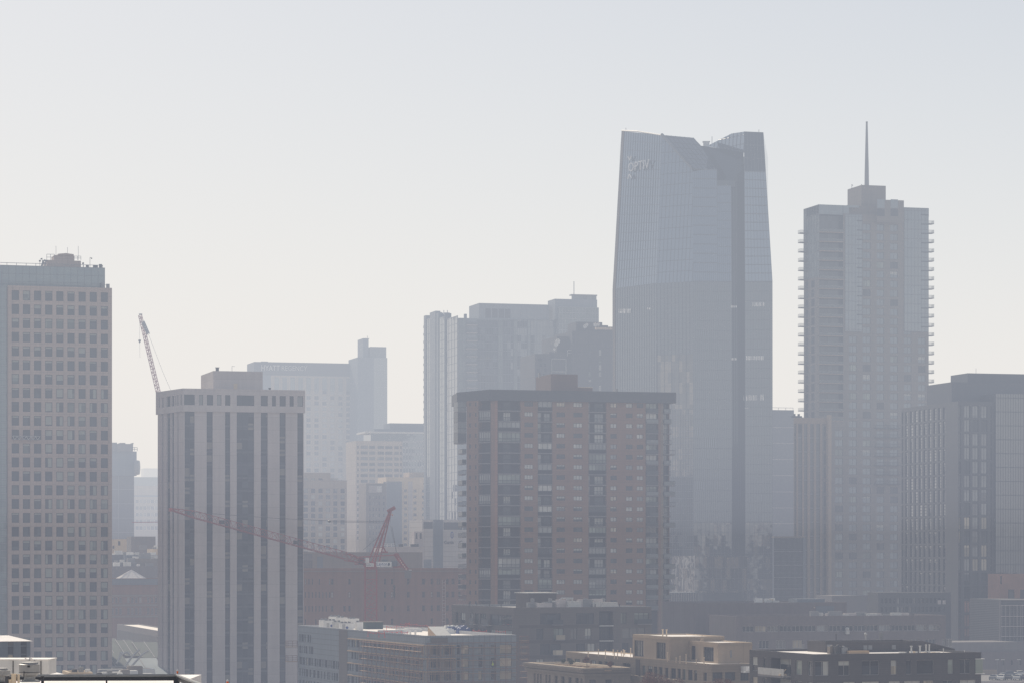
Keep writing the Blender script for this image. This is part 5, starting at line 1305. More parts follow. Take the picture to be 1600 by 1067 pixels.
    # balconies in the recess and at both sides
    for j in range(21):
        z = rows[j] - fl * .98
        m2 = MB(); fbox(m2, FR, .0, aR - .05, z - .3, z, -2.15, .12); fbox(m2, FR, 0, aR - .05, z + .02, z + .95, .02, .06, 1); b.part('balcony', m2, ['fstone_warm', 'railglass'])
    for j in range(23):
        z = rows[j] - fl * .95 + .6
        m2 = MB(); q0 = l - V * 4.0; q1 = goto(q0, -U, 1250.6); m2.prism([q1, q0, q0 + V * 3, q1 + V * 2.4], z - .22, z, bottom=True)
        for p, q in ((q1, q0), (q1 + V * 2.4, q1)): m2.poly([(*p, z), (*q, z), (*q, z + 1.0), (*p, z + 1.0)], 1)
        b.part('balcony', m2, ['concrete_dark', 'railglass'])
    for j in range(18):
        z = FR.z(349, 1450) - j * fl
        m2 = MB(); q0 = r + V * .5; q1 = goto(q0, U, 1459.6); m2.prism([q0, q1, q1 + V * 2.4, q0 + V * 3], z - .22, z, bottom=True)
        for p, q in ((q0, q1), (q1, q1 + V * 2.4)): m2.poly([(*p, z), (*q, z), (*q, z + 1.05), (*p, z + 1.05)], 1)
        b.part('balcony', m2, ['concrete_dark', 'railglass'])
    # right return wall
    # core blocks
    def vol(x0, xc, x1, ytop, off, mat, nm, dep=16, zb=zR - 3):
        cc = at(xc, D + off); rr = goto(cc, U, x1); ll = goto(cc, V, x0) if x0 < xc else cc + V * dep
        m2 = MB(); m2.prism([ll, cc, rr, ll + rr - cc], zb, PZ(ytop, cc.y)); b.part(nm, m2, mat); return Face(cc, rr), PZ(ytop, cc.y)
    f1, z1 = vol(1324.3, 1346, 1384, 289.5, 8, 'fstone', 'core_block')
    f2, z2 = vol(1370, 1370.1, 1412.3, 312.2, 2.0, 'fstone', 'core_block')
    f3, z3 = vol(1323, 1323.1, 1371, 321, 4.5, 'fstone', 'core_block', 14)
    for x0, x1 in ((1370.4, 1382), (1391.5, 1403)):
        m2 = MB(); fquad(m2, f2, f2.s(x0), f2.s(x1), FR.z(340, x0), FR.z(328.5, x0), .06); b.part('louvre_panel', m2, 'mull_dark')
        m2 = MB(); fquad(m2, f2, f2.s(x0), f2.s(x1), FR.z(327.5, x0), FR.z(314, x0), .06); b.part('glass_bay', m2, 'fsglass')
    m2 = MB(); F3 = f3; fbox(m2, f3, f3.s(1323.2), f3.s(1340), FR.z(324.5, 1330), FR.z(321, 1330), 0, 1.2); b.part('canopy', m2, 'fsglass')
    # spire
    q = at(1354.3, D + 16); m2 = MB(); zt_ = PZ(190.5, q.y); m2.lathe(q.x, q.y, [(.82, z1), (.74, z1 + 6), (.33, zt_ - .6), (.36, zt_ - .5), (.36, zt_)], n=10); b.part('spire', m2, 'metal_grey')
    for x in (1331, 1346):
        m2 = MB(); p = at(x, D + 13); m2.bar((*p, z1 - 1), (*p, z1 + .9), .09); m2.bar((*p, z1 + .8), (p.x + .4, p.y, z1 + .4), .09); b.part('camera_mast', m2, 'metal_dark')
    # lower wing on the left
    w0 = at(1240, D - 26); w1 = goto(w0, U, 1296); FW = Face(w0, w1); zw = FW.z(652, 1240); zw2 = FW.z(648, 1290)
    m2 = MB(); hs = []
    for x0, x1, dash in ((1241, 1244.4, 1), (1247.2, 1253.6, 0), (1256.4, 1261.7, 0), (1266, 1271.6, 0), (1275.4, 1281.4, 0), (1285, 1291, 1)):
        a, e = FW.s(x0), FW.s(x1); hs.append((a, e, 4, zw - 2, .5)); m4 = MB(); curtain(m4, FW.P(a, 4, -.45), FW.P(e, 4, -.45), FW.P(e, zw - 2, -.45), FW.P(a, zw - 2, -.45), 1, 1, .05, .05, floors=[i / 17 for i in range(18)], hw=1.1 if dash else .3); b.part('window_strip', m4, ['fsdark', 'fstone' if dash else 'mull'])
    facewall(m2, FW, 0, zw, hs); Y_ = Vector((.2, 1)) * 8; m2.prism([w0, w1, w1 + Y_, w0 + Y_], 0, zw, skip=(0,))
    b.part('lower_wing', m2, 'fstone_warm'); m2 = MB(); fbox(m2, FW, FW.s(1291.6), FW.s(1296.5), 1, zw2, .0, 1.6); b.part('sunlit_pier', m2, 'tan')  # tan strip paints sunlight onto the wing corner
    m2 = MB()
    for k_ in range(5): fbox(m2, FW, FW.s(1237.5 + 3.4 * k_), FW.s(1239.6 + 3.4 * k_), zw, zw + .6 + .7 * (k_ % 2), -1, 0)
    b.part('battlement', m2, 'mull_dark')
    # lower front slab (slightly proud) with recess balconies on the right
    for j in range(7):
        z = PZ(667, D) - j * 14.6 / F * D
        m2 = MB(); a, e = FR.s(1366), FR.s(1405); fbox(m2, FR, a, e, z - .2, z, .02, 1.3); 
        for t in range(13): m2.bar(FR.P(a + (e - a) * t / 12, z, 1.2), FR.P(a + (e - a) * t / 12, z + 1, 1.2), .04)
        m2.bar(FR.P(a, z + 1, 1.2), FR.P(e, z + 1, 1.2), .05); b.part('railing_balcony', m2, 'mull_dark')
    m2 = MB(); f5 = FR; fbox(m2, FR, FR.s(1354), FR.s(1369.5), FR.z(952, 1360), FR.z(936, 1360), .0, 2.2); b.part('porch', m2, 'concrete')
    m2 = MB(); fbox(m2, FR, FR.s(1355), FR.s(1369), FR.z(951.8, 1360), FR.z(947, 1360), 2.2, 2.3); b.part('porch_opening', m2, 'mull_dark')
    b.finish()
M['fsdark'] = glassmat('shaded_balcony_glazing', (.04, .045, .05), ior=1.5, cell=(1.4, 3.3), var=.6)  # darker copy of the tower glass, recess shade put into it
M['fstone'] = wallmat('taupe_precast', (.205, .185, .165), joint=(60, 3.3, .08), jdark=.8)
M['fstone_warm'] = wallmat('sunlit_taupe_precast', (.30, .235, .18), joint=(60, 3.3, .08), jdark=.85)  # warmer copy of the taupe, sunlight put into the colour
spire_tower()

# ------------------------------------------------------------------ right glass tower
M['pane_brick_reflect'] = glassmat('rust_reflection_glass', (.32, .17, .125), ior=1.6, var=.5)  # brick reflection painted into the pane colour
style('grid4', [('pane_sky', 5), ('pane', 1)], 'mull_dark', 2, 1, .12)
style('slotlight', [('pane_sky', 3), ('pane_pale', 1)], 'mull_dark', 1, 4, .16, .3, (.15, .3))
def right_tower():
    D = 850
    c = at(1497, D); r = goto(c, U, 1640); l = goto(c, V, 1408.5)
    b = Bld('glass_tower', 'dark framed office tower with gridded windows and a smooth glass bay, behind the charcoal building', 'office tower', c)
    FR, FL = Face(c, r), Face(l, c); zt = FR.z(626.5, 1497); k = D / F; fl = 21.75 * k
    mb = MB(); hR = []; hL = []
    y0 = 633
    for j in range(17):
        z1 = HC + (HY - y0) * k - j * fl; z0 = z1 - 19.2 * k
        if z0 < 2: break
        for x0, x1 in ((1498, 1501.6), (1506.7, 1515.8), (1519.6, 1529), (1533.4, 1542.8), (1547.5, 1550)):
            a, e = max(FR.s(x0), .15), FR.s(x1); hR.append((a, e, z0, z1, .4)); b.win(FR, a, e, z0, z1, 'grid4', -.4, max(.3, 1 - .02 * j), pane=('pane_brick_reflect' if j > 13 and random.random() < .75 else 'pane_warm' if j in (8, 9, 10, 11) and random.random() < .6 else None))
        for x0, x1 in ((1409, 1411), (1414.5, 1418.5), (1422, 1426.5), (1429, 1433.6), (1436, 1440.6), (1443, 1447.6), (1450.6, 1455), (1458.4, 1463), (1466, 1470.5), (1473.4, 1477)):
            a, e = max(FL.s(x0), .1), FL.s(x1)
            # the same storeys on the left face
            hL.append((a, e, z0, z1, .3)); b.win(FL, a, e, z0, z1, 'slotlight', -.3, 1 if j < 9 else .3, pane=None if j < 9 else 'pane')
    sm = FR.s(1553.5)
    facewall(mb, FR, 0, zt, hR, s1=sm); facewall(mb, FL, 0, zt, hL); mb.prism([l, c, FR.xy(sm), l + FR.xy(sm) - c], 0, zt, skip=(0, 1)); b.part('framed_wall', mb, 'spandrel')
    z2 = FR.z(615, 1560); m2 = MB(); curtain(m2, FR.P(sm, 0, .9), FR.P(FR.L, 0, .9), FR.P(FR.L, z2, .9), FR.P(sm, z2, .9), 22, 1, .09, .08, floors=[(z2 - fl * i - .3 * fl) / z2 for i in range(17)], hw=.2)
    m2.prism([FR.xy(sm, .9), FR.xy(FR.L, .9), FR.xy(FR.L, -30), FR.xy(sm, -30)], 0, z2, 0, skip=(0,)); b.part('glass_bay', m2, ['rtower', 'mull_dark'])
    q = goto(c, U, 1455); pc = at(1470, D + 16)
    def vol(x0, xc, x1, ytop, off, mat, nm, zb=zt):
        cc = at(xc, D + off); rr = goto(cc, U, x1); ll = goto(cc, V, x0); m2 = MB(); m2.prism([ll, cc, rr, ll + rr - cc], zb, PZ(ytop, cc.y)); b.part(nm, m2, mat); return Face(cc, rr), PZ(ytop, cc.y)
    f1, z1 = vol(1448, 1487, 1660, 596.5, 10, 'greyplain', 'plant_storey'); f2, z2 = vol(1485.5, 1512, 1660, 582.6, 15, 'greyplain', 'penthouse')
    p = at(1525, D + 26); m2 = MB(); m2.bar((*p, z2), (*p, z2 + 2.2), .05); b.part('antenna', m2, 'metal_grey')
    # podium in front of the left face
    b.finish()
    D2 = 822
    c = at(1372, D2); r = goto(c, U, 1486); b = Bld('podium_building', 'dark low podium with pale panels in front of the gridded office tower', 'building', c); FR = Face(c, r); zt = FR.z(925, 1400)
    hs = b.grid(FR, [(1376 + 6.4 * i, 1380 + 6.4 * i) for i in range(16)], 934, 13.5, 3, 8, 'far', .3, ref=1400)
    mb = MB(); facewall(mb, FR, 0, zt, hs); mb.prism([c, r, r + V * 8, c + V * 8], 0, zt, skip=(0,)); b.part('wall', mb, 'spandrel')
    for x in (1465, 1472.5): 
        m2 = MB(); fquad(m2, FR, FR.s(x), FR.s(x + 5), FR.z(943.5, x), FR.z(937, x), .06); b.part('pale_panel', m2, 'concrete')
    b.finish()
    D4 = 832
    bb = box_bld('brick_or_reflected_block', 'orange block at the right edge standing in for a brick reflection in the office tower glass', 1562, 1660, 896, D4, 'brick_lit', 8)  # added block imitating a brick reflection in the tower glass
    h = [(bb.FR.s(x0), bb.FR.s(x1), bb.FR.z(y1, 1570), bb.FR.z(y0, 1570), .3) for x0, x1, y0, y1 in ((1575, 1585, 920.5, 935), (1594, 1604, 920.5, 935), (1563, 1565.5, 899, 912))]
    for q in h: bb.win(bb.FR, *q[:4], 'far', -.3, pane='pane')
    finish_box(bb, 'reflect_orange', h)
    D3 = 805
    c = at(1561.5, D3); r = goto(c, U, 1650); b = Bld('low_building', 'grey building with a pale framed grid of upright louvres at the right edge', 'low building', c); FR = Face(c, r); zt = FR.z(936, 1570)
    mb = MB(); mb.prism([c, r, r + V * 20, c + V * 20], 0, zt); b.part('wall', mb, 'louver')
    for y in (936, 945, 961.8, 977.6, 993, 1005):
        m2 = MB(); fbox(m2, FR, 0, FR.L, FR.z(y + .9, 1570), FR.z(y, 1570), .0, .4); b.part('floor_band', m2, 'concrete')
    m2 = MB()
    random.seed(5); s = .4
    fbox(m2, FR, -.1, .25, 2, zt, 0, .5)
    while s < FR.L: fbox(m2, FR, s, s + .18 + .3 * random.random(), 2, zt - 1.5, 0, .25); s += .5 + random.random() * .9
    b.part('upright_louvre', m2, 'concrete_dark'); b.finish()
right_tower()

# ------------------------------------------------------------------ long low dusky buildings in the middle distance
style('ribbon', [('pane_sky', 3), ('pane_warm', 1), ('pane', 2)], 'frame_light', 3, 1, .12)
def low_rows():
    D = 735
    c = at(1085, D); r = goto(c, U, 1323); b = Bld('low_building', 'long low dusky brick building with rooftop plant below the tall towers', 'low building', c); FR = Face(c, r); zt = FR.z(941, 1150)
    mb = MB(); mb.prism([c, r, r + V * 26, c + V * 26], 0, zt, top=False); b.part('wall', mb, 'lowbrown'); flat_roof(b, [c, r, r + V * 26, c + V * 26], zt, .4, .4, 'gravel', 'lowbrown')
    m2 = MB(); fbox(m2, FR, FR.s(1275), FR.s(1303), FR.z(961, 1290), FR.z(946, 1290), 0, .08); b.part('gate', m2, 'bluegrey')
    m2 = MB(); fbox(m2, FR, FR.s(1258), FR.s(1302), zt - .4, FR.z(935.5, 1280), -12, -6); b.part('roof_screen', m2, 'bluegrey')
    for i in range(9):
        m2 = MB(); q = FR.xy(FR.s(1193 + i * 3.6), -3 - 3 * random.random()); m2.cbox(q, U, .9 + random.random(), 1, zt - .4, zt + .4 + random.random() * 1.0); b.part('roof_unit', m2, ['white', 'metal_light', 'cream'][i % 3])
    m2 = MB(); q = FR.xy(FR.s(1272), .1); m2.cbox(q, U, .35, .3, FR.z(949.5, 1272), FR.z(948, 1272)); b.part('wall_lamp', m2, 'cream'); b.finish()
    D = 705
    c = at(1150, D); r = goto(c, U, 1478); b = Bld('low_building', 'low brick building with a continuous band of windows behind the charcoal building', 'low building', c); FR = Face(c, r); zt = FR.z(961.5, 1300)
    zb0, zb1 = FR.z(986, 1290), FR.z(976.5, 1290)
    hs = [(FR.s(1160 + 19.4 * i), FR.s(1160 + 19.4 * i + 18), zb0, zb1, .3) for i in range(16)]
    for q in hs: b.win(FR, *q[:4], 'ribbon', -.3)
    zc0, zc1 = FR.z(1012, 1290), FR.z(999, 1290)
    h2 = [(FR.s(1160 + 26 * i), FR.s(1160 + 26 * i + 16), zc0, zc1, .3) for i in range(13)]
    for q in h2: b.win(FR, *q[:4], 'ribbon', -.3)
    mb = MB(); facewall(mb, FR, 0, zt, hs + h2); mb.prism([c, r, r + V * 20, c + V * 20], 0, zt, skip=(0,), top=False); b.part('wall', mb, 'lowbrown'); flat_roof(b, [c, r, r + V * 20, c + V * 20], zt, .5, .4, 'gravel', 'lowbrown')
    for i in range(12):
        m2 = MB(); q = FR.xy(FR.s(1275 + i * 13 + random.random() * 8), -3 - 4 * random.random()); m2.cbox(q, U, 1 + random.random() * 2.5, 1.2, zt - .5, zt + .2 + random.random() * .9); b.part('roof_unit', m2, ['metal_grey', 'metal_light', 'concrete'][i % 3])
    m2 = MB(); q = FR.xy(FR.s(1322), .8); m2.cbox(q, U, .9, .9, FR.z(990, 1322), FR.z(984, 1322)); m2.ball((q.x, q.y, FR.z(982, 1322)), .5); b.part('roof_ornament', m2, 'metal_light'); b.finish()
    # row of far low dark blocks that close the gaps at street level
    for i, (x0, x1, y, D, mt, lb) in enumerate(((1040, 1092, 925, 900, 'bluegrey', 'hazy ribbed block at the foot of the tallest glass tower'), (1300, 1420, 930, 900, 'concrete_dark', 'hazy plinth block at the foot of the spire tower'), (1470, 1640, 1003, 790, 'concrete_dark', 'low grey block at the foot of the gridded office tower'))):
        b = box_bld('low_building', lb, x0, x1, y, D, mt, 14)
        if i == 0:
            m2 = MB(); s = .3
            while s < b.FR.L: fbox(m2, b.FR, s, s + .16, 2, b.z - .2, 0, .3); s += .8
            b.part('upright_fin', m2, 'mull_light')
        finish_box(b, mt)
low_rows()
# ------------------------------------------------------------------ brown mid-rise
style('mid', [('pane', 4), ('pane_sky', 2), ('pane_green', 1.2)], 'frame', 2, 1, .1, .35, (.3, .5, .7))
style('midbig', [('pane', 3), ('pane_sky', 2), ('pane_green', 1.2)], 'frame', 3, 2, .1, .3, (.3, .5))
def stack_vents(b, pts, z, name='vent_pipe', mat='metal_grey'):
    for x, y, h, r_ in pts:
        m2 = MB(); m2.cyl(x, y, z, z + h, r_, n=10); m2.cyl(x, y, z + h, z + h + .12, r_ * 1.7, n=10); b.part(name, m2, mat)
def brown_midrise():
    D = 665
    l, c, r, bk = corner_plan(706, 803, 1018, D, U2, V2)
    b = Bld('apartment_building', 'brown brick mid rise with inset balconies in front of the brick tower', 'apartment building', c)
    FR, FL = Face(c, r), Face(l, c); zt = FR.z(948.5, 803); k = D / F; fl = 23.8 * k
    hR, hL = [], []
    defs = [(0, [(844, 876, 'midbig'), (900, 928, 'midbig'), (970, 979, 'mid'), (991, 1014, 'midbig')]), (1, [(838, 849, 'mid'), (865, 881, 'mid'), (892, 902, 'mid'), (914, 924, 'mid'), (972, 1008, 'midbig')]),
            (2, [(844, 859, 'mid'), (860, 876, 'mid'), (900, 914, 'mid'), (918, 930, 'mid'), (972, 982, 'mid')]), (3, [(838, 850, 'mid'), (866, 882, 'mid'), (892, 904, 'mid')])]
    for j, row in defs:
        z1 = zt - 9.5 * k - j * fl; z0 = z1 - 17.5 * k
        for x0, x1, st in row:
            a, e = FR.s(x0), FR.s(x1); hR.append((a, e, z0, z1, .3)); b.win(FR, a, e, z0, z1, st, -.3, 1, pane='pane' if st == 'midbig' and j == 0 and random.random() < .7 else None)
        # open balcony column
        a, e = FR.s(936), FR.s(958); hR.append((a, e, z0 - .3, z1 + .4, 1.6)); b.win(FR, a + .1, e - .1, z0, z1, 'midbig', -1.5, .9, pane='pane')
        m2 = MB(); fbox(m2, FR, a, e, z0 - .55, z0 - .3, -1.5, .35); m2.bar(FR.P(a, z0 + .7, .3), FR.P(e, z0 + .7, .3), .05, 1)
        for t in range(17): m2.bar(FR.P(a + (e - a) * t / 16, z0 - .3, .3), FR.P(a + (e - a) * t / 16, z0 + .7, .3), .025, 1)
        b.part('balcony', m2, ['metal_light', 'mull_dark'])
    # left face
    for j in range(4):
        z1 = FL.z(961, 803) - j * fl; z0 = z1 - 17.5 * k
        for x0, x1, st in ((712, 716, 'mid'), (719.5, 727, 'mid'), (735, 739, 'mid'), (742, 748, 'mid'), (750, 760, 'midbig'), (766, 800, 'midbig')):
            a, e = FL.s(x0), FL.s(x1); hL.append((a, e, z0, z1, .3)); b.win(FL, a, e, z0, z1, st, -.3, 1)
    for x0, x1, j in ((740, 746, 0), (759, 770, 0), (740, 746, 1), (759, 770, 1)):
        z = FL.z(961, 803) - j * fl - 17.5 * k; m2 = MB(); fbox(m2, FL, FL.s(x0), FL.s(x1), z - .2, z, 0, 1.2); fbox(m2, FL, FL.s(x0), FL.s(x1), z, z + 1.5, 1.12, 1.2, 1); b.part('balcony', m2, ['concrete_dark', 'balglass'])
    for x0, x1, j in ((861, 877, 0), (866, 880, 1), (861, 876, 2), (993, 1016, 0)):
        z = zt - 9.5 * k - j * fl - 17.5 * k; m2 = MB(); fbox(m2, FR, FR.s(x0), FR.s(x1), z - .2, z, 0, 1.3); fbox(m2, FR, FR.s(x0), FR.s(x1), z, z + 1.1, 1.22, 1.3, 1); b.part('balcony', m2, ['concrete_dark', 'pane_warm' if j else 'mull_dark'])
    mb = MB(); facewall(mb, FR, 0, zt, hR); facewall(mb, FL, 0, zt, hL); mb.prism([l, c, r, bk], 0, zt, skip=(0, 1), top=False); b.part('wall', mb, 'brown')
    m2 = MB(); s0 = FR.s(811); z = zt - 9.5 * k - fl + 3.5 * k
    fbox(m2, FR, s0, FR.s(937), z - fl * .98, z, .02, .05); fbox(m2, FR, s0, FR.s(937), 0, z - fl * 1.98, .02, .05)
    # dark brick bands cut around windows are kept thin rims: only between the storeys
    m2 = MB()
    for j in range(3):
        z1 = zt - 9.5 * k - j * fl - 18.2 * k; fbox(m2, FR, FR.s(811), FR.s(936), z1 - 4.6 * k, z1, 0, .06)
    b.part('brick_band', m2, 'brown_dark')
    flat_roof(b, [l, c, r, bk], zt, .55, .4, 'gravel', 'brown', coping='metal_grey')
    # roof: penthouse, ducts, plant
    q = at(826, D + 14); pl = goto(q, V2, 806); pr = goto(q, U2, 869.5); zp = PZ(926.5, q.y); mb = MB(); mb.prism([pl, q, pr, pl + pr - q], zt - .6, zp); b.part('penthouse', mb, 'brown_dark')
    mb = MB(); P_ = [pl, q, pr, pl + pr - q]; P2 = [Vector(p) for p in inset(P_, -.25)]; mb.prism(P2, zp, zp + .2, bottom=True); b.part('penthouse_roof', mb, 'metal_light')
    random.seed(3)
    for i in range(14):
        x = 832 + i * 9.2; q = at(x, D + 8 + random.random() * 6); m2 = MB(); L = 1 + random.random() * 3; m2.cbox(q, U2, L, 1.4, zt - .5, zt + .5 + random.random() * 1.4); 
        if i % 3 == 0: m2.cyl(q.x, q.y, zt, zt + 2.0, .45)
        b.part('roof_unit', m2, ['metal_grey', 'metal_light', 'concrete'][i % 3])
    m2 = MB()
    for (xa, ya, xb, yb) in ((872, 938, 878, 934), (878, 934, 896, 934), (870, 941, 895, 934), (895, 934, 892, 941), (878, 941, 890, 936)): m2.bar((*at(xa, D + 9), PZ(ya, D + 9)), (*at(xb, D + 9), PZ(yb, D + 9)), .18)
    b.part('duct', m2, 'metal_light')
    for x in (733, 745, 765, 783, 925, 930, 968): 
        q = at(x, D + 10 if x > 800 else D + 30); m2 = MB(); m2.cyl(q.x, q.y, zt - .5, zt + .7, .12, n=8); b.part('vent_pipe', m2, 'metal_dark')
    b.finish()
brown_midrise()

# ------------------------------------------------------------------ building under construction
style('raw', [('pane', 3), ('pane_warm', 1.2), ('pane_sky', 1)], 'frame', 1, 1, .06)
style('rawdark', [('darksheet', 1)], 'mull_dark', 1, 1, .05)
M['darksheet'] = wallmat('dark_window_sheet', (.035, .035, .04))  # dark sheet closes the opening, standing in for the unlit room
def construction():
    D = 620
    l, c, r, bk = corner_plan(465.5, 664, 807, D, U2, V2)
    b = Bld('construction_site', 'unfinished block in blue grey sheathing with a bright white roof and scaffolding', 'unfinished building', c)
    FR, FL = Face(c, r), Face(l, c); zt = FR.z(992.5, 664); k = D / F; fl = 20.5 * k
    hR, hL = [], []
    cR = [(672, 687, 0), (694, 706, 0), (714, 718.5, 0), (721, 733, 1), (747.5, 753.5, 1), (767, 775, 1), (781, 800, 1)]
    for j in range(5):
        z1 = zt - 15.5 * k - j * fl; z0 = z1 - 14 * k
        if z0 < 1: break
        for x0, x1, t in cR:
            a, e = FR.s(x0), FR.s(x1); hR.append((a, e, z0, z1, .35)); b.win(FR, a, e, z0, z1, 'raw' if t else 'rawdark', -.3, 1, pane=('pane_warm' if x0 in (721, 781) and j < 3 else None) if t else None)
    random.seed(9)
    for j in range(5):
        z1 = zt - 15.5 * k - j * fl * 1.0; z0 = z1 - 13.5 * k
        if z0 < 1: break
        s = 1.2
        while s < FL.L - 2.5:
            w_ = random.choice([1.0, 1.6, 2.4, 1.2])
            px = pxof(FL.xy(s))
            if not (487 < px < 529 and j < 2 or 529.5 < px < 544) or j > 1:
                hL.append((s, s + w_, z0, z1, .3)); b.win(FL, s, s + w_, z0, z1, 'raw' if random.random() < .4 else 'rawdark', -.25, .8)
            s += w_ + random.choice([.5, .8, 1.1, 1.6])
    mb = MB(); facewall(mb, FR, 0, zt, hR); facewall(mb, FL, 0, zt, hL); mb.prism([l, c, r, bk], 0, zt, skip=(0, 1), top=False); b.part('wall', mb, 'insul')
    # raw framed part near the corner and the brown strips
    m2 = MB(); fbox(m2, FL, FL.s(530), FL.s(543), 0, zt - .2, 0, .1); b.part('brown_strip', m2, 'brown'); m2 = MB(); fbox(m2, FR, FR.s(673.5), FR.s(699.5), zt - 11 * k, zt - .5, 0, .12); b.part('brown_panel', m2, 'brown')
    m2 = MB()
    for j in range(5):
        z1 = zt - 14.6 * k - j * fl
        fbox(m2, FR, FR.s(664.5), FR.s(711.5), z1 - .25, z1, .0, .45); fbox(m2, FL, FL.s(545), FL.L, z1 - .25, z1, .0, .45)
    b.part('floor_edge', m2, 'wood')
    m2 = MB()
    for j in range(4):
        z1 = zt - 15 * k - j * fl
        for t in range(26):
            a = FR.s(664.5) + (FR.s(711) - FR.s(664.5)) * t / 25
            if random.random() < .75: m2.bar(FR.P(a, z1 - fl + .5, .25), FR.P(a, z1, .25), .05)
        for t in range(34):
            a = FL.s(604) + (FL.L - FL.s(604)) * t / 33
            if random.random() < .7: m2.bar(FL.P(a, z1 - fl + .5, .25), FL.P(a, z1, .25), .06)
    b.part('timber_stud', m2, 'wood', kind='stuff')
    # white roof with parapet
    inn = inset([l, c, r, bk], .45); n = 4; ph = .75
    m2 = MB(); P4 = [l, c, r, bk]
    for i in range(4):
        j = (i + 1) % 4; m2.poly([(*P4[i], zt), (*P4[j], zt), (*inn[j], zt), (*inn[i], zt)]); m2.poly([(*inn[j], zt - ph), (*inn[i], zt - ph), (*inn[i], zt), (*inn[j], zt)])
    b.part('parapet', m2, 'insul_pale'); m2 = MB(); m2.poly([(*p, zt - ph) for p in inn]); b.part('roof', m2, 'membrane')
    # rail scaffold on both faces
    def scaffold(fc, s0, s1, o0, o1, nm, zlo, zhi, lift=2.0, bayw=2.2, label=None):
        m2 = MB(); n = max(1, int((s1 - s0) / bayw)); sn = [s0 + (s1 - s0) * i / n for i in range(n + 1)]
        for s in sn:
            for o in (o0, o1): m2.bar(fc.P(s, zlo, o), fc.P(s, zhi, o), .045)
        z = zhi
        lv = 0
        while z > zlo + 1:
            for o in (o0, o1): m2.bar(fc.P(s0, z, o), fc.P(s1, z, o), .045); m2.bar(fc.P(s0, z - 1, o), fc.P(s1, z - 1, o), .03)
            for s in sn: m2.bar(fc.P(s, z, o0), fc.P(s, z, o1), .04)
            fbox(m2, fc, s0, s1, z - .95 - .12, z - .95 - .04, o0, o1, 1)
            for i in range(n):
                if (i + lv) % 2: m2.bar(fc.P(sn[i], z, o1), fc.P(sn[i + 1], z - lift, o1), .03)
            z -= lift; lv += 1
        r_ = empty('scaffold', (*fc.xy(s0, o0), 0), label, 'scaffold'); m2.build(nm, [M['rust'], M['wood']], r_)
    scaffold(FR, FR.s(667), FR.L - .2, .5, 1.5, 'frame', 2, zt - 1.6, 2.85, 2.4, 'rust brown scaffold across the front of the unfinished block')
    Fs = Face(r, bk); scaffold(FR, FR.L + .6, FR.L + 2.4, .2, 1.4, 'frame', 2, zt - .3, 1.35, 1.8, 'narrow scaffold tower at the right corner of the unfinished block')
    scaffold(FL, FL.s(570), FL.L, .5, 1.4, 'frame', 2, zt - 2.5, 2.85, 3.2, 'scaffold along the raw framed side of the unfinished block')
    # little hoist platforms at the left end
    for j in range(2):
        z = zt - (33 + 22 * j) * k * 1.2; r_ = empty('hoist_platform', (*FL.xy(.5, .2), z), ['upper small timber platform at the far end of the unfinished block', 'lower small timber platform at the far end of the unfinished block'][j], 'platform')
        q = l + V2 * .0 - U2 * 1.7
        m2 = MB(); m2.cbox(q, V2, 2.4, 2.6, z, z + .15); m2.build('deck', M['wood'], r_)
        m2 = MB(); seg_rail(m2, [q - U2 * 1.2 - V2 * 1.1, q + U2 * 1.2 - V2 * 1.1], z, 1.6, .05, .8, 3); seg_rail(m2, [q - U2 * 1.2 - V2 * 1.1, q - U2 * 1.2 + V2 * 1.1], z, 1.6, .05, .8, 3); m2.build('guard_rail', M['rust'], r_)
    # roof things
    zr = zt - ph
    def unit(px, D_, w_, d_, h, mat, name, label, cat, extra=None, group=None):
        q = at(px, D_); rt = empty(name, (q.x, q.y, zr), label, cat, group); m2 = MB(); m2.cbox(q, U2, w_, d_, zr + .25, zr + h); m2.build('casing', M[mat], rt)
        m3 = MB(); m3.cbox(q, U2, w_ * .96, d_ * .96, zr + h, zr + h + .08)
        for k_ in range(max(1, int(w_ / .9))): 
            p = q + U2 * (-w_ / 2 + .45 + .9 * k_); m3.cyl(p.x, p.y, zr + h + .08, zr + h + .4, .34, n=10)
        m3.build('fan', M['metal_grey'], rt)
        m4 = MB()
        for s_ in (-.4, .4): m4.cbox(q + U2 * w_ * s_, U2, .12, d_, zr + .0, zr + .25)
        m4.build('skid', M['metal_dark'], rt)
        if extra:
            Fu = Face(q - U2 * w_ / 2 - V2 * d_ / 2, q + U2 * w_ / 2 - V2 * d_ / 2); m5 = MB(); nn = 16; cc = w_ * extra; rr = min(.32, h * .25)
            for a in range(nn): m5.poly([Fu.P(cc, zr + h * .45, .04), Fu.P(cc + rr * math.cos(2 * math.pi * a / nn), zr + h * .45 + rr * math.sin(2 * math.pi * a / nn), .04), Fu.P(cc + rr * math.cos(2 * math.pi * (a + 1) / nn), zr + h * .45 + rr * math.sin(2 * math.pi * (a + 1) / nn), .04)])
            m5.build('round_badge', M['blueink'], rt)
            m6 = MB()
            for t in range(7): fbox(m6, Fu, .1, w_ * .3, zr + .4 + t * .2, zr + .46 + t * .2, 0, .05)
            m6.build('grille', M['metal_dark'], rt)
        return rt
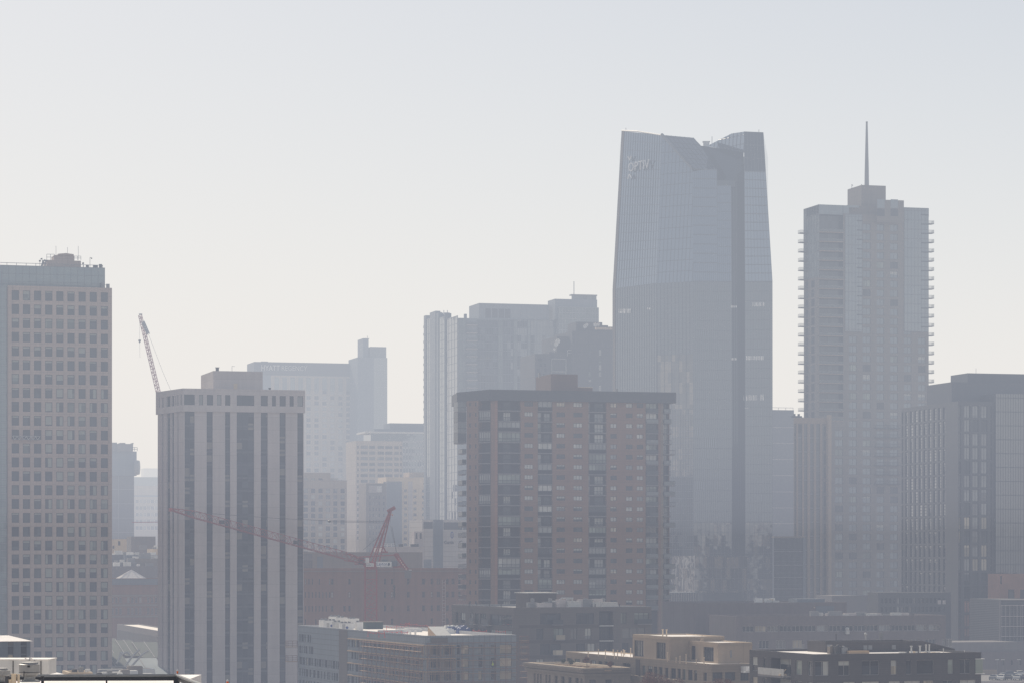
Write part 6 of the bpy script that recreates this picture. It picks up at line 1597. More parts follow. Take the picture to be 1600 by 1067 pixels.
    for i, (px, D_, w_, d_, h, ex) in enumerate(((508, 705, 2.6, 2.2, 2.3, None), (516, 698, 2.8, 2.4, 2.3, .5), (529, 692, 2.6, 2.2, 2.1, None), (541, 688, 3.0, 2.4, 1.9, .45), (534, 706, 2.4, 2.4, 2.9, None), (552, 702, 2.4, 2.2, 2.7, None), (561, 690, 1.6, 1.6, 2.1, None), (524, 716, 3.0, 2.0, 2.9, None))):
        unit(px, D_, w_, d_, h, 'white' if i != 2 else 'metal_light', 'air_handler', ['leftmost pale air handler at the far end of the white roof', 'pale air handler with blue badge, second from the far end', 'grey air handler between the two badged ones', 'low air handler with blue badge in front of the tall units', 'tall pale air handler behind the badged units', 'tallest pale air handler on the right of the cluster', 'small pale unit at the right end of the air handler cluster', 'rearmost pale air handler of the cluster'][i], 'air handler', ex, 'air handlers clustered on the white roof')
    q = at(582, 708); rt = empty('roof_hut', (q.x, q.y, zr), 'low green grey hut on the white roof in front of the crane mast', 'hut'); m2 = MB(); m2.cbox(q, U2, 4.6, 3.0, zr, zr + 1.7); m2.build('wall', M['green_roof'], rt); m2 = MB(); m2.cbox(q, U2, 4.9, 3.3, zr + 1.7, zr + 1.85); m2.build('roof', M['limestone'], rt)
    m2 = MB(); Fh = Face(q - U2 * 2.3 - V2 * 1.5, q + U2 * 2.3 - V2 * 1.5); fquad(m2, Fh, 2.6, 2.9, zr + 1.0, zr + 1.25, .03); fquad(m2, Fh, 3.6, 3.9, zr + 1.0, zr + 1.25, .03); m2.build('vent_opening', M['metal_dark'], rt)
    q = at(687, 640); rt = empty('roof_hut', (q.x, q.y, zr), 'grey stair hood with sloping metal roof beside the blue tarpaulins', 'hut')
    m2 = MB(); w_, d_, h = 3.6, 6, 2.2
    P0 = [q - U2 * w_ / 2 - V2 * d_ / 2, q + U2 * w_ / 2 - V2 * d_ / 2, q + U2 * w_ / 2 + V2 * d_ / 2, q - U2 * w_ / 2 + V2 * d_ / 2]
    m2.poly([(*P0[0], zr + .3), (*P0[1], zr + .3), (*P0[2], zr + h), (*P0[3], zr + h)]); m2.build('roof', M['metal_light'], rt)
    m2 = MB(); m2.poly([(*P0[3], zr), (*P0[0], zr), (*P0[0], zr + .28), (*P0[3], zr + h - .02)]); m2.poly([(*P0[1], zr), (*P0[2], zr), (*P0[2], zr + h - .02), (*P0[1], zr + .28)]); m2.poly([(*P0[2], zr), (*P0[3], zr), (*P0[3], zr + h - .02), (*P0[2], zr + h - .02)]); m2.poly([(*P0[0], zr), (*P0[1], zr), (*P0[1], zr + .28), (*P0[0], zr + .28)]); m2.build('wall', M['wood'], rt)
    # tarpaulin covered pallets
    random.seed(21)
    for i, (px, D_, w_, h) in enumerate(((699, 663, 3.2, 1.3), (712, 668, 4.2, 1.5), (724, 664, 3.4, 1.4), (706, 676, 4.5, 1.7), (720, 678, 3.6, 1.6))):
        q = at(px, D_); m2 = MB(); nx, ny = 9, 6; gz = {}
        for a in range(nx + 1):
            for e in range(ny + 1):
                edge = min(a, nx - a, e, ny - e); gz[a, e] = zr + (.02 if edge == 0 else h * (.75 + .3 * random.random()) if edge >= 1 else 0)
        pt = lambda a, e: (*(q + U2 * (w_ * (a / nx - .5)) + V2 * (2.4 * (e / ny - .5))), gz[a, e])
        for a in range(nx):
            for e in range(ny): m2.poly([pt(a, e), pt(a + 1, e), pt(a + 1, e + 1), pt(a, e + 1)])
        o = m2.build('tarpaulin', ['tarp' if i not in (0, 3) else 'white'][0] if i not in (3,) else 'white'); tag(o, ['crumpled blue tarpaulin bundle next to the stair hood', 'long blue tarpaulin bundle in the middle of the roof pile', 'blue tarpaulin bundle at the right end of the roof pile', 'white wrapped bundle behind the blue tarpaulins', 'rear blue tarpaulin bundle of the roof pile'][i], 'tarpaulin', 'wrapped bundles on the white roof')
    # red safety posts with rope
    random.seed(8)
    lines = [[(575, 640), (592, 636), (601, 632)], [(600, 650), (627, 642), (637, 637)], [(636, 720), (650, 712), (665, 700), (680, 690)], [(626, 715), (634, 722), (640, 728)], [(739, 655), (748, 652), (760, 648)], [(604, 690), (620, 694), (636, 700)], [(790, 645), (775, 650)]]
    for li in lines:
        for i, (px, D_) in enumerate(li):
            q = at(px, D_); m2 = MB(); m2.bar((q.x, q.y, zr), (q.x, q.y, zr + 1.25), .055); m2.cyl(q.x, q.y, zr, zr + .06, .25, n=8); o = m2.build('safety_post', 'redpaint'); tag(o, 'thin red safety post standing on the white roof', 'safety post', 'red safety posts on the white roof')
            if i:
                p = at(*li[i - 1]); m2 = MB(); N_ = 7
                for t in range(N_):
                    a, e = t / N_, (t + 1) / N_; sag = lambda x: -.25 * math.sin(math.pi * x)
                    A_, B_ = p.lerp(q, a), p.lerp(q, e); m2.bar((*A_, zr + 1.1 + sag(a)), (*B_, zr + 1.1 + sag(e)), .03)
                    if t % 2: m2.poly([(*A_, zr + 1.1 + sag(a)), (*A_.lerp(B_, .6), zr + 1.1 + sag(a)), (*A_.lerp(B_, .3), zr + .75 + sag(a))])
                o = m2.build('safety_line', 'redpaint'); tag(o, 'sagging red flagged line between safety posts on the white roof', 'safety line', 'red flagged lines on the white roof')
    for i, (px, D_, w_, h) in enumerate(((610, 655, 5.5, 1.0), (645, 680, 4.0, .8), (660, 690, 3.0, .7), (628, 668, 2.6, .9))):
        q = at(px, D_); m2 = MB(); m2.cbox(q, U2, w_, 2.2, zr, zr + h); m2.cbox(q, U2, w_ * .94, 2.0, zr + h, zr + h + .08); o = m2.build('roof_curb', 'white' if i % 2 else 'insul_pale'); tag(o, ['long low white curb near the corner of the white roof', 'white curb in the middle of the roof under construction', 'short grey curb behind the pipes on the white roof', 'small white curb beside the red posts'][i], 'roof curb')
    for i, (px, D_) in enumerate(((641, 650), (649, 650))):
        q = at(px, D_); m2 = MB(); m2.cyl(q.x, q.y, zr, zr + .75, .22, n=12); m2.ball((q.x, q.y, zr + .85), .3); o = m2.build('vent_pipe', 'white'); tag(o, 'white domed vent pipe on the unfinished roof', 'vent pipe', 'white domed vents on the unfinished roof')
    b.finish()
    return FR, zt, k, fl
M['insul_pale'] = wallmat('pale_sheathing', (.45, .46, .47), joint=(1.25, 1.25, .07), jdark=.8)
CFR, CZT, CK, CFL = construction()

# worker in a hi-vis vest on the front scaffold
def skin_fig(name, chain, radii, edges, mat, parent, root=0, sub=2):
    me = bpy.data.meshes.new(name); me.from_pydata(chain, edges, []); o = bpy.data.objects.new(name, me); COL.objects.link(o); o.parent = parent
    md = o.modifiers.new('Skin', 'SKIN'); sv = me.skin_vertices[0].data
    for i, r_ in enumerate(radii): sv[i].radius = (r_, r_) if not isinstance(r_, tuple) else r_
    sv[root].use_root = True
    s = o.modifiers.new('Sub', 'SUBSURF'); s.levels = sub; s.render_levels = sub
    dg = bpy.context.evaluated_depsgraph_get(); m2 = bpy.data.meshes.new_from_object(o.evaluated_get(dg)); o.modifiers.clear(); o.data = m2
    m2.materials.clear(); m2.materials.append(M[mat]); m2.polygons.foreach_set('use_smooth', [True] * len(m2.polygons))
    return o
def worker():
    z = CZT - 15.5 * CK - 2 * CFL + .25; s = CFR.s(767.5); p = CFR.xy(s, 1.0)
    r = empty('person', (p.x, p.y, z), 'worker in a yellow hi vis vest reaching up on the front scaffold', 'person'); r.rotation_euler = (0, 0, math.atan2(CFR.d.y, CFR.d.x))
    #            pelvis        waist         chest          neck           head1          head2
    v = [(0, 0, .95), (0, .02, 1.12), (0, .02, 1.34), (0, .01, 1.50), (0, .0, 1.60), (0, 0, 1.74),
         (-.10, 0, .90), (-.12, -.03, .50), (-.12, .02, .09), (-.12, -.14, .04), (.10, 0, .90), (.15, .03, .50), (.16, .06, .09), (.16, -.10, .04),
         (-.20, .02, 1.42), (-.33, .05, 1.18), (-.26, -.16, 1.02), (-.24, -.24, .98), (.20, .02, 1.42), (.42, -.02, 1.56), (.58, -.06, 1.78), (.62, -.07, 1.86)]
    e = [(0, 1), (1, 2), (2, 3), (3, 4), (4, 5), (0, 6), (6, 7), (7, 8), (8, 9), (0, 10), (10, 11), (11, 12), (12, 13), (2, 14), (14, 15), (15, 16), (16, 17), (2, 18), (18, 19), (19, 20), (20, 21)]
    rad = [.15, .14, .16, .06, .08, .09, .09, .062, .045, .04, .09, .062, .045, .04, .07, .05, .036, .04, .07, .05, .036, .04]
    o = skin_fig('body', v, rad, e, 'navy', r)
    o.data.materials.append(M['skin'])
    for p_ in o.data.polygons:
        c_ = p_.center
        if c_.z > 1.47 and abs(c_.x) < .14 or (abs(c_.x) > .22 and c_.z < 1.06 and c_.z > .9 and c_.y < -.1) or (c_.x > .56): p_.material_index = 1
    m2 = MB(); n = 14
    prof = [(.185, .135, .98), (.20, .15, 1.12), (.215, .155, 1.30), (.20, .14, 1.42), (.11, .10, 1.50)]
    def ring(a, b_, z_): return [(a * math.cos(2 * math.pi * k / n), b_ * math.sin(2 * math.pi * k / n) + .015, z_) for k in range(n)]
    R_ = [ring(*q) for q in prof]
    for A_, B_ in zip(R_, R_[1:]):
        for k in range(n): m2.poly([A_[k], A_[(k + 1) % n], B_[(k + 1) % n], B_[k]])
    me = m2.data('vest', [M['hivis']]); vo = bpy.data.objects.new('vest', me); COL.objects.link(vo); vo.parent = r
    m2 = MB(); m2.lathe(0, 0, [(.15, 1.70), (.125, 1.71), (.12, 1.76), (.09, 1.83), (.02, 1.86)], n=14); me = m2.data('hard_hat', [M['hivis']]); ho = bpy.data.objects.new('hard_hat', me); COL.objects.link(ho); ho.parent = r
worker()

# ------------------------------------------------------------------ red tower crane
def tower_crane():
    D = 800
    mx = at(579.5, D); P = lambda px, py, dd=0: Vector((PX(px, D + dd), D + dd, PZ(py, D + dd)))
    r = empty('tower_crane', (mx.x, mx.y, 0), 'red luffing tower crane with white name boards and a long low jib', 'crane')
    ztop = PZ(889, D); w = 1.62
    mb = MB(); cs = [(mx.x - w, D - w), (mx.x + w, D - w), (mx.x + w, D + w), (mx.x - w, D + w)]
    for x, y in cs: mb.bar((x, y, 0), (x, y, ztop), .17)
    z = 1.0; sec = 4.1; i = 0
    while z + sec < ztop + .1:
        for k in range(4):
            a, e = cs[k], cs[(k + 1) % 4]; mb.bar((*a, z + sec), (*e, z + sec), .09)
            mb.bar((*a, z), (*e, z + sec / 2), .08); mb.bar((*e, z + sec / 2), (*a, z + sec), .08)
        mb.bar((mx.x - .5, D, z), (mx.x + .5, D, z + sec), .06); z += sec; i += 1
    mb.build('mast', M['steelred'], r)
    mb = MB(); mb.cyl(mx.x, D, ztop, PZ(884, D), 1.5, 2.1); mb.cyl(mx.x, D, PZ(884, D), PZ(881.5, D), 2.2); mb.build('slewing_ring', M['steelred'], r)
    zd = PZ(881.5, D)
    jd = (P(265, 795, -38).xy - mx).normalized()      # jib direction in plan
    dk = MB(); c0 = mx - jd * 1.0; dk.obox(mx + jd * 3 + Vector((-jd.y, jd.x)) * -1.3, -jd, 13.2, 2.6, zd, zd + .35); dk.build('machinery_deck', M['steelred'], r)
    # jib
    jf = Vector((*(mx + jd * 2.2), PZ(877, D))); jt = P(281, 798.5, -36); jt2 = P(266.5, 795.5, -38)
    jb = MB(); jm = jf.lerp(jt, .10)
    lattice(jb, jf, jm, .45, 1.0, 3, .13, .08); lattice(jb, jm, jf.lerp(jt, .93), 1.0, .95, 26, .085, .045, tri=True); lattice(jb, jf.lerp(jt, .93), jt2, .9, .25, 3, .12, .07, tri=True)
    jb.build('jib', M['steelred'], r)
    for t in (.78, .38, .96):
        m2 = MB(); q = jf.lerp(jt, t); m2.cbox(q.xy, jd, 1.2, 1.0, q.z - .3, q.z + .7); m2.build('jib_winch', M['metal_dark'], r)
    m2 = MB(); m2.cyl(jt2.x, jt2.y, jt2.z - .5, jt2.z + .4, .5); m2.build('jib_head', M['steelred'], r)
    # A-frame
    ap = P(610.8, 795.5, 4); af = MB()
    sd = Vector((-jd.y, jd.x))
    for s_ in (-1, 1):
        o = Vector((*(sd * 1.1 * s_), 0)); f1 = Vector((*(mx + jd * .2), zd + .3)) + o; f2 = Vector((*(mx - jd * 4.2), zd + .3)) + o
        f1 = P(577, 880, -1) + o; f2 = P(588.5, 880, 1) + o
        af.bar(f1, ap + o * .3, .21); af.bar(f2, ap + o * .3, .19)
        for t in (.3, .55, .8): af.bar(f1.lerp(ap, t) + o * (1 - t) * .0, f2.lerp(ap, t), .09)
    af.bar(P(598.5, 853, 1), P(603, 862, 1), .2); af.bar(P(596, 862, 1), P(606, 862, 1), .22); af.bar(ap + Vector((-1, 0, -.6)), ap + Vector((1.2, 0, .6)), .5)
    af.build('a_frame', M['steelred'], r)
    m2 = MB()
    for a_, b_ in (((600.5, 816), (600.5, 823)), ((600.5, 823), (607, 824)), ((600.5, 816), (608, 816)), ((604, 816), (604, 824))): m2.bar(P(*a_, 3), P(*b_, 3), .08)
    m2.build('inspection_cage', M['metal_grey'], r)
    # counter side: platform arm, ballast arm
    m2 = MB(); m2.bar(P(560, 869.8, -2), P(617, 866.5, 5), .16); m2.bar(P(617, 866.5, 5), P(622, 866, 6), .5); m2.bar(P(590, 881, 1), P(560, 871, -2), .2); m2.build('tie_bar', M['steelred'], r)
    m2 = MB()
    for s_ in (-.8, .8): o = Vector((*(sd * s_), 0)); m2.bar(P(618.5, 866, 6) + o, P(635, 888.5, 8) + o, .26)
    for t in range(8): q = P(618.5, 866, 6).lerp(P(635, 888.5, 8), t / 7); m2.bar(q - Vector((*(sd * .8), 0)), q + Vector((*(sd * .8), 0)), .1)
    m2.bar(P(618.5, 866, 6), P(628, 884.5, 7), .2); m2.bar(P(614, 885, 5), P(629, 884.5, 7), .3); m2.build('ballast_arm', M['steelred'], r)
    m2 = MB(); q = P(637.5, 895, 8); m2.cbox(q.xy, Vector((1, 0)), 1.9, 1.6, PZ(903, D + 8), PZ(890.5, D + 8)); m2.build('ballast_block', M['concrete_dark'], r)
    m2 = MB(); q = P(641, 889.8, 8); m2.cbox(q.xy, Vector((1, 0)), .8, .8, PZ(890.6, D + 8), PZ(889.3, D + 8)); m2.build('ballast_cap', M['white'], r)
    m2 = MB(); q = P(616, 880, 5); m2.cbox(q.xy, Vector((1, 0)), 1.7, 2.2, PZ(884, D + 5), PZ(875, D + 5)); q = P(601, 877, 3); m2.cbox(q.xy, Vector((1, 0)), 1.6, 1.8, PZ(877, D + 3), PZ(873.4, D + 3)); m2.build('winch_house', M['bluegrey'], r)
    m2 = MB(); q = P(568, 876, -1); m2.cbox(q.xy - sd * 1.2, Vector((1, 0)), 1.5, 1.6, PZ(881, D), PZ(871, D)); m2.build('cab', M['pane'], r)
    m2 = MB(); q = P(574, 874, -2); m2.cbox(q.xy, Vector((1, 0)), 1.0, 1.0, PZ(878.5, D - 2), PZ(871, D - 2)); m2.build('cab_stair', M['white'], r)
    # name boards
    def board(px0, px1, py0, py1, dd, txt, col, sz, logo=False):
        a, e = at(px0, D + dd), at(px1, D + dd); f_ = Face(a, e); m2 = MB(); z0, z1 = PZ(py1, D + dd), PZ(py0, D + dd); fbox(m2, f_, 0, f_.L, z0, z1, -.1, 0); bo = m2.build('name_board', M['white'], r)
        text_part(None, txt, f_, f_.L * (.04), z0 + (z1 - z0) * .26, sz, col, .02, 'lettering', width=f_.L * (.66 if logo else .86), parent=bo, ext=.01)
        if logo:
            m3 = MB(); x = f_.L * .74; m3.poly([f_.P(x, z0 + .25, .02), f_.P(x + .7, z0 + .45, .02), f_.P(x + .55, z1 - .35, .02), f_.P(x + .1, z1 - .3, .02)]); m3.build('logo', M['darkink'], bo)
    board(572, 584, 879.3, 884.6, -3.6, 'MORROW', 'metal_dark', .55); board(588, 612, 877, 884.9, -3.6, 'Layton', 'blueink', 1.3, True)
    # ropes
    m2 = MB(); a = P(600, 815, 3)
    rp = [P(600, 814, 3), P(513, 813, -6), P(430, 809, -17), P(352, 803.4, -26), P(300, 799.5, -33)]
    for p, q in zip(rp, rp[1:]): m2.bar(p, q, .055)
    m2.bar(P(600, 816.5, 3), P(513, 814.6, -6), .045); m2.build('luffing_rope', M['metal_dark'], r)
    m2 = MB(); m2.lathe(*P(514.5, 815, -6).xy, [(.1, PZ(815.8, D - 6)), (.45, PZ(814.6, D - 6)), (.45, PZ(813.2, D - 6)), (.1, PZ(812, D - 6))], n=8); m2.build('rope_block', M['metal_dark'], r)
    m2 = MB(); m2.bar(P(612.5, 822, 4), P(619.5, 862, 6), .05); m2.bar(P(610, 820, 4), P(619, 861, 6), .04); m2.bar(P(599, 831, 2), P(567, 859, -2), .05); m2.build('stay_rope', M['metal_dark'], r)
    m2 = MB(); m2.bar(P(615.5, 880, -4), P(615.7, 915, -4), .03); m2.build('hoist_rope', M['metal_dark'], r)
    m2 = MB(); random.seed(2)
    for t in range(8): q = P(615.8 + (t % 2) * .6, 915 + t * 2.4, -4); m2.ball(q, .32 - .01 * t, n=5)
    m2.bar(P(616, 915, -4), P(617, 936, -4), .1); m2.build('chain_sling', M['metal_dark'], r)
    # sunlit windsock above the apex
    a = at(610, D + 4); rt = empty('windsock', (a.x, a.y, PZ(815, D + 4)), 'bright orange and white windsock above the crane apex', 'windsock')
    m2 = MB(); m2.bar((a.x, a.y, PZ(816, D + 4)), (a.x, a.y, PZ(799.6, D + 4)), .035); m2.build('pole', M['metal_grey'], rt)
    m2 = MB(); n = 10; p0, p1 = P(609.4, 800.2, 4), P(614.6, 805.6, 4); d = (p1 - p0); s1 = Vector((d.z, 0, -d.x)).normalized(); s2 = Vector((0, 1, 0))
    for t in range(5):
        A_ = [p0 + d * t / 5 + (s1 * math.cos(2 * math.pi * k / n) + s2 * math.sin(2 * math.pi * k / n)) * (.30 - .03 * t) for k in range(n)]; B_ = [p0 + d * (t + 1) / 5 + (s1 * math.cos(2 * math.pi * k / n) + s2 * math.sin(2 * math.pi * k / n)) * (.27 - .03 * t) for k in range(n)]
        for k in range(n): m2.poly([A_[k], A_[(k + 1) % n], B_[(k + 1) % n], B_[k]], 1 if t in (0, 3) else 0)
    m2.build('sleeve', [M['white'], M['orange']], rt)
tower_crane()

# ------------------------------------------------------------------ tan building with white roof terraces
style('tanwin', [('pane', 4), ('pane_sky', 1.4), ('pane_green', .6)], 'frame', 3, 1, .09, .2)
style('glassdoor', [('pane_sky', 2), ('pane', 3)], 'frame', 4, 1, .1, .2)
def tan_building():
    D = 505
    # main volume: far left part steps back, near part comes forward
    c = at(1112, D); l = goto(c, V2, 884); r = goto(c, U2, 1180); bk = l + r - c
    b = Bld('apartment_building', 'tan building with a bright white roof and two roof pavilions at front', 'apartment building', c)
    FR, FL = Face(c, r), Face(l, c); zt = FR.z(1037, 1112); k = D / F
    hL, hR = [], []
    for i, (x0, x1) in enumerate(((1003, 1008.5), (1012, 1019.5), (1021.5, 1027), (1029, 1035), (1039, 1044), (1048, 1056), (1058.5, 1063.5), (1066, 1071), (1075, 1082), (1084.5, 1089), (886, 894), (898, 906), (910, 918), (923, 931), (935, 941), (945, 950), (954, 959))):
        a, e = FL.s(x0), FL.s(x1)
        if x0 > 1000: z1 = zt - 1.35; z0 = z1 - 1.9
        else: z1 = zt - 1.25; z0 = z1 - 1.8
        hL.append((a, e, z0, z1, .3)); b.win(FL, a, e, z0, z1, 'tanwin', -.3)
    a, e = FL.s(973), FL.s(985); hL.append((a, e, zt - 4.2, zt - 1.2, .4)); b.win(FL, a, e, zt - 4.2, zt - 1.2, 'glassdoor', -.4)
    for x0, x1 in ((1099, 1104.5),): a, e = FL.s(x0), FL.s(x1); hL.append((a, e, zt - 3.1, zt - 1.6, .3)); b.win(FL, a, e, zt - 3.1, zt - 1.6, 'tanwin', -.3)
    for x0, x1 in ((1113.5, 1129), (1133, 1149), (1157, 1170)): a, e = FR.s(x0), FR.s(x1); hR.append((a, e, zt - 3.0, zt - 1.45, .3)); b.win(FR, a, e, zt - 3.0, zt - 1.45, 'tanwin', -.3)
    mb = MB(); facewall(mb, FR, 0, zt, hR); facewall(mb, FL, 0, zt, hL); mb.prism([l, c, r, bk], 0, zt, skip=(0, 1), top=False); b.part('wall', mb, 'tan_brick')
    flat_roof(b, [l, c, r, bk], zt, .18, .35, 'membrane', 'tan_brick', 'cream')
    # dark strip paints the shade of a recess in the long face
    m2 = MB(); fbox(m2, FL, FL.s(994), FL.s(1000), 2, zt - .3, .02, .12); b.part('recess_shade_strip', m2, 'brown_dark')
    # balcony wall below the windows
    m2 = MB(); z = zt - 3.2; fbox(m2, FL, FL.s(980), FL.s(1071), z - 1.3, z - .15, .9, 1.1); fbox(m2, FL, FL.s(980), FL.s(1071), z - 1.5, z - 1.3, 0, 1.2); b.part('balcony', m2, 'tan_brick')
    m2 = MB()
    for k_ in range(9): s0 = FL.s(981) + k_ * (FL.s(1071) - FL.s(981)) / 9; fbox(m2, FL, s0, s0 + 1.2, z - .13, z - .03, .85, 1.15)
    b.part('coping', m2, 'cream')
    m2 = MB(); a, e = FR.s(1157.5), FR.s(1173); z0, z1 = FR.z(1050, 1165), FR.z(1040, 1165); fbox(m2, FR, a, e, z0, z1, .02, 1.2); b.part('glazed_balcony', m2, 'litpane')
    # two pavilions
    def pav(pxl, pxc, pxr, ytop, Dc, wins, nm='pavilion'):
        cc = at(pxc, Dc); ll = goto(cc, V2, pxl); rr = goto(cc, U2, pxr); P_ = [ll, cc, rr, ll + rr - cc]; z1 = PZ(ytop, Dc); z0 = zt - .18
        f1, f2 = Face(ll, cc), Face(cc, rr); h1 = []; h2 = []
        for (x0, x1, ya, yb) in wins:
            a, e = f1.s(x0), f1.s(x1); zz1, zz0 = z1 - (z1 - z0) * ya, z1 - (z1 - z0) * yb
            h1.append((a, e, zz0, zz1, .25)); b.win(f1, a, e, zz0, zz1, 'glassdoor', -.25, 1.2)
        mb = MB(); facewall(mb, f1, z0, z1, h1); facewall(mb, f2, z0, z1, h2); mb.prism(P_, z0, z1, skip=(0, 1), top=False); b.part(nm, mb, 'tan')
        m2 = MB(); fbox(m2, f1, -.1, f1.L + .1, z1 - .55, z1 - .45, 0, .12); fbox(m2, f2, -.1, f2.L + .1, z1 - .55, z1 - .45, 0, .12); b.part('string_course', m2, 'tan')
        inn = flat_roof(b, P_, z1, .2, .3, 'membrane', 'tan', 'cream')
        return P_, z1, f1, f2
    PA = pav(988.5, 1046, 1132, 994, 523, ((991, 1005.5, .24, .9), (1025.5, 1040, .26, .92)))
    PB = pav(1060, 1122, 1175.5, 1003.5, 516 - 4, ((1062.5, 1077, .2, .9), (1080, 1086.5, .24, .9), (1099, 1115, .24, .92)))
    m2 = MB(); q = PB[3]; fbox(m2, q, q.s(1141), q.s(1143), zt + .9, zt + 2.2, 0, .12); b.part('wall_lamp', m2, 'metal_grey')
    stack_vents(b, [(*at(x, d_), .9 + .35 * (i % 3), .085) for i, (x, d_) in enumerate(((919, 545), (935, 552), (946, 537), (958, 560), (960, 536), (965, 536), (971, 552), (974, 550), (985.5, 548), (976, 556), (1026, 530), (1043, 522), (1056.5, 516), (1062.5, 514), (1072, 512), (1088, 508), (1100, 507)))], zt - .2, mat='cream')
    stack_vents(b, [(*at(x, d_), 1.15, .13) for x, d_ in ((1035.5, 534), (1041.5, 533))], PA[1] - .2, mat='cream')
    m2 = MB(); q = at(1097, 522); m2.cbox(q, U2, .5, .5, PB[1] - .2, PB[1] + .55); m2.bar((*q, PB[1] + .5), (*q, PB[1] + 1.3), .04); b.part('chimney', m2, 'tan'); b.finish()
    # older stone building with a roof terrace to its left
    D = 560
    c = at(914, D - 30); l = goto(c, V2, 824); r = goto(c, U2, 985); b = Bld('stone_building', 'weathered stone building with heavy cornice and a planted roof terrace', 'building', c); FR, FL = Face(c, r), Face(l, c); zt = FR.z(1043, 914)
    hL = []
    for x0, x1 in ((834, 836.5), (839, 841.5), (843.5, 846), (852, 855), (857, 860), (867, 871), (877, 882), (888, 893), (899, 904), (907, 910)):
        a, e = FL.s(x0), FL.s(x1); hL.append((a, e, zt - 5.5, zt - 2.0, .35)); b.win(FL, a, e, zt - 5.5, zt - 2.0, 'ware', -.35)
    hR = []
    for x0, x1 in ((921, 931), (946, 956)): a, e = FR.s(x0), FR.s(x1); hR.append((a, e, zt - 5.0, zt - 2.2, .35)); b.win(FR, a, e, zt - 5.0, zt - 2.2, 'ware', -.35)
    mb = MB(); facewall(mb, FR, 0, zt, hR); facewall(mb, FL, 0, zt, hL); mb.prism([l, c, r, l + r - c], 0, zt, skip=(0, 1), top=False); b.part('wall', mb, 'limestone')
    for z0_, z1_, o in ((zt - 1.5, zt - 1.1, .35), (zt - .9, zt - .45, .55), (zt - .42, zt - .02, .8)):
        m2 = MB(); fbox(m2, FL, -.6, FL.L + o, z0_, z1_, 0, o); fbox(m2, FR, .002, FR.L, z0_, z1_, 0, o); b.part('cornice', m2, 'limestone')
    flat_roof(b, [l, c, r, l + r - c], zt, .6, .6, 'gravel', 'limestone', 'cream'); 
    for i in range(8):
        m2 = MB(); q = at(872 + i * 11, 548 - i * 2.4); m2.cbox(q, U2, 1.4, .9, zt - .6, zt + .1); b.part('planter', m2, 'wood')
    b.finish()
    return zt
TZ = tan_building()

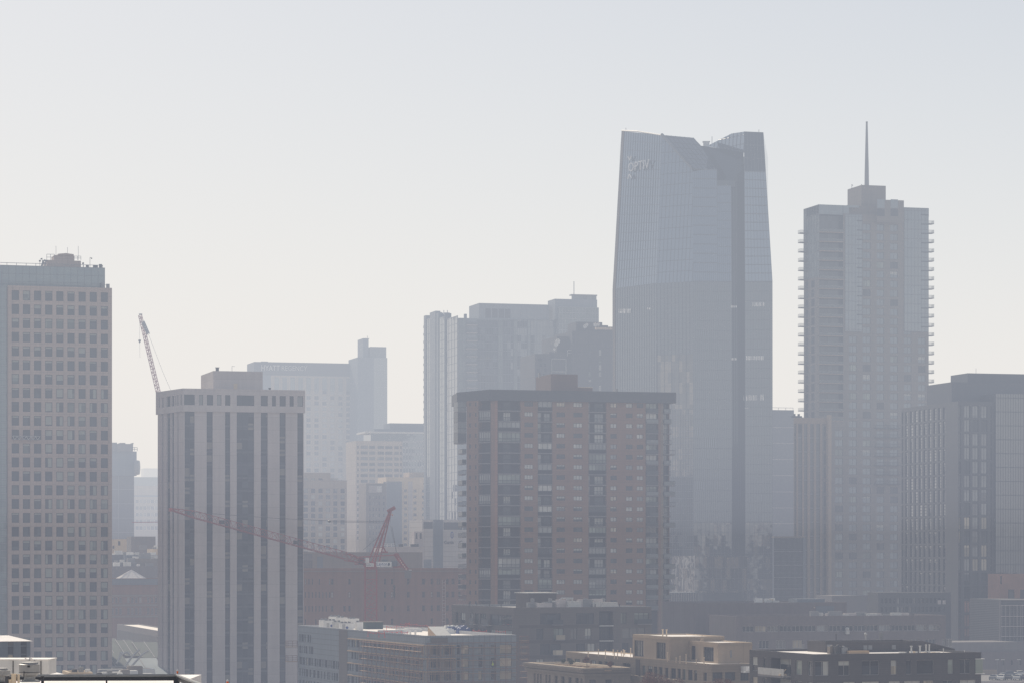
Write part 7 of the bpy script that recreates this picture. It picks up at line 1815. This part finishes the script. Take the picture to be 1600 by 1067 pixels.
# ------------------------------------------------------------------ charcoal brick building, front right
style('char', [('pane', 3), ('pane_sky', 1.2), ('pane_warm', 1.2), ('pane_green', .8)], 'frame_light', 2, 1, .06, .4, (.35, .5))
style('char1', [('pane', 3), ('pane_warm', 1), ('pane_green', 1)], 'frame_light', 1, 1, .06, .3, (.4, .6))
style('charbig', [('pane', 1)], 'frame_light', 1, 1, .06)
def charcoal():
    D = 440
    l, c, r, bk = corner_plan(1171, 1270, 1533, D, U2, V2)
    b = Bld('apartment_building', 'charcoal brick apartment building with pale window frames and a cluttered bright roof', 'apartment building', c)
    FR, FL = Face(c, r), Face(l, c); zt = FR.z(1021.5, 1270); k = D / F
    hR, hL = [], []
    rows = [(zt - 11.3 * k, zt - 33.8 * k), (zt - 44 * k, zt - 66 * k), (zt - 76 * k, zt - 98 * k)]
    W0 = [(1274, 1295, 'char', 0, 'pane_warm'), (1310, 1327.5, 'char', 0, 'pane_warm'), (1346.5, 1373.5, 'char', 0, 'pane_warm'), (1392, 1401, 'char1', 0, None), (1415.5, 1424.5, 'char1', 0, 'pane'), (1432.5, 1459, 'charbig', 0, None), (1481, 1489.5, 'char1', 0, 'pane_green'), (1499.5, 1516.5, 'char', 0, 'pane_green')]
    for x0, x1, st, _, pn in W0:
        a, e = FR.s(x0), FR.s(x1); z1, z0 = rows[0]; hR.append((a, e, z0, z1, .22)); b.win(FR, a, e, z0, z1, st, -.2, 1.2, pane=pn if random.random() < .6 else 'pane', bf=random.choice([0, .3, -.4, -.51]) if st == 'char' else None)
    for z1, z0 in rows[1:]:
        for x0, x1 in ((1276, 1298), (1318, 1336), (1347, 1374), (1389, 1407), (1413, 1438), (1443, 1459), (1473, 1489), (1500, 1525)):
            a, e = FR.s(x0), FR.s(x1); hR.append((a, e, z0, z1, .22)); b.win(FR, a, e, z0, z1, 'char', -.2)
    for x0, x1, st in ((1175, 1183.5, 'char1'), (1192, 1197.5, 'char1'), (1243, 1252.8, 'char1'), (1262, 1269.3, 'char')):
        a, e = FL.s(x0), min(FL.s(x1), FL.L - .15)
        for z1, z0 in rows[:2]: hL.append((a, e, z0 - .0, z1, .22)); b.win(FL, a, e, z0, z1, st, -.2, 1.1)
    a, e = FL.s(1205), FL.s(1236)
    for z1, z0 in rows[:2]:
        hL.append((a, e, z0 - .35, z1 + .1, 1.5)); b.win(FL, a + .4, e - .4, z0 - .3, z1, 'char', -1.45, 1.1, pane='pane')
    for (z1, z0) in rows[:2]:
        m2 = MB(); a2, e2 = FL.s(1195.5), FL.s(1236); fbox(m2, FL, a2, e2, z0 - .65, z0 - .35, -.0, 1.3)
        s = a2
        while s < e2: fbox(m2, FL, s, min(s + .55, e2), z0 - .3, z0 + .75, 1.22, 1.28, 1); s += .6
        b.part('balcony', m2, ['concrete_dark', 'metal_light'])
    m2 = MB(); q = FL.P(FL.s(1231), rows[0][1] - .3, .9); m2.bar(q + Vector((-.3, 0, .1)), q + Vector((.5, -.1, 1.0)), .1); m2.cbox(q.xy, U2, 1.2, .5, q.z, q.z + .25); rt = empty('deck_chair', (q.x, q.y, q.z - .02), 'pale deck chair on the balcony of the charcoal building', 'chair'); m2.build('seat', M['cream'], rt)
    mb = MB(); facewall(mb, FR, 0, zt, hR); facewall(mb, FL, 0, zt, hL); mb.prism([l, c, r, bk], 0, zt, skip=(0, 1), top=False); b.part('wall', mb, 'brick_dark')
    m2 = MB(); fbox(m2, FR, 0, FR.L, zt - 9.6 * k, zt - 9.0 * k, 0, .04); b.part('string_course', m2, 'metal_dark')
    m2 = MB(); z1, z0 = rows[0]; q = FR.xy(FR.L - 1.6, .12); fbox(m2, FR, FR.L - 1.05, FR.L + .25, z0, z1, -1.0, .1); fbox(m2, FR, FR.L - 1.1, FR.L + .6, z0 - .12, z0, -1.1, .15, 1); fbox(m2, FR, FR.L - 1.1, FR.L + .6, z1, z1 + .1, -1.1, .15, 1); b.part('corner_glazing', m2, ['pane_green', 'white'])
    flat_roof(b, [l, c, r, bk], zt, .32, .35, 'membrane', 'brick_dark', 'metal_dark')
    zr = zt - .32
    # penthouse
    pc = at(1300, D + 14); pl = goto(pc, V2, 1262); pr = goto(pc, U2, 1486); zp = PZ(1003.5, D + 14); P_ = [pl, pc, pr, pl + pr - pc]
    pc2 = at(1290, D + 17); pl2 = goto(pc2, V2, 1261.5); pr2 = goto(pc2, U2, 1440); P_ = [pl2, pc2, pr2, pl2 + pr2 - pc2]; zp = PZ(1002, pc2.y)
    mb = MB(); mb.prism(P_, zr, zp, top=False); b.part('penthouse', mb, 'brick_dark'); flat_roof(b, P_, zp, .2, .3, 'membrane', 'brick_dark', 'metal_dark')
    # sloping screen running down to the right
    s0 = goto(pc2, U2, 1440); s1 = goto(pc2, U2, 1492); m2 = MB(); e_ = V2 * .3
    m2.poly([(*s0, zr), (*s1, zr), (*s1, zr + .35), (*s0, zp)]); m2.poly([(*(s1 + e_), zr), (*(s0 + e_), zr), (*(s0 + e_), zp), (*(s1 + e_), zr + .35)]); m2.poly([(*s0, zp), (*s1, zr + .35), (*(s1 + e_), zr + .35), (*(s0 + e_), zp)]); b.part('roof_screen', m2, 'brick_dark')
    Fp = Face(pc2, pr2)
    for x in (1349, 1356.5, 1393.5):
        m2 = MB(); a = Fp.s(x); fbox(m2, Fp, a, a + .7, zr + .4, zr + 1.1, 0, .06); b.part('penthouse_window' if x > 1390 else 'penthouse_panel', m2, 'metal_grey')
    m2 = MB(); Fp2 = Face(pl2, pc2); fbox(m2, Fp, Fp.s(1292), Fp.s(1300), zr, zr + 1.3, 0, .06); b.part('penthouse_door', m2, 'metal_grey')
    stack_vents(b, [(*at(x, d_), h, r_) for x, d_, h, r_ in ((1253.5, 470, .8, .05), (1256, 470, .8, .05), (1424, 448, 1.25, .13), (1437.5, 449, 1.25, .13), (1447, 452, 1.35, .1), (1452, 452, 1.35, .1), (1474, 456, .6, .05), (1507, 452, .45, .04))], zr, mat='metal_light')
    stack_vents(b, [(*at(1306.5, 470), 1.0, .07)], zp - .2, mat='metal_dark')
    m2 = MB(); q = at(1352.5, 472); m2.cyl(q.x, q.y, zp - .2, zp + .75, .12); m2.ball((q.x, q.y, zp + .8), .26); b.part('vent_pipe', m2, 'metal_light')
    m2 = MB(); q = at(1376.5, 472); m2.cbox(q, U2, .48, .48, zp - .2, zp + .95); m2.cbox(q, U2, .56, .56, zp + .95, zp + 1.05); b.part('chimney', m2, 'metal_grey')
    random.seed(14)
    for i in range(16):
        x = 1408 + i * 3.9; d_ = 449 + random.random() * 5; q = at(x, d_); m2 = MB(); m2.cbox(q, U2, .3 + random.random() * .5, .4, zr, zr + .15 + random.random() * .35); b.part('roof_junk', m2, ['white', 'cream', 'metal_light', 'metal_dark'][i % 4])
    for i, (x, d_, w_, h, mt) in enumerate(((1300, 452, 1.2, 1.1, 'limestone'), (1309, 451, 1.2, 1.2, 'metal_dark'), (1318, 451, 1.0, 1.0, 'metal_grey'), (1325, 452, .9, .7, 'metal_dark'), (1340, 451, 3.6, .5, 'wood'))):
        q = at(x, d_); m2 = MB(); m2.cbox(q, U2, w_, 1, zr, zr + h)
        if i < 4: m2.ball((q.x, q.y, zr + h), .28)
        o = m2.build('covered_furniture', mt); tag(o, ['tan covered seat at the left of the roof terrace furniture', 'dark covered grill in the middle of the roof terrace furniture', 'grey covered seat on the charcoal building roof', 'small dark planter on the charcoal building roof', 'long low timber bench on the charcoal building roof'][i], 'roof furniture')
    b.finish()
charcoal()
# ------------------------------------------------------------------ nearest roof, bottom left
def near_roof():
    D = 100; k = D / F
    P = lambda px, py, dd=0: Vector((PX(px, D + dd), D + dd, PZ(py, D + dd)))
    b = Bld('rooftop', 'nearest dark flat roof edge with a metal parapet rail at the bottom left', 'building', at(100, D))
    zc = PZ(1055, D)
    a, e = at(-70, D), at(276, D + .5); f = at(372, D - 16)
    Fa, Fb = Face(a, e), Face(e, f)
    # parapet cap: grey coping over a dark channel, open below onto the white membrane
    m2 = MB(); m2.bar((*a, PZ(1055.3, D)), (*e, PZ(1055.3, D)), .05, n=8); m2.bar((*e, PZ(1055.3, D)), (*f, PZ(1055.3, D)), .05, n=8); b.part('coping', m2, 'metal_grey')
    m2 = MB(); za, zb = PZ(1063.5, D), PZ(1057.2, D)
    m2.prism([a, e, e + Vector((0, .15)), a + Vector((0, .15))], za, zb, bottom=True); sd = Face(e, f)
    m2.prism([e + Vector((.003, -.003)), f, f + Vector((.15, 0)), e + Vector((.15, .1))], za, zb - .004, bottom=True); b.part('dark_channel', m2, 'near_black')
    m2 = MB(); m2.cbox(e + Vector((0, .02)), Vector((1, 0)), .2, .2, 25, zb - .01)
    for x in (166.5,): q = at(x, D - .1); m2.cyl(q.x, q.y, za - 1, zb + .03, .03)
    b.part('rail_post', m2, 'near_black')
    m2 = MB(); rz = PZ(1075, D); m2.poly([(*(a + Vector((0, -.01))), rz), (*f, rz), (f.x, f.y + 30, rz), (a.x, a.y + 6, rz)] if 0 else [(a.x, a.y - 14, rz), (f.x - .3, f.y, rz), (e.x, e.y, rz), (a.x, a.y, rz)]); b.part('roof_deck', m2, 'membrane')
    # warm sheet just behind the channel, seen through the gap
    m2 = MB(); m2.prism([a + Vector((0, .2)), e + Vector((0, .2)), e + Vector((0, 8)), a + Vector((0, 8))], 5, za - .12); b.part('wall', m2, 'membrane')
    b.finish()
    # exhaust fan
    q = at(46, D - 3); dd = -3
    r = empty('exhaust_fan', (q.x, q.y, PZ(1064, D + dd)), 'weathered round metal exhaust fan on a square curb at the nearest roof', 'exhaust fan')
    z = lambda py: PZ(py, D + dd)
    m2 = MB(); m2.lathe(q.x, q.y, [(.20, z(1062)), (.20, z(1056.5)), (.30, z(1053.5)), (.355, z(1050)), (.355, z(1038.2)), (.33, z(1037.2))], n=32); m2.build('fan_housing', M['galv'], r, smooth=False)
    m2 = MB(); m2.lathe(q.x, q.y, [(.36, z(1038.0)), (.37, z(1037.4)), (.30, z(1036.2)), (.285, z(1034)), (.05, z(1033.2))], n=32); m2.build('cap', M['galv'], r)
    m2 = MB(); m2.lathe(q.x, q.y, [(.358, z(1050)), (.365, z(1049.7)), (.365, z(1049.2)), (.358, z(1049))], n=32); m2.build('band', M['metal_dark'], r)
    m2 = MB(); m2.cbox(q, U2, .62, .62, z(1064.5), z(1062)); m2.build('curb', M['metal_grey'], r)
    m2 = MB()
    for a_, b_ in (((37.5, 1047), (37.2, 1058)), ((37.2, 1058), (35, 1062))): m2.bar(Vector((PX(a_[0], D + dd - .4), D + dd - .4, z(a_[1]))), Vector((PX(b_[0], D + dd - .4), D + dd - .4, z(b_[1]))), .014, n=6)
    m2.build('cable', M['near_black'], r)
    m2 = MB(); fq = Face(at(43, D + dd - .37), at(47, D + dd - .37)); fbox(m2, fq, 0, fq.L, z(1041.2), z(1038.8), 0, .02); m2.build('maker_plate', M['near_black'], r)
    # second fan half out of view on the left
    q2 = at(4, D - 5); z2 = lambda py: PZ(py, D - 5); r = empty('exhaust_fan', (q2.x, q2.y, z2(1064)), 'second grey exhaust fan cut off at the left edge', 'exhaust fan')
    m2 = MB(); m2.lathe(q2.x, q2.y, [(.16, z2(1064)), (.16, z2(1056)), (.26, z2(1054)), (.26, z2(1046.5)), (.17, z2(1045.8)), (.165, z2(1043.2)), (.02, z2(1042.6))], n=28); m2.build('fan_housing', M['galv'], r)
    m2 = MB(); m2.cbox(q2, U2, .5, .5, z2(1068), z2(1064)); m2.build('curb', M['metal_dark'], r)
    # white duct run behind
    D3 = 112; z3 = lambda py: PZ(py, D3); c = at(-30, D3); e3 = at(76, D3)
    r = empty('duct_box', (c.x, c.y, z3(1060)), 'long white metal duct box behind the exhaust fan', 'duct'); m2 = MB(); m2.prism([c, e3, e3 + Vector((0.05, 1.6)), c + Vector((0, 1.6))], z3(1053), z3(1030.5), bottom=True); m2.build('casing', M['white'], r)
    m2 = MB(); m2.prism([c + Vector((-.02, -.02)), e3 + Vector((.02, -.02)), e3 + Vector((.07, 1.65)), c + Vector((0, 1.65))], z3(1030.5), z3(1029.2), bottom=True); m2.build('top_sheet', M['membrane'], r)
    m2 = MB()
    for x in (20.5, 64): q = at(x, D3 - .1); m2.bar((*q, z3(1058)), (*q, z3(1031.5)), .022)
    m2.build('strap', M['metal_dark'], r)
    m2 = MB()
    for (xa, ya, xb, yb) in ((39, 1028.2, 46, 1031), (48, 1028.2, 55, 1031.3), (46.5, 1024, 46.5, 1031)): m2.bar((*at(xa, D3 + .2), z3(ya)), (*at(xb, D3 - .1), z3(yb)), .018)
    m2.build('guy_wire', M['metal_grey'], r)
    # sloped white cover to the right of the duct
    c = at(50, 116); e4 = at(102, 116); r = empty('roof_hatch', (c.x, c.y, PZ(1062, 116)), 'low white sloping roof cover right of the duct box', 'roof hatch'); m2 = MB(); z4 = lambda py: PZ(py, 116)
    m2.poly([(*c, z4(1060)), (*e4, z4(1060)), (*e4, z4(1053.5)), (*at(77, 116), z4(1053.3)), (*c, z4(1053.3))]); m2.poly([(*at(77, 116), z4(1053.3)), (*e4, z4(1053.5)), (*at(102, 118), PZ(1053, 118)), (*at(77, 119), PZ(1047, 119))]); m2.poly([(*e4, z4(1060)), (*(e4 + Vector((0, 2))), z4(1060)), (*at(102, 118), PZ(1053, 118)), (*e4, z4(1053.5))]); m2.build('cover', M['membrane'], r)
    # pipes and post in the corner
    for i, (x, y0, y1, rr, mt, lb) in enumerate(((21.5, 1070, 1053, .085, 'cream', 'thick cream vent pipe left of the exhaust fan'), (29, 1070, 1053.6, .04, 'cream', 'thin cream pipe touching the thick vent pipe'), (16, 1070, 1062, .06, 'cream', 'short cream pipe stub in the bottom left corner'), (66.5, 1070, 1056.3, .05, 'near_black', 'black post right of the exhaust fan'), (11, 1072, 1056, .07, 'metal_dark', 'dark pipe under the second fan'))):
        q = at(x, D - 6); m2 = MB(); z5 = lambda py: PZ(py, D - 6); m2.cyl(q.x, q.y, z5(y0), z5(y1), rr, n=14); m2.cyl(q.x, q.y, z5(y1), z5(y1) + .02, rr * 1.25, n=14); o = m2.build('pipe', mt); tag(o, lb, 'pipe')
    # warning lamps
    for i, (x, y, dd) in enumerate(((277.2, 1055, .4), (355.4, 1070, -12.5))):
        q = at(x, D + dd); zz = lambda py: PZ(py, D + dd); r = empty('warning_lamp', (q.x, q.y, zz(y)), ['orange and white warning lamp on the parapet corner', 'orange and white warning lamp at the bottom edge before the striped tower'][i], 'lamp'); y0 = 1055 if i == 0 else 1071
        m2 = MB(); m2.bar((*q, zz(y0)), (*q, zz(y0 - 4)), .012, n=6); m2.build('stem', M['metal_dark'], r)
        m2 = MB(); m2.lathe(q.x, q.y, [(.02, zz(y0 - 3.4)), (.032, zz(y0 - 5)), (.034, zz(y0 - 7.2))], n=12); m2.build('lens', M['orange'], r)
        m2 = MB(); m2.lathe(q.x, q.y, [(.034, zz(y0 - 7.2)), (.034, zz(y0 - 8.6)), (.02, zz(y0 - 9.8)), (.003, zz(y0 - 10.2))], n=12); m2.build('dome', M['white'], r)
M['near_black'] = wallmat('black_steel', (.022, .022, .026), rough=.5)
M['galv'] = wallmat('weathered_galvanised', (.30, .29, .275), rough=.5, var=.35, scale=2.2, streak=.3, spec=.4)
near_roof()

def near_houses():
    D = 400
    c = at(-60, D); r = goto(c, U2, 47.5); b = Bld('stair_house', 'pale grey roof house with a white hipped roof before the granite tower', 'roof house', c); FR = Face(c, r); z1, z0 = PZ(1002, D), PZ(1030, D) - 6
    hs = []
    for x0, x1 in ((12.3, 21), (32.5, 41.8)):
        for y0, y1 in ((1003.2, 1009), (1010, 1022), (1023, 1031)): a, e = FR.s(x0), FR.s(x1); hs.append((a, e, PZ(y1, D), PZ(y0, D), .15)); b.win(FR, a, e, PZ(y1, D), PZ(y0, D), 'raw', -.14)
    mb = MB(); facewall(mb, FR, z0, z1, hs); mb.prism([c, r, r + V2 * 9, c + V2 * 9], z0, z1, skip=(0,)); b.part('wall', mb, 'bluegrey')
    m2 = MB(); o = .3; P4 = [c - U2 * o - V2 * o, r + U2 * o - V2 * o, r + U2 * o + V2 * (9 + o), c - U2 * o + V2 * (9 + o)]; ra, rb = (P4[0] + P4[3]) / 2 + U2 * 4, goto((P4[0] + P4[3]) / 2, U2, 13); zr = PZ(992.8, D + 4)
    m2.poly([(*P4[0], z1), (*P4[1], z1), (*rb, zr), (*ra, zr)]); m2.poly([(*P4[1], z1), (*P4[2], z1), (*rb, zr)]); m2.poly([(*P4[2], z1), (*P4[3], z1), (*ra, zr), (*rb, zr)]); m2.poly([(*P4[3], z1), (*P4[0], z1), (*ra, zr)]); m2.poly([(*p, z1) for p in reversed(P4)]); b.part('roof', m2, 'membrane')
    m2 = MB(); q = at(10, D - 12); m2.cbox(q, U2, 1.2, .6, PZ(1030.5, D - 12), PZ(1027, D - 12)); o = m2.build('roof_clutter', 'near_black'); tag(o, 'small black clutter pile on the white duct box roof line', 'roof clutter'); b.finish()
    D = 430
    for i, (x0, x1, y, D, mt) in enumerate(((107, 145, 1050, 420, 'cream'), (140, 200, 1056, 400, 'gravel'), (100, 250, 1060, 380, 'limestone'))):
        b = box_bld('low_roof', ['low cream roof strip in front of the granite tower base', 'grey low roof right of the cream roof strip', 'long stone roof just beyond the nearest parapet'][i], x0, x1, y, D, mt, 8)
        for t in range(3): 
            m2 = MB(); q = at(x0 + (x1 - x0) * (.25 + .27 * t), D + 4); m2.cbox(q, U2, .7, .6, b.z - .2, b.z + .35 + .3 * (t % 2)); b.part('roof_unit', m2, ['metal_dark', 'metal_grey', 'white'][t])
        finish_box(b, mt, roof='membrane')
near_houses()

# ------------------------------------------------------------------ parking deck, cars, trees
def car(px, D, z, mat, label, rot):
    q = at(px, D); r = empty('parked_car', (q.x, q.y, z), label, 'car', 'cars parked on the roof deck'); r.rotation_euler = (0, 0, rot)
    def mk(nm, mb, m): me = mb.data(nm, [M[x] for x in m]); o = bpy.data.objects.new(nm, me); COL.objects.link(o); o.parent = r; return o
    prof = [(-2.2, .35), (-2.25, .75), (-2.1, .95), (-1.3, 1.02), (-.7, 1.45), (.7, 1.48), (1.35, 1.0), (2.1, .88), (2.25, .6), (2.2, .35)]
    m2 = MB(); w_ = .88
    wi = lambda z_: w_ - .18 * max(0, z_ - .95) / .5
    n = len(prof)
    for i in range(n - 1):
        (xa, za), (xb, zb) = prof[i], prof[i + 1]; m2.poly([(xa, -wi(za), za), (xa, wi(za), za), (xb, wi(zb), zb), (xb, -wi(zb), zb)])
    for s_ in (-1, 1):
        pts = [(x, s_ * wi(z_), z_) for x, z_ in prof]; m2.poly(pts if s_ > 0 else pts[::-1])
    m2.poly([(-2.2, -w_, .35), (2.2, -w_, .35), (2.2, w_, .35), (-2.2, w_, .35)][::-1]); mk('body', m2, [mat])
    m2 = MB()
    for s_ in (-1, 1): q_ = [(-1.15, s_ * (wi(1.05) + .01), 1.05), (1.2, s_ * (wi(1.05) + .01), 1.05), (.62, s_ * (wi(1.4) + .01), 1.4), (-.65, s_ * (wi(1.4) + .01), 1.4)]; m2.poly(q_ if s_ < 0 else q_[::-1])
    m2.poly([(1.3, -.75, 1.06), (1.3, .75, 1.06), (.75, .66, 1.45), (.75, -.66, 1.45)]); m2.poly([(-1.28, .75, 1.07), (-1.28, -.75, 1.07), (-.75, -.66, 1.44), (-.75, .66, 1.44)]); mk('window', m2, ['pane'])
    for x in (-1.4, 1.4):
        for s_ in (-1, 1):
            m2 = MB(); nn = 14
            for k in range(nn):
                a0, a1 = 2 * math.pi * k / nn, 2 * math.pi * (k + 1) / nn; p = lambda a, y: (x + .33 * math.cos(a), y, .33 + .33 * math.sin(a)); y0, y1 = s_ * .70, s_ * .90
                m2.poly([p(a0, y0), p(a1, y0), p(a1, y1), p(a0, y1)]); m2.poly([(x, y1, .33), p(a0, y1), p(a1, y1)])
            mk('wheel', m2, ['near_black'])
def deck():
    D0, D1 = 715, 775; z = 8.0
    a, e = at(1525, D0), at(1680, D0); b = Bld('parking_deck', 'low concrete parking deck with cars in the bottom right corner', 'parking deck', a)
    m2 = MB(); P4 = [a, e, at(1680, D1), at(1510, D1)]; m2.prism(P4, 0, z); b.part('deck', m2, 'pave')
    f_ = Face(a, e)
    m2 = MB(); fbox(m2, f_, 0, f_.L, z - .2, z + .9, 0, .25); b.part('edge_wall', m2, 'concrete'); m2 = MB(); fb = Face(at(1510, D1), at(1558, D1 - 1)); fbox(m2, fb, 0, fb.L, z, z + 1.4, 0, .3); b.part('edge_wall', m2, 'tan')
    m2 = MB()
    for i in range(9): q = at(1556 + 5.5 * i, 738); m2.poly([(q.x, q.y, z + .005), (q.x + .12, q.y, z + .005), (q.x + .12, q.y + 5, z + .005), (q.x, q.y + 5, z + .005)])
    b.part('bay_marking', m2, 'white'); b.finish()
    for i, (px, D, mt, lb, ro) in enumerate(((1553, 742, 'metal_grey', 'grey car, leftmost on the parking deck', 1.2), (1565, 741, 'white', 'white car second from left on the deck', 1.2), (1577, 742, 'metal_dark', 'dark car in the middle of the deck row', 1.2), (1590, 741, 'metal_light', 'silver car right of the dark car on the deck', 1.2), (1602, 742, 'navy', 'navy car half out of view at the right edge', 1.2), (1576, 764, 'bluegrey', 'blue grey car in the back row of the deck', .2), (1593, 766, 'white', 'white car in the back row of the deck', .2))): car(px, D, z + .01, mt, lb, ro)
    for i, x in enumerate((1558, 1567, 1592)):
        q = at(x, 770); m2 = MB(); m2.bar((*q, z), (*q, z + 4.2), .07); o = m2.build('pole', 'metal_grey'); 
        r = empty('lamp_post', (q.x, q.y, z), ['lamp post at the back left of the parking deck', 'second lamp post along the back of the parking deck', 'lamp post at the back right of the parking deck'][i], 'lamp post'); o.parent = r; o.location = (0, 0, 0)
        m2 = MB(); m2.cbox(q, U, 1.0, .3, z + 4.2, z + 4.4); m2.build('lamp_head', M['metal_light'], r)
    b = box_bld('low_building', 'low reddish brick row behind the parking deck', 1535, 1680, 1018, 792, 'lowbrown', 10); h = b.grid(b.FR, [(1566 + 13.5 * i, 1569 + 13.5 * i) for i in range(6)], 1031, 40, 1, 8, 'far', .3, ref=1570); finish_box(b, 'lowbrown', h)
deck()

def tree(px, D, ztop, rad, mat, label, seed, zb=0, n=2600, sq=1.0):
    random.seed(seed); q = at(px, D); r = empty('tree', (q.x, q.y, zb), label, 'tree')
    m2 = MB(); zc = ztop - rad * sq
    m2.cyl(q.x, q.y, zb, zc - rad * .3, .28 * rad / 3, .16 * rad / 3, n=8)
    limbs = []
    for i in range(9):
        a = 2 * math.pi * i / 9 + random.random(); d = Vector((math.cos(a), math.sin(a), .5 + random.random())).normalized(); p = Vector((q.x, q.y, zc - rad * .45)); e = p + d * rad * (.7 + .3 * random.random()); m2.bar(p, e, .05 * rad / 3); limbs.append(e)
    m2.build('trunk', M['bark'], r)
    m3 = MB(); blobs = [(Vector((q.x + random.gauss(0, .42) * rad, q.y + random.gauss(0, .42) * rad, zc + random.gauss(0, .4) * rad * sq)), rad * (.22 + .2 * random.random())) for _ in range(20)] + [(e, rad * .3) for e in limbs]
    for i in range(n):
        c, br = random.choice(blobs); d = Vector((random.gauss(0, 1), random.gauss(0, 1), random.gauss(0, 1))).normalized() * br * (.5 + .5 * random.random()); p = c + d
        if p.z > ztop: continue
        s = .07 + .09 * random.random(); u = Vector((random.gauss(0, 1), random.gauss(0, 1), random.gauss(0, 1))).normalized(); w = u.orthogonal().normalized() * s; u2 = u.cross(w).normalized() * s
        m3.poly([p - w, p + u2 * .6, p + w, p - u2 * .6])
    m3.build('crown', M[mat], r)
tree(1023, 488, PZ(1049, 488), 3.3, 'leaf_red', 'russet tree in front of the tan building balcony', 4, n=5000, sq=.7)
tree(1127, 470, PZ(1058.5, 470), 2.6, 'leaf_red', 'top of a russet tree left of the charcoal building', 6, n=3000, sq=.7)
tree(972, 500, PZ(1063, 500), 1.2, 'leaf_green', 'small pale shrubby tree at the foot of the stone building', 12, n=700)
for i, (px, D_) in enumerate(((917, 540), (893, 551), (953, 533), (880, 556))):
    tree(px, D_, TZ + [1.9, .9, 1.2, .8][i], [.8, .5, .6, .45][i], 'leaf_red' if i % 2 == 0 else 'leaf_green', ['tallest russet shrub on the stone building terrace', 'green shrub left of the tallest terrace shrub', 'russet shrub at the right end of the terrace', 'leftmost green shrub on the stone terrace'][i], 30 + i, zb=TZ - .6, n=500)
# street level and backdrop: the plain beyond the city
m2 = MB()
for (x0, x1, y0, y1) in ((-3000, 3000, 640, 652), (-3000, 3000, 905, 918)): m2.poly([(x0, y0, .004), (x1, y0, .004), (x1, y1, .004), (x0, y1, .004)])
tag(m2.build('street', 'pave'), kind='structure')
# ------------------------------------------------------------------ ground, haze, light, camera
M['cityground'] = wallmat('pale_city_ground', (.30, .25, .20), var=.35, scale=.02)  # made paler and warmer than asphalt to bounce fill onto the facades
g = MB(); g.poly([(-9000, -4000, 0), (9000, -4000, 0), (9000, 16000, 0), (-9000, 16000, 0)])
tag(g.build('ground', 'cityground'), kind='structure')

SUN_EL, SUN_AZ = R(40), R(-22)      # azimuth from +Y towards +X
SIG = (.355, .408, .508)            # extinction per km, stronger in the blue
AIR = (.885, .858, .825)              # light of the sunlit haze; the air between the buildings lies in their shade and glows less
def haze(z0, z1, k):
    hz = MB(); hz.prism([(-8000, -3500), (8000, -3500), (8000, 15000), (-8000, 15000)], z0, z1, bottom=True)
    m = bpy.data.materials.new('city_haze'); m.use_nodes = True
    nt = m.node_tree; nt.nodes.clear()
    out = nt.nodes.new('ShaderNodeOutputMaterial')
    ab = nt.nodes.new('ShaderNodeVolumeAbsorption'); ab.inputs['Density'].default_value = .001; ab.inputs['Color'].default_value = tuple(1 - x for x in SIG) + (1,)
    em = nt.nodes.new('ShaderNodeEmission'); em.inputs['Strength'].default_value = .001; em.inputs['Color'].default_value = tuple(x * a * f for x, a, f in zip(SIG, AIR, (k, k, min(1, k * 1.05)))) + (1,)
    ad = nt.nodes.new('ShaderNodeAddShader'); nt.links.new(ab.outputs[0], ad.inputs[0]); nt.links.new(em.outputs[0], ad.inputs[1]); nt.links.new(ad.outputs[0], out.inputs['Volume'])
    tag(hz.build('haze', m), kind='stuff')
LV = [(-10, .67), (48, .86), (66, 1.0), (500, 0)]
for (z0, k), (z1, _) in zip(LV, LV[1:]): haze(z0, z1 - .02, k)

w = bpy.data.worlds.new('World'); scene.world = w; w.use_nodes = True
nt = w.node_tree; bg = nt.nodes['Background']
sky = nt.nodes.new('ShaderNodeTexSky'); sky.sky_type = 'NISHITA'; sky.sun_disc = False
sky.sun_elevation = SUN_EL; sky.sun_rotation = SUN_AZ
sky.dust_density = 5.0; sky.air_density = .8; sky.ozone_density = .6; sky.altitude = 1600
nt.links.new(sky.outputs[0], bg.inputs['Color']); bg.inputs["Strength"].default_value = .08
sl = bpy.data.lights.new('sun', 'SUN'); sl.energy = 5.0; sl.angle = R(.5); sl.color = (1, .93, .84)
so = bpy.data.objects.new('sun', sl); COL.objects.link(so)
sd = Vector((math.sin(SUN_AZ) * math.cos(SUN_EL), math.cos(SUN_AZ) * math.cos(SUN_EL), math.sin(SUN_EL)))
so.rotation_euler = sd.to_track_quat('Z', 'Y').to_euler(); so.location = (0, 0, 400)

cam = bpy.data.cameras.new('camera'); co = bpy.data.objects.new('camera', cam); COL.objects.link(co)
cam.lens = 100; cam.sensor_width = 36; cam.sensor_fit = 'HORIZONTAL'
co.location = (0, 0, HC); co.rotation_euler = (R(90), 0, 0)
cam.shift_y = (HY - 533.5) / 1600.0
cam.clip_start = 1; cam.clip_end = 30000
scene.camera = co
scene.view_settings.view_transform = 'Standard'; scene.view_settings.look = 'None'; scene.view_settings.exposure = 0; scene.view_settings.gamma = 1
scene.render.engine = 'CYCLES'
cy = scene.cycles
cy.use_denoising = True; cy.max_bounces = 6; cy.diffuse_bounces = 3; cy.glossy_bounces = 3; cy.transparent_max_bounces = 12; cy.volume_bounces = 0
cy.sample_clamp_indirect = 6
cy.use_adaptive_sampling = True; cy.adaptive_threshold = .01
